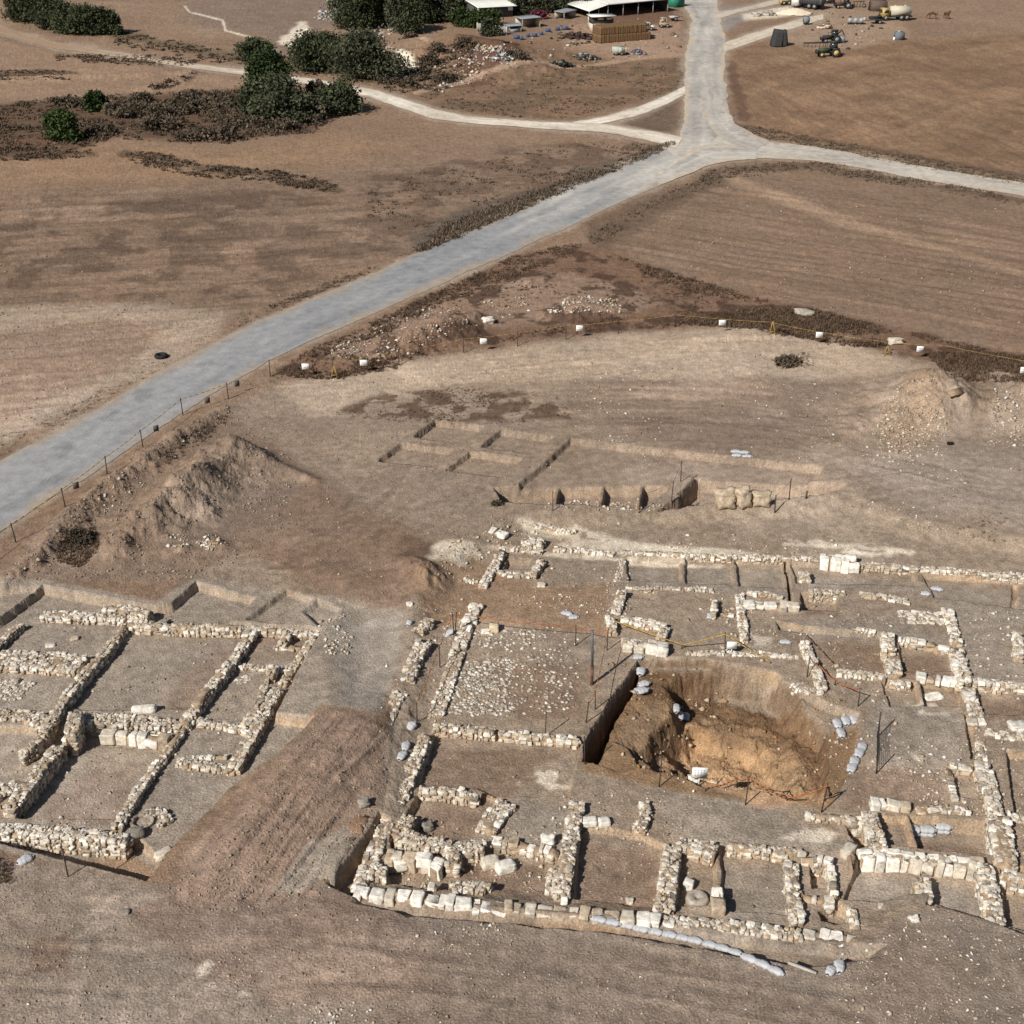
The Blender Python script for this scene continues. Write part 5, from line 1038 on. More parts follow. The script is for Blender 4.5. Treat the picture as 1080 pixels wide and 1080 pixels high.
# earth blocks left standing by the trench at the west corner
def earth(label, pts, zt, h, col):
    q = [(*P(p[0], p[1], zt), zt) for p in pts]; mb = MB(); a = np.array(q); cen = a.mean(0)
    if np.cross((a[1] - a[0])[:2], (a[2] - a[1])[:2]) < 0: a = a[::-1]
    n = len(a); N = 8; ring = []
    for i in range(n):
        for k in range(N): p = a[i] + (a[(i + 1) % n] - a[i]) * k / N; ring.append(p)
    ring = np.array(ring); m_ = len(ring); jit = np.random.default_rng(3).normal(0, .03, (m_, 2)); top = ring.copy(); top[:, :2] += jit; bot = ring.copy(); bot[:, 2] -= h; bot[:, :2] += (bot[:, :2] - cen[:2]) * .06 + jit * .5
    inner = cen + (top - cen) * .5; inner[:, 2] += np.random.default_rng(4).normal(.02, .02, m_)
    i = np.arange(m_); j = (i + 1) % m_
    mb.add(np.vstack([bot, top, inner, cen[None, :]]), [np.stack([i, j, j + m_, i + m_], 1), np.stack([i + m_, j + m_, j + 2 * m_, i + 2 * m_], 1), np.stack([i + 2 * m_, j + 2 * m_, np.full(m_, 3 * m_)], 1)], col)
    return tag(mb.build('earth_block', M_GROUND, loc=tuple(cen - np.array([0, 0, h]))), label, 'earth block')
earth('reddish earth block standing beside the west corner trench', [(361, 876), (374, 858), (390, 861), (381, 879)], .08, 1.1, lin(140, 112, 92))
earth('grey earth baulk standing above the west corner trench', [(326, 922), (352, 876), (376, 883), (350, 928)], .06, 1.1, lin(148, 136, 122))
earth('narrow upright earth stub with white boulders on top', [(892, 893), (897, 890), (902, 905), (898, 917)], -.16, .9, lin(146, 126, 106))
# ------------------------------------------------------------------ trees and shrubs
def leaf_cloud(mb, lobes, n, size, cols, seed, squash=0.9, inner=0.35):
    """many leaf sprays through the volume of overlapping lobes (centre, radii)"""
    r = np.random.default_rng(seed); w = np.array([l[1][0] * l[1][1] * l[1][2] for l in lobes]) ** .75; w /= w.sum()
    k = r.choice(len(lobes), n, p=w); C = np.array([l[0] for l in lobes])[k]; Rd = np.array([l[1] for l in lobes])[k]
    d = r.normal(size=(n, 3)); d /= np.linalg.norm(d, axis=1, keepdims=True); rad = (inner + (1 - inner) * r.random(n) ** .5) * (1 + .22 * r.normal(size=n))
    p = C + d * Rd * rad[:, None]; p = p[p[:, 2] > 0.02]; n = len(p)
    t = np.stack([r.normal(size=n), r.normal(size=n), r.normal(size=n) * squash], 1); t /= np.linalg.norm(t, axis=1, keepdims=True)
    b = np.cross(t, r.normal(size=(n, 3))); b /= np.linalg.norm(b, axis=1, keepdims=True)
    s = size * r.uniform(.5, 1.3, n)[:, None]; m = r.uniform(.35, .7, n)[:, None]
    V = np.stack([p - t * s, p + b * s * m, p + t * s, p - b * s * m], 1).reshape(-1, 3)
    cm = fbm(p[:, 0] * 1.0 + seed, p[:, 1] + p[:, 2] * .8, 1.3, 2, seed); f = np.clip(.5 + .6 * cm + .25 * r.normal(size=n), 0, 1)[:, None]
    c = np.array(cols[0]) + (np.array(cols[1]) - np.array(cols[0])) * f
    mb.add(V, [np.arange(n * 4).reshape(n, 4)], np.repeat(c, 4, 0))
GR_D, GR_L = np.array([.018, .025, .012]), np.array([.075, .084, .042]); GR_G0, GR_G1 = np.array([.032, .038, .022]), np.array([.092, .098, .056]); GR_B0, GR_B1 = np.array([.02, .034, .012]), np.array([.055, .08, .022])
DRY0, DRY1 = np.array([.050, .039, .027]), np.array([.135, .104, .072])
def tree(label, px, py, hgt, rx, kind='d', name='tree', cat='tree', group=None, n=2600, size=.34, low=None, ry=None, seed=None):
    x, y, z = G(px, py); seed = R.randrange(99999) if seed is None else seed; r = random.Random(seed); t = thing(name, label, cat, (x, y, z - .1), 0, group)
    low = True if low is None else low; big = name.endswith('tree'); n = int(n * (2.0 if big else 1.3)); size = size * (.72 if big else .8)
    mb = MB(); ry = ry or rx * .85; th = hgt * (.28 if not low else .12)
    mb.tube((0, 0, -.3), (.05, 0, th), .22 * hgt / 6, .15 * hgt / 6, 8); 
    lobes = []
    for k in range(11 if not low else 9):
        a = r.uniform(0, 6.28); q = r.uniform(.15, .85); cx, cy = math.cos(a) * q * rx, math.sin(a) * q * ry
        cz = hgt * (r.uniform(.45, .80) if not low else r.uniform(.25, .74)) - q * hgt * .12; lr = r.uniform(.22, .5)
        lobes.append(((cx, cy, cz), (rx * lr, ry * lr, hgt * r.uniform(.17, .26))))
        mb.tube((.05, 0, th), (cx * .8, cy * .8, cz), .09 * hgt / 6, .03, 5)
    lobes.append(((0, 0, hgt * .5), (rx * .62, ry * .62, hgt * .36))); lobes.append(((0, 0, hgt * (.7 if low else .82)), (rx * (.6 if low else .4), ry * (.6 if low else .4), hgt * .22)))
    if low: lobes.append(((0, 0, hgt * .22), (rx * .9, ry * .9, hgt * .22)))
    mb.build('trunk', M_BARK, t); m = MB(); cols = {'d': (GR_D, GR_L), 'g': (GR_G0, GR_G1), 'b': (GR_B0, GR_B1), 'y': (DRY0, DRY1)}[kind]
    leaf_cloud(m, lobes, n, size, cols, seed, inner=.25); m.build('crown', M_LEAF, t); return t
NW = [('tallest dark evergreen at the left end of the far hedge', 22, 22, 6.2, 3.4), ('dark evergreen second from the left in the far hedge', 38, 24, 6.5, 3.2), ('broad dark evergreen in the middle of the far hedge', 55, 30, 6.6, 3.6),
      ('dark evergreen in front of the far hedge gap', 72, 35, 5.6, 3.2), ('rounded dark evergreen right of the far hedge gap', 90, 36, 5.4, 3.4), ('dark evergreen near the right tip of the far hedge', 106, 36, 5.0, 3.0), ('smallest dark evergreen at the right tip of the far hedge', 119, 36, 4.4, 1.8)]
for l, px, py, h, rx in NW: tree(l, px, py, h, rx, 'd', 'evergreen_tree', group='evergreens in the far left hedge')
GV = [('tall evergreen at the left edge of the grove behind the quarry bank', 366, 30, 7.5, 3.0), ('dense evergreen second from the left in the grove', 380, 31, 8.5, 3.4), ('dense evergreen third from the left in the grove', 396, 28, 8.5, 3.4), ('evergreen in the middle of the grove above the grey rubble', 410, 25, 8.2, 3.2),
      ('evergreen overhanging the grey rubble bank', 424, 34, 8.4, 2.8), ('dark evergreen right of the rubble bank', 434, 35, 7.0, 2.6), ('shadowy evergreen deep in the grove', 446, 25, 7.5, 3.0), ('evergreen left of the gap in the grove', 456, 22, 6.2, 2.8), ('grey-green tree right of the gap in the grove', 468, 23, 6.0, 2.8), ('low tree touching the white roofed house on the left', 480, 22, 5.0, 2.4)]
for l, px, py, h, rx in GV: tree(l, px, py, h, rx, 'd' if 'grey' not in l else 'g', 'evergreen_tree', group='evergreens of the grove')
FR = [('green bush in front of the left end of the white roofed house', 488, 28, 3.6, 2.2, 'b'), ('green bush before the dark wall of the white roofed house', 503, 29, 3.4, 2.3, 'b'), ('round shrub by the grey yard fence', 515, 38, 3.4, 1.8, 'g'), ('bright green bush before the white roofed house', 520, 27, 3.2, 1.8, 'b')]
for l, px, py, h, rx, k in FR: tree(l, px, py, h, rx, k, 'bush', 'bush', 'bushes before the house', 1400, low=True)
OL = [('grey olive tree right behind the white roofed house', 548, 15), ('grey olive tree above the purple bush', 560, 14), ('grey olive tree second right of the purple bush', 574, 13), ('grey olive tree in the middle of the olive row', 586, 12), ('grey olive tree left of the lean-to hut', 598, 13), ('grey olive tree behind the lean-to hut', 609, 13), ('last grey olive tree beside the open barn', 619, 14)]
for l, px, py in OL: tree(l, px, py, R.uniform(3.8, 4.8), 2.2, 'g', 'olive_tree', 'olive tree', 'olive trees behind the yard', 1500)
for l, px, py in (('grey olive tree cropped by the top edge above the house', 530, -1), ('grey olive tree cropped by the top edge left of the barn', 590, 2), ('dark tree cropped by the top edge left of the house', 505, 0), ('dark tree cropped by the top edge behind the grove gap', 470, 2), ('dark tree cropped by the top edge above the grove', 440, 0), ('grey tree cropped by the top edge right of the house', 556, 2)): tree(l, px, py, 6, 3.6, 'g', 'olive_tree', 'olive tree', 'trees cropped by the top edge', 1500)
bq = tree('purple flowering bush in the farm yard', 567, 20, 1.9, 1.9, 'g', 'flowering_bush', 'bush', None, 900, low=True)
for ch in bq.children:
    if ch.name.startswith('crown'): a = ch.data.attributes['tint']; n_ = len(a.data); b_ = np.empty(n_ * 4, np.float32); a.data.foreach_get('color', b_); b_ = b_.reshape(-1, 4); b_[:, :3] *= np.array([1.5, .35, .9]); a.data.foreach_set('color', b_.ravel())
# trees of the middle distance
tree('left dark tree of the pair above the bend of the white track', 331, 76, 6.6, 4.2, 'd', group='pair above the track')
tree('second dark tree of the pair above the bend of the white track', 348, 74, 6.0, 3.4, 'd', group='pair above the track')
tree('broad round tree beside the white quarry face', 384, 83, 7.6, 5.6, 'g', n=5200, seed=5)
tree('small rounded tree alone left of the quarry track', 271, 64, 3.9, 3.0, 'd', n=1500)
tree('bright green tree rising at the end of the wadi thicket', 287, 109, 7.6, 3.6, 'b', n=2600, low=False)
tree('dark spreading tree in the wadi thicket below the bright one', 299, 127, 6.6, 3.9, 'g', n=3000, low=True)
tree('dark low tree at the right foot of the wadi thicket', 318, 128, 4.2, 3.2, 'g', n=1800, low=True)
tree('dark low tree at the left foot of the wadi thicket', 271, 118, 4.6, 2.8, 'd', n=1600, low=True)
tree('round grey bush right of the wadi thicket', 334, 103, 2.7, 2.2, 'y', 'bush', 'bush', n=900, low=True)
tree('dark round tree right of the wadi thicket', 361, 119, 4.4, 3.4, 'd', n=2200, low=True)
tree('round green tree at the near side of the wadi', 68, 147, 3.8, 2.7, 'b', n=1800, low=True)
tree('small green tree on the far side of the wadi', 101, 117, 3.0, 1.9, 'b', n=1100, low=True)
# grey scrub bushes along the wadi and the far bank
SCR = [(72, 112), (120, 120), (135, 123), (150, 116), (165, 122), (180, 114), (195, 119), (210, 111), (224, 116), (238, 112), (250, 116), (262, 108), (150, 107), (200, 105), (232, 104), (160, 137), (175, 135), (110, 142), (260, 132), (246, 134), (282, 135), (300, 136), (215, 145), (238, 147), (204, 148), (330, 130), (470, 86), (448, 78), (455, 68), (462, 55), (432, 42), (440, 84), (492, 48), (410, 88), (430, 92), (540, 60)]
PLACE = ['in the wadi below the field bank', 'in the wadi scrub belt', 'on the wadi edge left of the thicket', 'on the slope by the quarry bank']
for k, (px, py) in enumerate(SCR):
    tree('grey dry shrub, %s' % (PLACE[3] if px > 400 else PLACE[2] if py > 130 else PLACE[1]), px, py, R.uniform(1.1, 1.9), R.uniform(1.6, 2.6), 'y', 'dry_shrub', 'shrub', ('shrubs on the quarry slope' if px > 400 else 'shrubs on the wadi edge' if py > 130 else 'shrubs of the wadi belt'), 620, .26, low=True)
tree('low round dry bush alone on the pale crest', 832, 383, .75, 1.3, 'y', 'dry_shrub', 'shrub', n=900, size=.16, low=True)
tree('dark brown bush on the left flank of the spoil heap', 82, 572, 1.0, 1.2, 'y', 'dry_shrub', 'shrub', n=1500, size=.12, low=True)
tree('small dry plant at the left end of the north trench', 524, 533, .5, .4, 'y', 'dry_shrub', 'shrub', n=300, size=.1, low=True)

# ------------------------------------------------------------------ dry grass and brush: uncountable
def brush(name, zones, cols, hgt, spread, seed, blades=9, wdt=.05, lab='dry brown brush and weeds'):
    r = np.random.default_rng(seed); mb = MB(); Vs = []; Cs = []
    for pts, dens, thr, sc in zones:
        xs = [p[0] for p in pts]; ys = [p[1] for p in pts]; A = (max(xs) - min(xs)) * (max(ys) - min(ys)); n = int(A * dens * 2.6)
        qx = r.uniform(min(xs), max(xs), n); qy = r.uniform(min(ys), max(ys), n); ok = poly_sd(pts, qx, qy) > -3 * r.random(n); qx, qy = qx[ok], qy[ok]
        sc = sc * .5; w = np.array([P(a, b) for a, b in zip(qx, qy)]) if len(qx) else np.zeros((0, 2)); nz = fbm(w[:, 0], w[:, 1], 2.5, 3, seed) + .25 * r.normal(size=len(w)); ok = nz > thr + .08; 
        for (px, py) in zip(qx[ok], qy[ok]):
            if any(True for _ in ()): pass
            x, y, z = G(px, py); s = sc * r.uniform(.5, 1.25); k = blades
            a = r.uniform(0, 6.283, k); lean = r.uniform(.2, 1.0, k) * spread * s; h = hgt * s * r.uniform(.25, 1.0, k) ** 1.2; bx, by = r.normal(0, spread * .45 * s, k), r.normal(0, spread * .45 * s, k); w_ = wdt * s * r.uniform(.7, 1.6, k)
            w_ = w_ * (1.0 + max(0, (y - 70) / 110)); p0 = np.stack([x + bx - np.sin(a) * w_, y + by + np.cos(a) * w_, np.full(k, z - .02)], 1); p1 = np.stack([x + bx + np.sin(a) * w_, y + by - np.cos(a) * w_, np.full(k, z - .02)], 1); p2 = np.stack([x + bx + np.cos(a) * lean, y + by + np.sin(a) * lean, z + h], 1)
            Vs.append(np.stack([p0, p1, p2], 1).reshape(-1, 3)); f = r.random((k, 1)) * .6 + .4 * r.random(); Cs.append(np.repeat(cols[0] + (cols[1] - cols[0]) * f, 3, 0))
    V = np.vstack(Vs); mb.add(V, [np.arange(len(V)).reshape(-1, 3)], np.vstack(Cs)); return tag(mb.build(name, M_BRUSH), kind='stuff')
BR0, BR1 = np.array([.045, .030, .022]), np.array([.17, .115, .078]); GY0, GY1 = np.array([.060, .045, .033]), np.array([.18, .138, .10])
brush('dry_brush', [([(285, 396), (330, 370), (430, 324), (540, 273), (615, 256), (600, 268), (540, 292), (470, 318), (400, 352), (350, 372), (400, 382), (420, 386), (345, 400)], .22, -.05, 1.0), ([(380, 388), (480, 366), (600, 350), (720, 342), (800, 335), (720, 328), (640, 338), (520, 358), (400, 378)], .16, 0, .9),
                    ([(460, 330), (560, 280), (680, 295), (760, 320), (700, 335), (600, 310), (500, 335)], .06, .15, .9), ([(720, 340), (790, 328), (850, 326), (920, 345), (935, 366), (880, 362), (800, 346)], .30, -.3, 1.3), ([(975, 372), (1040, 372), (1165, 392), (1165, 408), (1080, 402), (1010, 400)], .28, -.25, 1.2),
                    ([(640, 270), (720, 292), (800, 318), (900, 338), (1080, 380), (1000, 362), (860, 335), (720, 305)], .14, -.1, 1.2), ([(355, 436), (420, 416), (520, 409), (592, 420), (600, 440), (520, 448), (400, 442)], .12, .05, .6), ([(150, 495), (190, 465), (235, 438), (242, 444), (200, 475), (165, 500)], .12, .05, .8),
                    ([(60, 590), (62, 560), (95, 545), (105, 575), (85, 598)], .3, 0, .7), ([(815, 385), (820, 372), (855, 372), (858, 386)], .12, .1, .7), ([(1000, 548), (1040, 535), (1080, 545), (1070, 572), (1030, 570)], .03, .1, .6), ([(0, 905), (14, 912), (10, 932), (-20, 932), (-20, 905)], .2, 0, .5)], (BR0, BR1), .42, .30, 201)
brush('verge_scrub', [([(440, 266), (470, 238), (560, 206), (640, 176), (690, 156), (712, 150), (690, 162), (640, 182), (560, 216), (480, 250)], .30, -.4, 1.5), ([(385, 200), (500, 172), (620, 150), (690, 152), (560, 204), (460, 236), (392, 246)], .05, .05, 1.2), ([(775, 132), (860, 147), (960, 167), (1080, 188), (1150, 200), (1150, 204), (1080, 193), (950, 172), (850, 152), (775, 138)], .25, -.3, 1.0),
                      ([(745, 180), (860, 171), (920, 182), (1080, 211), (1080, 215), (910, 188), (850, 177), (740, 190)], .2, -.2, 1.0), ([(620, 250), (700, 206), (755, 182), (760, 190), (700, 214), (630, 258)], .12, -.05, 1.0), ([(440, 97), (560, 78), (720, 62), (720, 92), (650, 112), (590, 125), (470, 118)], .06, .05, 1.2),
                      ([(250, 345), (330, 311), (400, 282), (460, 256), (460, 252), (400, 278), (330, 306), (250, 338)], .15, -.1, .9), ([(0, 460), (60, 440), (180, 372), (250, 340), (180, 380), (60, 450), (0, 482)], .05, .1, .6)], (GY0, GY1), .5, .45, 202)
brush('wadi_scrub', [([(-80, 118), (90, 104), (290, 94), (345, 125), (330, 138), (230, 150), (120, 145), (60, 168), (-80, 170)], .12, -.05, 1.3), ([(110, 118), (200, 106), (290, 100), (335, 128), (250, 146), (200, 150), (230, 132), (150, 124)], .16, -.2, 1.5), ([(133, 160), (180, 165), (215, 176), (290, 181), (355, 196), (350, 202), (280, 190), (200, 184), (140, 170)], .2, -.3, 1.1), ([(0, 157), (50, 160), (98, 160), (95, 167), (0, 167)], .15, -.2, 1.0),
                     ([(0, 76), (40, 74), (75, 78), (70, 84), (0, 84)], .2, -.2, 1.0), ([(120, 33), (180, 44), (250, 58), (300, 66), (250, 68), (170, 54), (120, 44)], .12, -.1, 1.4), ([(60, 58), (130, 58), (210, 65), (200, 70), (60, 62)], .2, -.2, 1.1), ([(400, 90), (440, 70), (480, 45), (500, 52), (470, 92), (420, 98)], .12, -.05, 1.4), ([(640, 40), (600, 50), (590, 30), (620, 25)], .1, 0, 1.2),
                     ([(148, 92), (185, 84), (208, 76), (205, 82), (160, 95)], .14, -.1, 1.2), ([(342, 18), (362, 12), (352, 0), (330, 5)], .05, 0, 1.0)], (np.array([.05, .036, .026]), np.array([.15, .11, .078])), .5, .5, 203, wdt=.09)

# ------------------------------------------------------------------ loose stones and clods: uncountable
def scatter(name, zones, seed, mat_=M_PEBBLE):
    r = np.random.default_rng(seed); Vs = []; Cs = []
    for pts, num, smin, smax, cols, thr in zones:
        xs = [p[0] for p in pts]; ys = [p[1] for p in pts]; qx = r.uniform(min(xs), max(xs), num); qy = r.uniform(min(ys), max(ys), num); ok = poly_sd(pts, qx, qy) > 0; qx, qy = qx[ok], qy[ok]
        w = np.array([P(a, b) for a, b in zip(qx, qy)]); nz = fbm(w[:, 0], w[:, 1], 3.0, 3, seed + 3) + .3 * r.normal(size=len(w)); ok = nz > thr + .08; qx, qy = qx[ok], qy[ok]; n = len(qx)
        c = np.array([G(a, b) for a, b in zip(qx, qy)]); s = smin * (smax / smin) ** (r.random(n) ** 2.2)
        dirs = OCT[None] * (1 + .45 * r.normal(size=(n, 6, 1)).clip(-1, 1)); dirs = dirs + .25 * r.normal(size=(n, 6, 3)); dirs[:, :, 2] *= .7
        a = r.uniform(0, 6.28, n); ca, sa = np.cos(a)[:, None], np.sin(a)[:, None]; x = dirs[:, :, 0] * ca - dirs[:, :, 1] * sa; y = dirs[:, :, 0] * sa + dirs[:, :, 1] * ca
        v = np.stack([x, y, dirs[:, :, 2]], 2) * (s / 2)[:, None, None] + c[:, None, :] + np.array([0, 0, 1.0]) * (s * .12)[:, None, None]
        col = np.asarray(cols)[r.integers(0, len(cols), n)] * r.uniform(.75, 1.15, (n, 1)); Vs.append(v.reshape(-1, 3)); Cs.append(np.repeat(col, 6, 0))
    V = np.vstack(Vs); n = len(V) // 6; mb = MB(); mb.add(V, [(np.arange(n)[:, None, None] * 6 + OCF[None]).reshape(-1, 3)], np.vstack(Cs)); return tag(mb.build(name, mat_), kind='stuff')
SW, SS, SC_ = ST_WHITE * .8, ST_TAN * .95, np.array([.22, .17, .13])
FULL_S = [(-60, 905), (60, 910), (160, 935), (345, 935), (430, 968), (640, 980), (850, 1025), (980, 958), (1150, 1010), (1150, 1108), (-70, 1108)]
scatter('loose_stones', [(FULL_S, 9000, .025, .12, [SC_, SC_ * 1.3, SS], -.5), (FULL_S, 1200, .03, .12, [SW, SS], .1), ([(880, 1010), (1000, 960), (1150, 1010), (1150, 1100), (900, 1095)], 1100, .04, .2, [SW, SS], -.3), ([(205, 1040), (240, 1000), (262, 1010), (265, 1060), (225, 1065)], 200, .03, .18, [SW, SS, SS], -.1), ([(300, 1060), (400, 1050), (400, 1080), (300, 1080)], 90, .05, .2, [SW], 0),
    ([(165, 960), (345, 745), (425, 775), (400, 860), (330, 960)], 5200, .03, .13, [SC_, SC_ * 1.4, SS * .8], -.6), ([(420, 990), (520, 960), (560, 1000), (480, 1010)], 500, .03, .14, [SW, SS], .0),
    ([(0, 612), (60, 545), (150, 475), (240, 425), (255, 440), (330, 505), (260, 590), (200, 612)], 9000, .04, .2, [SC_, SC_ * 1.3, SS * .8], -.3), ([(0, 612), (60, 545), (110, 505), (240, 425), (250, 440), (180, 500), (90, 570), (30, 612)], 1800, .05, .32, [SS, SW, SC_], .0), ([(205, 572), (225, 562), (238, 572), (220, 582)], 260, .08, .35, [SS, SW], -.6), ([(175, 565), (200, 558), (200, 575), (178, 578)], 120, .08, .35, [SS, SW], -.4),
    ([(335, 375), (430, 328), (500, 318), (560, 310), (560, 330), (480, 350), (400, 385)], 4200, .06, .34, [SS, SW, SC_ * 1.4, SC_], -.1), ([(575, 330), (600, 312), (650, 315), (662, 330)], 1100, .07, .34, [SS, SW, SC_ * 1.5], -.3), ([(915, 450), (950, 405), (990, 395), (1000, 460), (985, 478), (930, 478)], 2200, .05, .3, [SW, SS, SS, SC_ * 1.4], -.3), ([(1040, 470), (1050, 410), (1150, 400), (1150, 480)], 1900, .05, .3, [SW, SS, SS, SC_ * 1.4], -.3), ([(920, 480), (1000, 470), (1000, 490), (920, 490)], 200, .05, .3, [SW, SS], -.2),
    ([(600, 402), (900, 400), (930, 480), (880, 490), (600, 470)], 2600, .04, .22, [SW, SS, SC_], .05), ([(880, 480), (1150, 480), (1150, 590), (900, 545)], 2400, .04, .22, [SW, SS, SC_], -.05), ([(660, 478), (700, 475), (720, 490), (690, 495)], 60, .05, .2, [SW], 0),
    ([(575, 528), (700, 530), (700, 540), (575, 538)], 420, .06, .3, [SS, SW], -.4), ([(460, 575), (545, 545), (760, 560), (900, 570), (900, 585), (585, 578), (520, 575), (500, 620), (460, 610)], 2600, .04, .28, [SW, SS, SS], -.2), ([(560, 600), (640, 600), (640, 650), (540, 640)], 700, .04, .2, [SS, SW], -.1), ([(640, 600), (665, 590), (665, 660), (640, 660)], 500, .05, .25, [SS, SW], -.3),
    ([(720, 620), (930, 650), (1010, 720), (880, 760), (840, 680), (720, 690)], 2600, .04, .26, [SW, SS, SS], -.1), ([(1010, 640), (1150, 650), (1150, 900), (1070, 920), (1020, 760)], 1800, .04, .24, [SW, SS], .0), ([(880, 760), (1030, 760), (1050, 860), (860, 850)], 1500, .04, .2, [SW, SS], .0), ([(600, 780), (900, 850), (900, 890), (700, 890), (560, 860)], 1400, .03, .18, [SW, SS, SC_], .0),
    ([(380, 870), (600, 850), (600, 945), (390, 935)], 1700, .04, .24, [SW, SS, SS], -.1), ([(600, 860), (850, 890), (850, 975), (600, 950)], 1300, .03, .18, [SS, SC_, SW], .0), ([(430, 770), (600, 780), (600, 840), (430, 850)], 800, .03, .16, [SS, SC_], .0), ([(410, 640), (500, 630), (480, 760), (400, 780)], 900, .04, .22, [SS, SW], .0), ([(335, 655), (372, 645), (372, 690), (345, 690)], 420, .06, .28, [SS, SW], -.2),
    ([(-60, 640), (330, 660), (250, 810), (120, 880), (-60, 870)], 3000, .03, .17, [SS, SC_, SW], -.1), ([(640, 700), (900, 720), (870, 840), (640, 810)], 1500, .05, .3, [PITC * 1.1, SS], -.2), ([(250, 430), (600, 450), (560, 540), (430, 640), (250, 600)], 3500, .03, .16, [SC_, SS, SC_], -.2), ([(300, 405), (800, 355), (900, 372), (850, 400), (400, 410)], 1800, .04, .2, [SS, SC_, SW], -.1),
    ([(-70, 330), (240, 335), (235, 350), (60, 450), (-70, 490)], 3000, .04, .2, [SC_, SS * .8, SS], -.1), ([(-70, 200), (400, 180), (380, 285), (240, 345), (-70, 330)], 5000, .06, .22, [SC_, SC_ * .8, SS * .7], -.1), ([(640, 270), (760, 190), (1150, 230), (1150, 370), (860, 330)], 2500, .08, .3, [SC_, SS * .8], .0), ([(330, 20), (345, 0), (362, 0), (355, 25)], 160, .3, 1.2, [SW * .8, np.array([.35, .36, .38])], -.5),
    ([(372, 40), (400, 25), (430, 15), (425, 32), (390, 42)], 300, .3, 1.0, [SW * .7, np.array([.33, .34, .36])], -.5), ([(485, 65), (500, 48), (530, 50), (550, 55), (540, 66), (510, 68)], 320, .25, 1.1, [SW * .8, SS, np.array([.36, .37, .39])], -.3), ([(455, 95), (470, 70), (490, 55), (510, 75), (470, 98)], 260, .2, .8, [SS, SW], -.1), ([(300, 52), (325, 30), (330, 44), (315, 54)], 200, .3, 1.2, [SW], -.4), ([(405, 70), (430, 62), (445, 78), (440, 84), (415, 72)], 160, .3, 1.2, [SW], -.4)], 301)

scatter('farm_debris', [([(545, 40), (600, 28), (640, 22), (715, 18), (720, 58), (650, 62), (600, 75), (560, 72), (535, 60)], 420, .2, .9, [np.array([.3, .29, .27]), np.array([.05, .045, .04]), np.array([.5, .48, .44]), np.array([.2, .14, .09])], -.2), ([(868, 8), (930, 25), (930, 45), (880, 55), (855, 35)], 200, .2, .8, [np.array([.45, .38, .3]), np.array([.06, .05, .045])], -.2), ([(440, 95), (470, 45), (545, 45), (550, 72), (500, 92)], 500, .2, .7, [np.array([.3, .26, .21]), np.array([.42, .4, .36]), np.array([.1, .075, .055])], -.2), ([(375, 28), (430, 36), (450, 60), (430, 80), (400, 60)], 300, .2, .8, [np.array([.34, .31, .28]), np.array([.45, .41, .36])], -.1)], 305)
# ------------------------------------------------------------------ farm buildings
def frame(p0, p1):
    a, b = np.array(P(*p0)), np.array(P(*p1)); d = b - a; return (a[0], a[1], hz(*a)), math.atan2(d[1], d[0]), float(np.linalg.norm(d))
M_ROOF = mat('pale_roof_sheet', (.70, .69, .63), var=.08, scale=.6, rough=.6); M_DWALL = mat('dark_wall', (.075, .08, .09), var=.2); M_CREAM = mat('cream_wall', (.52, .47, .38), var=.12); M_STEEL = mat('grey_steel', (.30, .31, .33), var=.15, rough=.5); M_BACK = mat('interior_shade', (.05, .045, .04), var=.3)  # M_BACK: near-black colour paints in the shade inside barn and openings
def corr(mb, x0, x1, y0, y1, zf, n=60, amp=.04, th=.06, col=(1, 1, 1)):
    xs = np.linspace(x0, x1, n); z = amp * np.sin(np.arange(n) * math.pi); z = amp * ((np.arange(n) % 2) * 2 - 1); V = []
    for zz in (0, -th): V += [(x, y0, zf(x, y0) + a + zz) for x, a in zip(xs, z)] + [(x, y1, zf(x, y1) + a + zz) for x, a in zip(xs, z)]
    i = np.arange(n - 1); A, B, C, D = i, i + n, i + 2 * n, i + 3 * n
    mb.add(np.array(V), [np.stack([A, A + 1, B + 1, B], 1), np.stack([C, D, D + 1, C + 1], 1), np.stack([A, C, C + 1, A + 1], 1), np.stack([B, B + 1, D + 1, D], 1), np.array([[0, n, 3 * n, 2 * n], [n - 1, 3 * n - 1, 4 * n - 1, 2 * n - 1]])], col)
# open barn
loc, rz, Lb = frame((641, 19), (704, 13.5)); t = thing('open_barn', 'long open fronted barn with a pale sheet roof beside the road', 'barn', loc, rz)
mb = MB(); corr(mb, -.3, Lb + .3, -.4, 9, lambda x, y: 2.35 + y * .045, 70); ro = mb.build('roof', M_ROOF, t)
mb = MB(); corr(mb, -4.2, -.3, -.4, 9, lambda x, y: 2.3 + x * .22 + y * .045, 24); mb.build('lean_to_roof', M_ROOF, t)
for k in range(5): mb = MB(); mb.tube((Lb * k / 4, 0, -.2), (Lb * k / 4, 0, 2.33), .09, n=6); mb.build('post', M_STEEL, t)
for k in (-4, -2): mb = MB(); mb.tube((k, 0, -.2), (k, 0, 2.3 + k * .22), .07, n=6); mb.build('post', M_STEEL, t)
mb = MB(); mb.box((Lb / 2, 8.8, 1.25), (Lb, .1, 2.6)); mb.box((Lb - .05, 4.4, 1.2), (.1, 8.7, 2.3)); mb.build('back_wall', M_BACK, t)
mb = MB(); mb.box((Lb / 2, -.38, 2.24), (Lb + .5, .06, .16)); mb.build('eave_beam', M_STEEL, t)
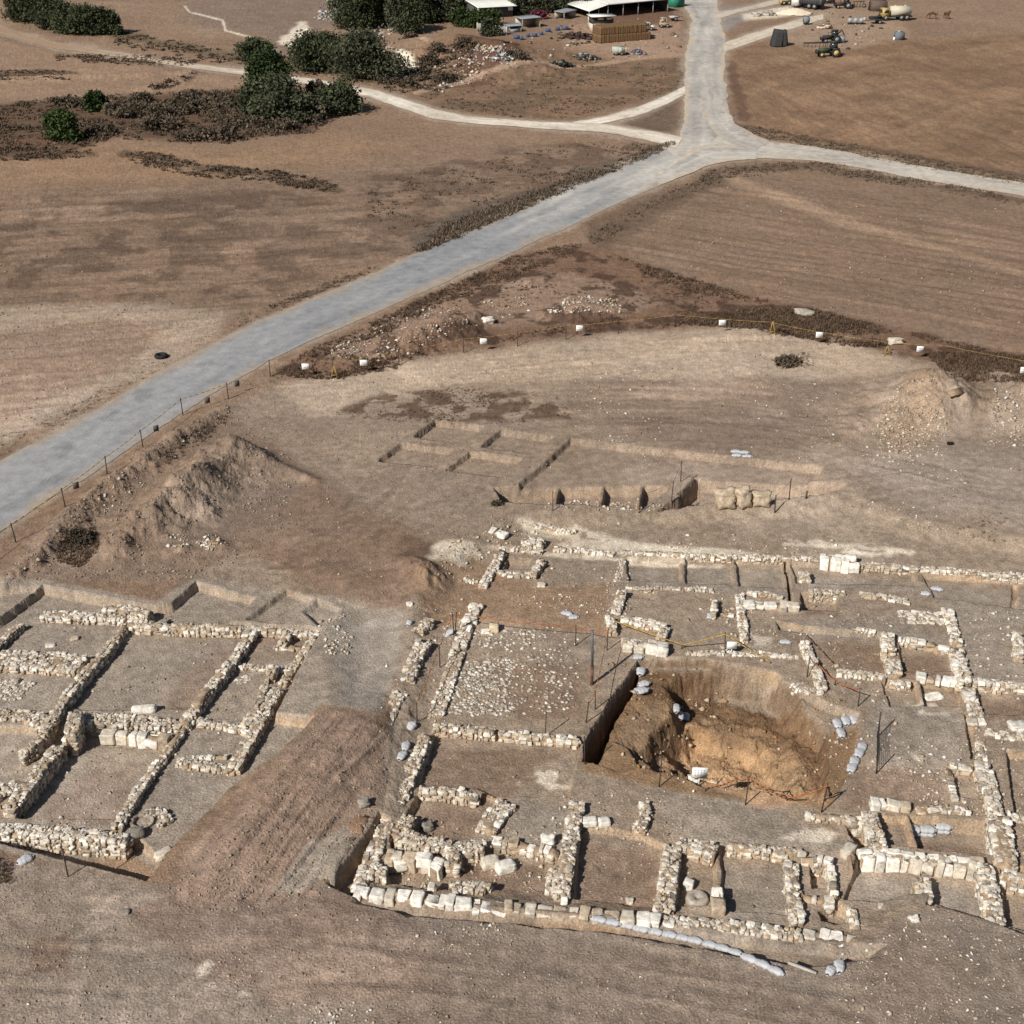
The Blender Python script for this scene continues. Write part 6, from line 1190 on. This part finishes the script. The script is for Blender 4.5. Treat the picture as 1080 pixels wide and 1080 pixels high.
# white roofed house
loc, rz, Lh = frame((506, 20), (541, 18)); t = thing('white_roofed_house', 'low house with a sloping white roof and dark front wall among bushes', 'house', loc, rz)
mb = MB(); mb.box((Lh / 2, 4, .9), (Lh, 8, 2.0)); w = mb.build('wall', M_DWALL, t)
mb = MB(); corr(mb, -.6, Lh + .5, -.8, 9.5, lambda x, y: 2.0 + y * .07, 40, .02); mb.build('roof', M_ROOF, t)
mb = MB(); mb.add(np.array([(-.02, 0, 1.9), (-.02, 8, 1.9), (-.02, 8, 2.5), (-.02, 0, 1.95), (-.1, 0, 1.9), (-.1, 8, 1.9), (-.1, 8, 2.5), (-.1, 0, 1.95)]), [np.array([[0, 1, 2, 3], [7, 6, 5, 4], [0, 4, 5, 1], [3, 2, 6, 7], [0, 3, 7, 4], [1, 5, 6, 2]])]); mb.box((-.3, -.2, 1.3), (.5, .4, 1.5), taper=.6); mb.build('gable', M_WHITE, t)
mb = MB(); mb.box((Lh * .92, -.03, 1.45), (.9, .05, .7)); mb.build('window', M_WHITE, t)
mb = MB(); mb.box((Lh * .6, 6, 2.65), (.7, .5, .5)); mb.build('vent', M_WHITE, t)
# yard wall / sheds
def hut(label, p0, p1, dep, hgt, name='lean_to_shed', wallm=M_CREAM, roofm=M_STEEL, openf=True, group=None):
    loc, rz, Ln = frame(p0, p1); t = thing(name, label, 'shed', loc, rz, group); mb = MB(); corr(mb, -.15, Ln + .15, -.2, dep + .1, lambda x, y: hgt + y * .05, 24, .02); mb.build('roof', roofm, t)
    for sx in (0.05, Ln - .05): mb = MB(); mb.box((sx, .05, hgt / 2 - .1), (.1, .1, hgt + .15)); mb.build('post', M_WOOD, t)
    mb = MB(); mb.box((Ln / 2, dep - .05, hgt / 2), (Ln, .08, hgt)); mb.box((Ln - .04, dep / 2, hgt / 2), (.06, dep - .2, hgt)); mb.build('wall', wallm, t)
    if not openf: mb = MB(); mb.box((Ln / 2, .1, hgt * .3), (Ln - .3, .06, hgt * .6)); mb.build('front', wallm, t)
    return t
hut('grey roofed animal shed open at the front in the middle of the yard', (551, 31), (570, 29), 2.2, 1.7); hut('low grey shed with a flat roof right of the yard fence', (537, 35), (550, 34), 2.0, 1.1, wallm=M_STEEL, openf=False); hut('small hut with a white tank beneath the last olive trees', (595, 22), (607, 19), 2.0, 1.3)
loc, rz, Ln = frame((504, 33), (535, 37)); t = thing('yard_wall', 'low grey concrete yard wall behind the round shrub', 'wall', loc, rz); mb = MB(); mb.box((Ln / 2, 0, .6), (Ln, .18, 1.4)); mb.build('panel', mat('concrete', (.30, .28, .25), var=.15), t)
for k in range(5): mb = MB(); mb.box((Ln * k / 4, -.14, .68), (.2, .1, 1.5)); mb.build('post', M_WOOD, t)
# kiosk
loc, rz, Lk = frame((624, 33), (648, 32)); t = thing('site_hut', 'small white site hut with a dark window band by the straw stack', 'hut', loc, rz)
mb = MB(); mb.box((Lk / 2, 1.2, .45), (Lk, 2.4, 1.2)); mb.box((Lk / 2, 2.3, 1.6), (Lk, .2, 1.2)); mb.build('wall', M_CREAM, t); mb = MB(); mb.box((Lk / 2, 1.2, 1.45), (Lk - .3, 2.0, .8)); mb.build('window', M_BACK, t)
mb = MB(); mb.box((Lk / 2, 1.1, 2.28), (Lk + .4, 3.0, .12)); mb.build('roof', M_ROOF, t)
for k in range(2): mb = MB(); mb.box((Lk * (.4 + .38 * k), .1, 1.85), (1.0, .06, .3)); mb.build('awning', M_CREAM, t)
# green containers at the top
for k, (p0, p1, l) in enumerate((((703, 8), (712, 6), 'darker green container nearest the barn end'), ((712, 9), (722, 7), 'bright green container beside the road'))):
    loc, rz, Ln = frame(p0, p1); t = thing('green_container', l, 'container', loc, rz); mb = MB(); mb.box((Ln / 2, 1, .95), (Ln, 2, 2.1), taper=.96); mb.build('body', mat('green_paint', (.03, .16 + .04 * k, .13), var=.12, rough=.5), t)
    mb = MB()
    for j in range(4): mb.box((Ln * (.15 + .23 * j), -.04, .95), (.07, .06, 1.8))
    mb.build('ribs', mat('green_rib', (.025, .12, .10), rough=.5), t); mb = MB(); mb.box((Ln / 2, 1, 2.06), (Ln * .99, 2.0, .1)); mb.build('lid', M_DWALL, t)
# straw stack: every bale is a thing
M_STRAW = mat('straw', (.155, .095, .05), var=.35, scale=1.6, bump=.05, bscale=9, fine=.25, fscale=8)
loc, rz, Ls = frame((633, 47), (686, 43)); nb_ = 11; bw = Ls / nb_; proto = None
for ti in range(2):
    for k in range(nb_):
        for dp in range(2):
            if ti == 0 and dp == 1 and k not in (0, nb_ - 1): continue
            if ti == 1 and k == nb_ - 1 and dp == 0: continue
            lab = 'straw bale, %s from the left in the %s tier, %s row of the stack' % (ORD[k], ['lower', 'upper'][ti], ['front', 'back'][dp])
            c, s_ = math.cos(rz), math.sin(rz); lx, ly = bw * (k + .5), .75 + 1.5 * dp; p = (loc[0] + lx * c - ly * s_, loc[1] + lx * s_ + ly * c, loc[2] + 1.3 * ti - .02)
            if proto is None:
                proto = thing('straw_bale', lab, 'straw bale', p, rz, 'bales of the straw stack'); mb = MB(); V, Fc = cube_grid(3); v = V * np.array([bw / 2 * .97, .74, .655]) * (1 + .02 * np.random.default_rng(2).normal(size=V.shape)); mb.add(v + np.array([0, 0, .655]), [Fc]); mb.build('straw', M_STRAW, proto)
                mb = MB()
                for q in (-.3, .3): mb.box((q * bw, 0, .655), (.05, 1.53, 1.36))
                mb.build('twine', mat('twine', (.16, .09, .04)), proto)
            else: dup(proto, p, rz + R.gauss(0, .03), lab)
# ------------------------------------------------------------------ vehicles and farm gear
M_YCAB = mat('yellow_cab', (.40, .28, .09), var=.08, rough=.45, spec=.4); M_TANK = mat('cream_tank', (.50, .46, .36), var=.08, rough=.5); M_GLASS = mat('dark_glass', (.03, .035, .04), rough=.15, spec=.5); M_CHAS = mat('chassis', (.035, .035, .035), var=.2); M_TGREEN = mat('tractor_green', (.045, .06, .035), var=.2, rough=.6); M_RIM = mat('rim_ochre', (.52, .36, .14), rough=.6); M_GRIM = mat('rim_grey', (.25, .25, .25), rough=.6); M_BLUE = mat('blue_plastic', (.045, .085, .19), rough=.5); M_SILV = mat('zinc', (.30, .32, .34), var=.12, rough=.45); M_GREYT = mat('grey_tilt', (.045, .047, .05), var=.15)
def wheel(t, x, y, r, w, rim=M_GRIM):
    o = MB(); torus(o, (0, 0, 0), r * .72, r * .30, 'y', 16, 7); o.v[-1][:, 1] *= w / (r * .6); wob = o.build('tyre', M_RUB, None, smooth=True); wt = bpy.data.objects.new('wheel', None); COL.objects.link(wt); wt.parent = t; wt.location = (x, y, r); wob.parent = wt
    m = MB(); m.tube((0, -w * .42, 0), (0, w * .42, 0), r * .55, n=12); rb = m.build('rim', rim, wt); return wt
def bx(t, name, m, *boxes):
    mb = MB()
    for b in boxes: mb.box(*b[:2], **(b[2] if len(b) > 2 else {}))
    return mb.build(name, m, t)
# tanker lorry, cab to the left
loc, rz, Lt = frame((928, 22.5), (962, 22)); t = thing('tanker_truck', 'tanker lorry with a yellow cab and a cream cylindrical tank', 'truck', loc, rz + .02)
bx(t, 'chassis', M_CHAS, ((3.3, .9, .62), (5.6, .8, .22))); bx(t, 'cab', M_YCAB, ((1.0, .95, 1.3), (1.35, 1.9, 1.35)), ((1.05, .95, 2.02), (1.15, 1.75, .12))); bx(t, 'windscreen', M_GLASS, ((.30, .95, 1.62), (.06, 1.6, .55))); bx(t, 'window', M_GLASS, ((1.05, -.03, 1.6), (.8, .05, .5)))
mb = MB(); mb.tube((2.05, .95, 1.55), (5.75, .95, 1.55), .86, n=20); to = mb.build('tank', M_TANK, t, smooth=False)
mb = MB(); mb.tube((3.0, .95, 2.38), (3.0, .95, 2.52), .25, n=10); mb.tube((4.8, .95, 2.38), (4.8, .95, 2.52), .25, n=10); mb.build('hatch', M_TANK, t); bx(t, 'bumper', M_CHAS, ((.28, .95, .6), (.14, 1.9, .3)))
for x_ in (1.1, 4.0, 5.0): wheel(t, x_, .12, .5, .3); wheel(t, x_, 1.78, .5, .3)
# dump lorry at the top, white cab to the left, seen from its side and tail
loc, rz, Lt = frame((834, 9), (864, 12.5)); t = thing('dump_truck', 'dump lorry with a white cab and high grey ribbed tipper body', 'truck', loc, rz + .1)
bx(t, 'cab', M_WHITE, ((.7, 1.2, 1.5), (1.4, 2.3, 2.2)), ((.8, 1.2, 2.7), (1.2, 2.2, .3))); bx(t, 'window', M_GLASS, ((.7, .03, 2.05), (.9, .06, .7))); bx(t, 'chassis', M_CHAS, ((3.2, 1.2, .75), (5.6, 1.0, .3)))
M_TIP = mat('tipper_grey', (.10, .105, .115), var=.2, rough=.6); bx(t, 'tipper_body', M_TIP, ((3.7, 1.2, 1.9), (4.2, 2.4, 2.0)), *[((1.8 + .47 * k, -.05, 1.9), (.1, .1, 2.0)) for k in range(9)]); bx(t, 'tailgate', mat('tailgate_grey', (.17, .16, .15), var=.15), ((5.86, 1.2, 1.85), (.12, 2.3, 1.9)), *[((5.95, .3 + .45 * k, 1.85), (.08, .08, 1.9)) for k in range(5)])
bx(t, 'load', mat('load_earth', (.2, .16, .12), var=.3), ((3.7, 1.2, 2.95), (3.9, 2.2, .3), dict(taper=.6)))
for x_ in (.9, 3.6, 4.7): wheel(t, x_, .2, .52, .32); wheel(t, x_, 2.2, .52, .32)
# yellow loader and cars cropped at the top
loc, rz, _ = frame((825, 6), (833, 6)); t = thing('loader', 'yellow wheel loader half hidden behind the dump lorry', 'loader', loc, rz); bx(t, 'body', M_YCAB, ((.8, .8, .9), (1.7, 1.2, .7)), ((-.2, .8, .6), (.5, 1.4, .6))); bx(t, 'cab', M_GLASS, ((1.1, .8, 1.6), (.9, 1.0, .8)), ); bx(t, 'cab_roof', M_YCAB, ((1.1, .8, 2.05), (1.0, 1.1, .1)))
for x_ in (.35, 1.35): wheel(t, x_, .1, .42, .3); wheel(t, x_, 1.5, .42, .3)
loc, rz, _ = frame((869, 5), (880, 5)); t = thing('parked_car', 'dark car parked right of the dump lorry', 'car', loc, rz); bx(t, 'body', mat('dark_car', (.03, .032, .036), rough=.3, spec=.5), ((1.0, .8, .55), (2.2, 1.6, .55), dict(taper=.95)), ((1.1, .8, 1.02), (1.3, 1.4, .45), dict(taper=.75))); bx(t, 'windscreen', M_GLASS, ((.36, .8, 1.0), (.1, 1.2, .3))); 
for x_ in (.4, 1.6): wheel(t, x_, .1, .3, .2); wheel(t, x_, 1.5, .3, .2)
# tractors
def tractor(label, p, rz, s=1.0, body=M_TGREEN, rim=M_RIM, cab=True, boom=False):
    x, y, z = G(*p); t = thing('tractor', label, 'tractor', (x, y, z), rz)
    bx(t, 'bonnet', body, ((-1.0 * s, 0, 1.05 * s), (1.6 * s, .7 * s, .6 * s))); bx(t, 'chassis', M_CHAS, ((-.4 * s, 0, .75 * s), (2.8 * s, .5 * s, .3 * s))); bx(t, 'mudguard', body, ((.75 * s, -.62 * s, 1.35 * s), (1.1 * s, .4 * s, .12 * s)), ((.75 * s, .62 * s, 1.35 * s), (1.1 * s, .4 * s, .12 * s)))
    bx(t, 'cab', M_GLASS, ((.45 * s, 0, 1.75 * s), (1.1 * s, 1.05 * s, .95 * s), dict(taper=.9))); bx(t, 'cab_roof', body, ((.45 * s, 0, 2.28 * s), (1.25 * s, 1.2 * s, .12 * s))); mb = MB(); mb.tube((-.9 * s, -.2 * s, 1.3 * s), (-.9 * s, -.2 * s, 2.1 * s), .05 * s, n=6); mb.build('exhaust', M_CHAS, t)
    for sy in (-1, 1): wheel(t, .75 * s, sy * .78 * s, .72 * s, .42 * s, rim); wheel(t, -1.4 * s, sy * .62 * s, .42 * s, .3 * s, rim)
    mb = MB(); mb.box((-2.1 * s, 0, .8 * s), (.3 * s, 1.1 * s, .5 * s)); mb.build('front_weight', M_CHAS, t)
    if boom:
        mb = MB(); mb.tube((.9 * s, .3, 1.1 * s), (1.9 * s, .3, 2.3 * s), .1, n=6); mb.tube((1.9 * s, .3, 2.3 * s), (2.5 * s, .3, 1.3 * s), .09, n=6); mb.build('boom', M_CHAS, t)
    return t
tractor('green tractor with ochre wheels parked nearest on the field edge', (875, 60), .05, 1.0)
tractor('dark tractor with a raised boom standing behind the green one', (877, 45), .1, .85, M_CHAS, M_GRIM, boom=True)
tractor('small brown tractor at the top right of the dump lorry', (890, 9), .0, .85, mat('rusty_body', (.09, .055, .04)), M_GRIM)
# harrow behind the tractors
x, y, z = G(860, 50); t = thing('harrow', 'long thin harrow frame lying left of the tractors', 'harrow', (x, y, z), .0); mb = MB(); mb.tube((-1.9, 0, .6), (2.2, .2, .7), .07, n=5); mb.tube((-1.9, .8, .6), (2.2, 1.0, .7), .07, n=5); mb.build('bar', M_IRON, t)
for k in range(7): mb = MB(); mb.tube((-1.8 + .62 * k, .0, .65), (-1.9 + .62 * k, -.1, 0), .05, n=5); mb.build('tine', M_IRON, t)
# covered load, tanks, trailer, barrels
x, y, z = G(821, 49); t = thing('covered_stack', 'tall load wrapped in a dark grey sheet beside the pale track', 'covered load', (x, y, z), .1); mb = MB()
V, Fc = cube_grid(3); v = V * np.array([1.25, .8, 1.3]) + np.array([0, 0, 1.3]); v[:, 0] *= 1 - .28 * (v[:, 2] / 2.6); v[:, 0] += .15 * (v[:, 2] / 2.6); v += .06 * np.random.default_rng(8).normal(size=v.shape); mb.add(v, [Fc]); mb.build('sheet', M_GREYT, t)
mb = MB(); mb.box((.35, -.82, 1.2), (.28, .1, 2.1), shear=-.1); mb.build('fold', M_CHAS, t)
def tank(label, p, r, L, rz, m=M_SILV, name='water_tank', vertical=False):
    x, y, z = G(*p); t = thing(name, label, 'tank', (x, y, z), rz); mb = MB()
    if vertical: mb.tube((0, 0, 0), (0, 0, L), r, r * .95, 14); mb.tube((0, 0, L), (0, 0, L + .25), r * .95, r * .3, 14)
    else: mb.tube((-L / 2, 0, r + .25), (L / 2, 0, r + .25), r, n=16)
    mb.build('barrel', m, t); mb = MB()
    for s_ in (-.3, .3): mb.box((s_ * L if not vertical else s_ * r * 2, 0, .14), (.15, r * 1.6, .32))
    mb.build('cradle', M_CHAS, t); return t
tank('round grey tank on a cradle left of the tractors', (850, 26), .55, .9, .2, mat('bluegrey', (.17, .19, .2)))
for k in range(3): tank('%s pale zinc tank of three lying in front of the tanker lorry' % ['left', 'middle', 'right'][k], (896 + 6 * k, 25.5), .42, 1.0, 1.4, name='zinc_tank')
x, y, z = G(948, 42); t = thing('storage_box', 'grey cubic tank alone on the field right of the tractors', 'tank', (x, y, z), .15); bx(t, 'body', mat('slate', (.14, .15, .17), var=.12), ((0, 0, .6), (1.5, 1.2, 1.3), dict(taper=.93))); bx(t, 'lid', M_SILV, ((-.1, 0, 1.36), (.5, .5, .28), dict(taper=.6))); bx(t, 'side_bag', M_WHITE, ((-.95, -.2, .25), (.35, .5, .45), dict(taper=.6)))
x, y, z = G(887, 45); t = thing('grey_crate', 'light grey crate beside the dark tractor', 'crate', (x, y, z), .1); bx(t, 'body', M_SILV, ((0, 0, .5), (1.0, .8, 1.0))); bx(t, 'rim', M_STEEL, ((0, 0, 1.02), (1.08, .88, .08)))
x, y, z = G(924, 25); t = thing('trailer', 'tilted dark flat trailer in front of the tanker cab', 'trailer', (x, y, z), .1); bx(t, 'bed', M_CHAS, ((0, 0, .75), (2.4, 1.6, .12))); bx(t, 'drawbar', M_IRON, ((-1.6, 0, .55), (1.0, .1, .1))); bx(t, 'side', M_GREYT, ((0, .8, 1.0), (2.4, .06, .45)))
for sy in (-1, 1): wheel(t, .4, sy * .8, .36, .2)
x, y, z = G(927, 12); t = thing('earth_container', 'brown covered container behind the tanker lorry', 'container', (x, y, z), .0); bx(t, 'body', mat('brown_tilt', (.12, .085, .07), var=.2), ((0, 1, .9), (3.2, 2, 1.8), dict(taper=.9))); bx(t, 'end_shade', M_BACK, ((-1.52, 1, .8), (.2, 1.5, 1.4)))  # dark block on the solid body paints the shade of an opening
x, y, z = G(905, 8); t = thing('implement', 'rusty farm implement near the top edge right of the brown tractor', 'farm implement', (x, y, z), .0); mb = MB()
for k in range(4): mb.tube((-.9 + .6 * k, 0, 0), (-.7 + .6 * k, .4, 1.1), .07, n=5)
mb.tube((-1, .4, 1.0), (1.2, .4, 1.1), .08, n=5); mb.build('frame', M_IRON, t); wheel(t, -.9, 0, .35, .2); wheel(t, 1.1, 0, .35, .2)
# yard vehicles near the barn
x, y, z = G(679, 32); t = thing('pickup_van', 'small white van with a row of windows right of the straw stack', 'van', (x, y, z), .1); bx(t, 'body', mat('dusty_white', (.58, .54, .47), var=.1), ((0, 0, .85), (1.9, 1.4, 1.1)), ((1.35, 0, .6), (.9, 1.3, .55), dict(taper=.85))); bx(t, 'window', M_GLASS, ((-.6, -.72, 1.05), (.4, .05, .45)), ((-.05, -.72, 1.05), (.4, .05, .45)), ((.5, -.72, 1.05), (.4, .05, .45)))
for x_ in (-.6, 1.2): wheel(t, x_, -.6, .32, .2); wheel(t, x_, .6, .32, .2)
x, y, z = G(700, 29); t = thing('farm_buggy', 'sandy open farm buggy between the van and the road', 'buggy', (x, y, z), .1); bx(t, 'body', mat('sand_paint', (.36, .27, .17), var=.15), ((0, 0, .6), (1.6, 1.1, .5)), ((-.55, 0, 1.0), (.3, 1.0, .5))); mb = MB()
for sx in (-.5, .4):
    for sy in (-.45, .45): mb.tube((sx, sy, .8), (sx * .9, sy, 1.6), .05, n=5)
mb.build('roll_frame', M_WOOD, t); bx(t, 'canopy', mat('canopy_cream', (.4, .35, .28)), ((-.05, 0, 1.62), (1.1, 1.0, .06)))
for x_ in (-.5, .55): wheel(t, x_, -.5, .32, .25); wheel(t, x_, .5, .32, .25)
x, y, z = G(711, 22); t = thing('farm_cart', 'dark two wheeled cart by the barn corner next to the road', 'cart', (x, y, z), .4); bx(t, 'bed', M_WOOD, ((0, 0, .7), (1.8, 1.0, .3))); bx(t, 'drawbar', M_IRON, ((1.3, 0, .6), (.9, .08, .08))); wheel(t, 0, -.55, .38, .2); wheel(t, 0, .55, .38, .2)
x, y, z = G(652, 58); t = thing('box_trailer', 'pale green box trailer in front of the straw stack', 'trailer', (x, y, z), .05); bx(t, 'box', mat('pale_green', (.36, .39, .34), var=.12), ((0, 0, .8), (2.0, 1.2, .9))); bx(t, 'door', mat('pale_green_door', (.42, .44, .40)), ((.3, -.62, .8), (.5, .05, .7))); wheel(t, -.4, -.5, .3, .2); wheel(t, .5, -.5, .3, .2)
# blue barrels / troughs
for k, (px, py, l) in enumerate([(545, 41, 'largest blue trough nearest the low grey shed'), (550, 42, 'small blue trough right of the largest one'), (557, 39, 'dark blue trough below the animal shed'), (564, 38.5, 'blue trough in the middle of the yard'), (571, 37, 'small blue trough in front of the animal shed corner'), (578, 33.5, 'dark blue trough right of the animal shed'), (588, 32, 'left bright blue trough on the open yard'), (596, 31.5, 'longest bright blue trough on the open yard')]):
    x, y, z = G(px, py); t = thing('blue_trough', l, 'trough', (x, y, z), R.uniform(-.3, .3), 'blue troughs in the yard'); mb = MB(); L_ = [1.0, .55, .5, .8, .5, .7, .7, 1.1][k]
    for (c, d) in (((0, 0, .08), (L_, .6, .08)), ((0, -.28, .28), (L_, .05, .45)), ((0, .28, .28), (L_, .05, .45)), ((-L_ / 2, 0, .28), (.05, .6, .45)), ((L_ / 2, 0, .28), (.05, .6, .45))): mb.box(c, d)
    mb.build('basin', M_BLUE, t)
# scrap heaps
def heap(label, px, py, n, spread, smin, smax, cols, name='scrap_heap', cat='scrap heap'):
    x, y, z = G(px, py); mb = MB()
    for k in range(n):
        a, q = R.uniform(0, 6.28), abs(R.gauss(0, .5)); s = R.uniform(smin, smax); cx, cy = math.cos(a) * q * spread, math.sin(a) * q * spread * .6
        mb.box((cx, cy, max(.1, .9 * math.exp(-q * q * 1.5) * R.random())), (s * R.uniform(.6, 1.8), s * R.uniform(.3, .9), s * R.uniform(.15, .6)), R.uniform(0, 3), np.array(cols[R.randrange(len(cols))]) * R.uniform(.7, 1.2), taper=R.uniform(.7, 1))
    return tag(mb.build(name, M_PEBBLE, loc=(x, y, z)) if False else _at(mb, name, (x, y, z)), label, cat)
def _at(mb, name, loc): o = mb.build(name, M_PEBBLE); o.location = loc; return o
heap('dark scrap heap at the foot of the farm ground near the straw stack', 592, 70, 120, 2.4, .2, .7, [(.03, .03, .03), (.2, .17, .13), (.07, .08, .05)])
heap('pile of grey slabs and planks left of the straw stack', 616, 62, 90, 2.4, .25, .8, [(.3, .28, .25), (.08, .07, .06)])
heap('brown brushwood pile left of the straw stack', 610, 40, 120, 3.6, .3, .9, [(.075, .05, .04), (.05, .035, .03)], 'brushwood_pile', 'brushwood')
heap('row of pale slabs stacked by the road fork at the top', 808, 16.5, 16, 2.4, .7, 1.6, [(.55, .5, .42), (.3, .27, .23)], 'slab_pile', 'slab pile')
heap('scattered grey scrap on the bank above the quarry', 533, 62, 80, 1.3, .25, .7, [(.33, .34, .36), (.5, .5, .5)])
heap('scattered pale scrap behind the tractors', 872, 30, 34, 1.5, .4, .9, [(.5, .42, .33), (.2, .15, .11)])
heap('small scrap row below the box trailer', 672, 57, 60, 1.3, .25, .7, [(.14, .13, .16), (.3, .28, .26)])
# the spoil of white gravel beside the dump lorry
mb = MB(); th = np.linspace(0, 2 * math.pi, 28, endpoint=False); rr_ = np.random.default_rng(4); rings = []
for q, h in ((1, 0), (.8, .22), (.55, .55), (.3, .8), (.08, .92)): rr = 2.6 * q * (1 + .12 * rr_.normal(size=28)); rings.append(np.stack([rr * 1.3 * np.cos(th), rr * .9 * np.sin(th), np.full(28, h) + .04 * rr_.normal(size=28)], 1))
V = np.concatenate(rings); i = np.arange(28); j = (i + 1) % 28; mb.add(V, [np.concatenate([np.stack([i + k * 28, j + k * 28, j + (k + 1) * 28, i + (k + 1) * 28], 1) for k in range(4)]), (i + 4 * 28)[None, :]], lin(214, 198, 176))
o = mb.build('gravel_heap', M_PEBBLE, smooth=True); o.location = G(838, 14.5); tag(o, 'low heap of pale gravel beside the dump lorry', 'gravel heap')
# ------------------------------------------------------------------ horses
def horse(label, px, py, rz, col, graze, s=1.0):
    V = []; E = []; Rd = []
    def v(p, r): V.append(Vector(p) * s); Rd.append(r * s); return len(V) - 1
    def chain(idx): E.extend(zip(idx[:-1], idx[1:]))
    hip = v((-.62, 0, 1.12), .27); mid = v((-.1, 0, 1.06), .27); sh = v((.45, 0, 1.1), .27); nk = v((.72, 0, 1.22 if not graze else 1.02), .17)
    pol = v((1.0, 0, 1.55) if not graze else (1.1, 0, .62), .12); muz = v((1.32, 0, 1.32) if not graze else (1.2, 0, .22), .075); chain([hip, mid, sh, nk, pol, muz])
    for sy in (-.14, .14):
        chain([hip, v((-.66, sy, .82), .15), v((-.58 + sy * .4, sy, .62), .09), v((-.74 + sy * .4, sy, .42), .06), v((-.68 + sy * .5, sy, .08), .05), v((-.62 + sy * .5, sy, .0), .06)])
        chain([sh, v((.47, sy, .78), .12), v((.50 + sy * .5, sy, .46), .065), v((.48 + sy * .6, sy, .1), .045), v((.53 + sy * .6, sy, .0), .055)])
    me = bpy.data.meshes.new('body'); me.from_pydata([tuple(a) for a in V], E, []); t = thing('horse', label, 'horse', G(px, py), rz); o = bpy.data.objects.new('body', me); COL.objects.link(o); o.parent = t
    md = o.modifiers.new('skin', 'SKIN'); md.use_smooth_shade = True
    for k, q in enumerate(me.skin_vertices[0].data): q.radius = (Rd[k], Rd[k]); q.use_root = (k == mid)
    o.modifiers.new('sub', 'SUBSURF').levels = 1; o.modifiers['sub'].render_levels = 1; me.materials.append(col)
    mb = MB(); mb.tube(Vector((-.86, 0, 1.15)) * s, Vector((-1.0, 0, .55)) * s, .07 * s, .03 * s, 6); mb.build('tail', M_CHAS, t)
    mb = MB(); p, q = V[nk], V[pol]; mb.box(tuple((p + q) / 2 + Vector((-.1, 0, .12)) * s), (.34 * s, .05 * s, .22 * s)); mb.build('mane', M_CHAS, t)
    mb = MB()
    for sy in (-.06, .06): mb.tube(V[pol] + Vector((-.02, sy, .08)) * s, V[pol] + Vector((0, sy * 1.3, .22)) * s, .04 * s, .01, 5)
    mb.build('ear', col, t)
M_HORSE = mat('brown_coat', (.10, .055, .035), var=.2)
horse('dark brown horse standing side on in the far field', 983, 20, math.pi + .1, M_HORSE, True, .95)
horse('brown horse standing end on right of the other horse', 998, 20, -1.3, M_HORSE, False, .95)
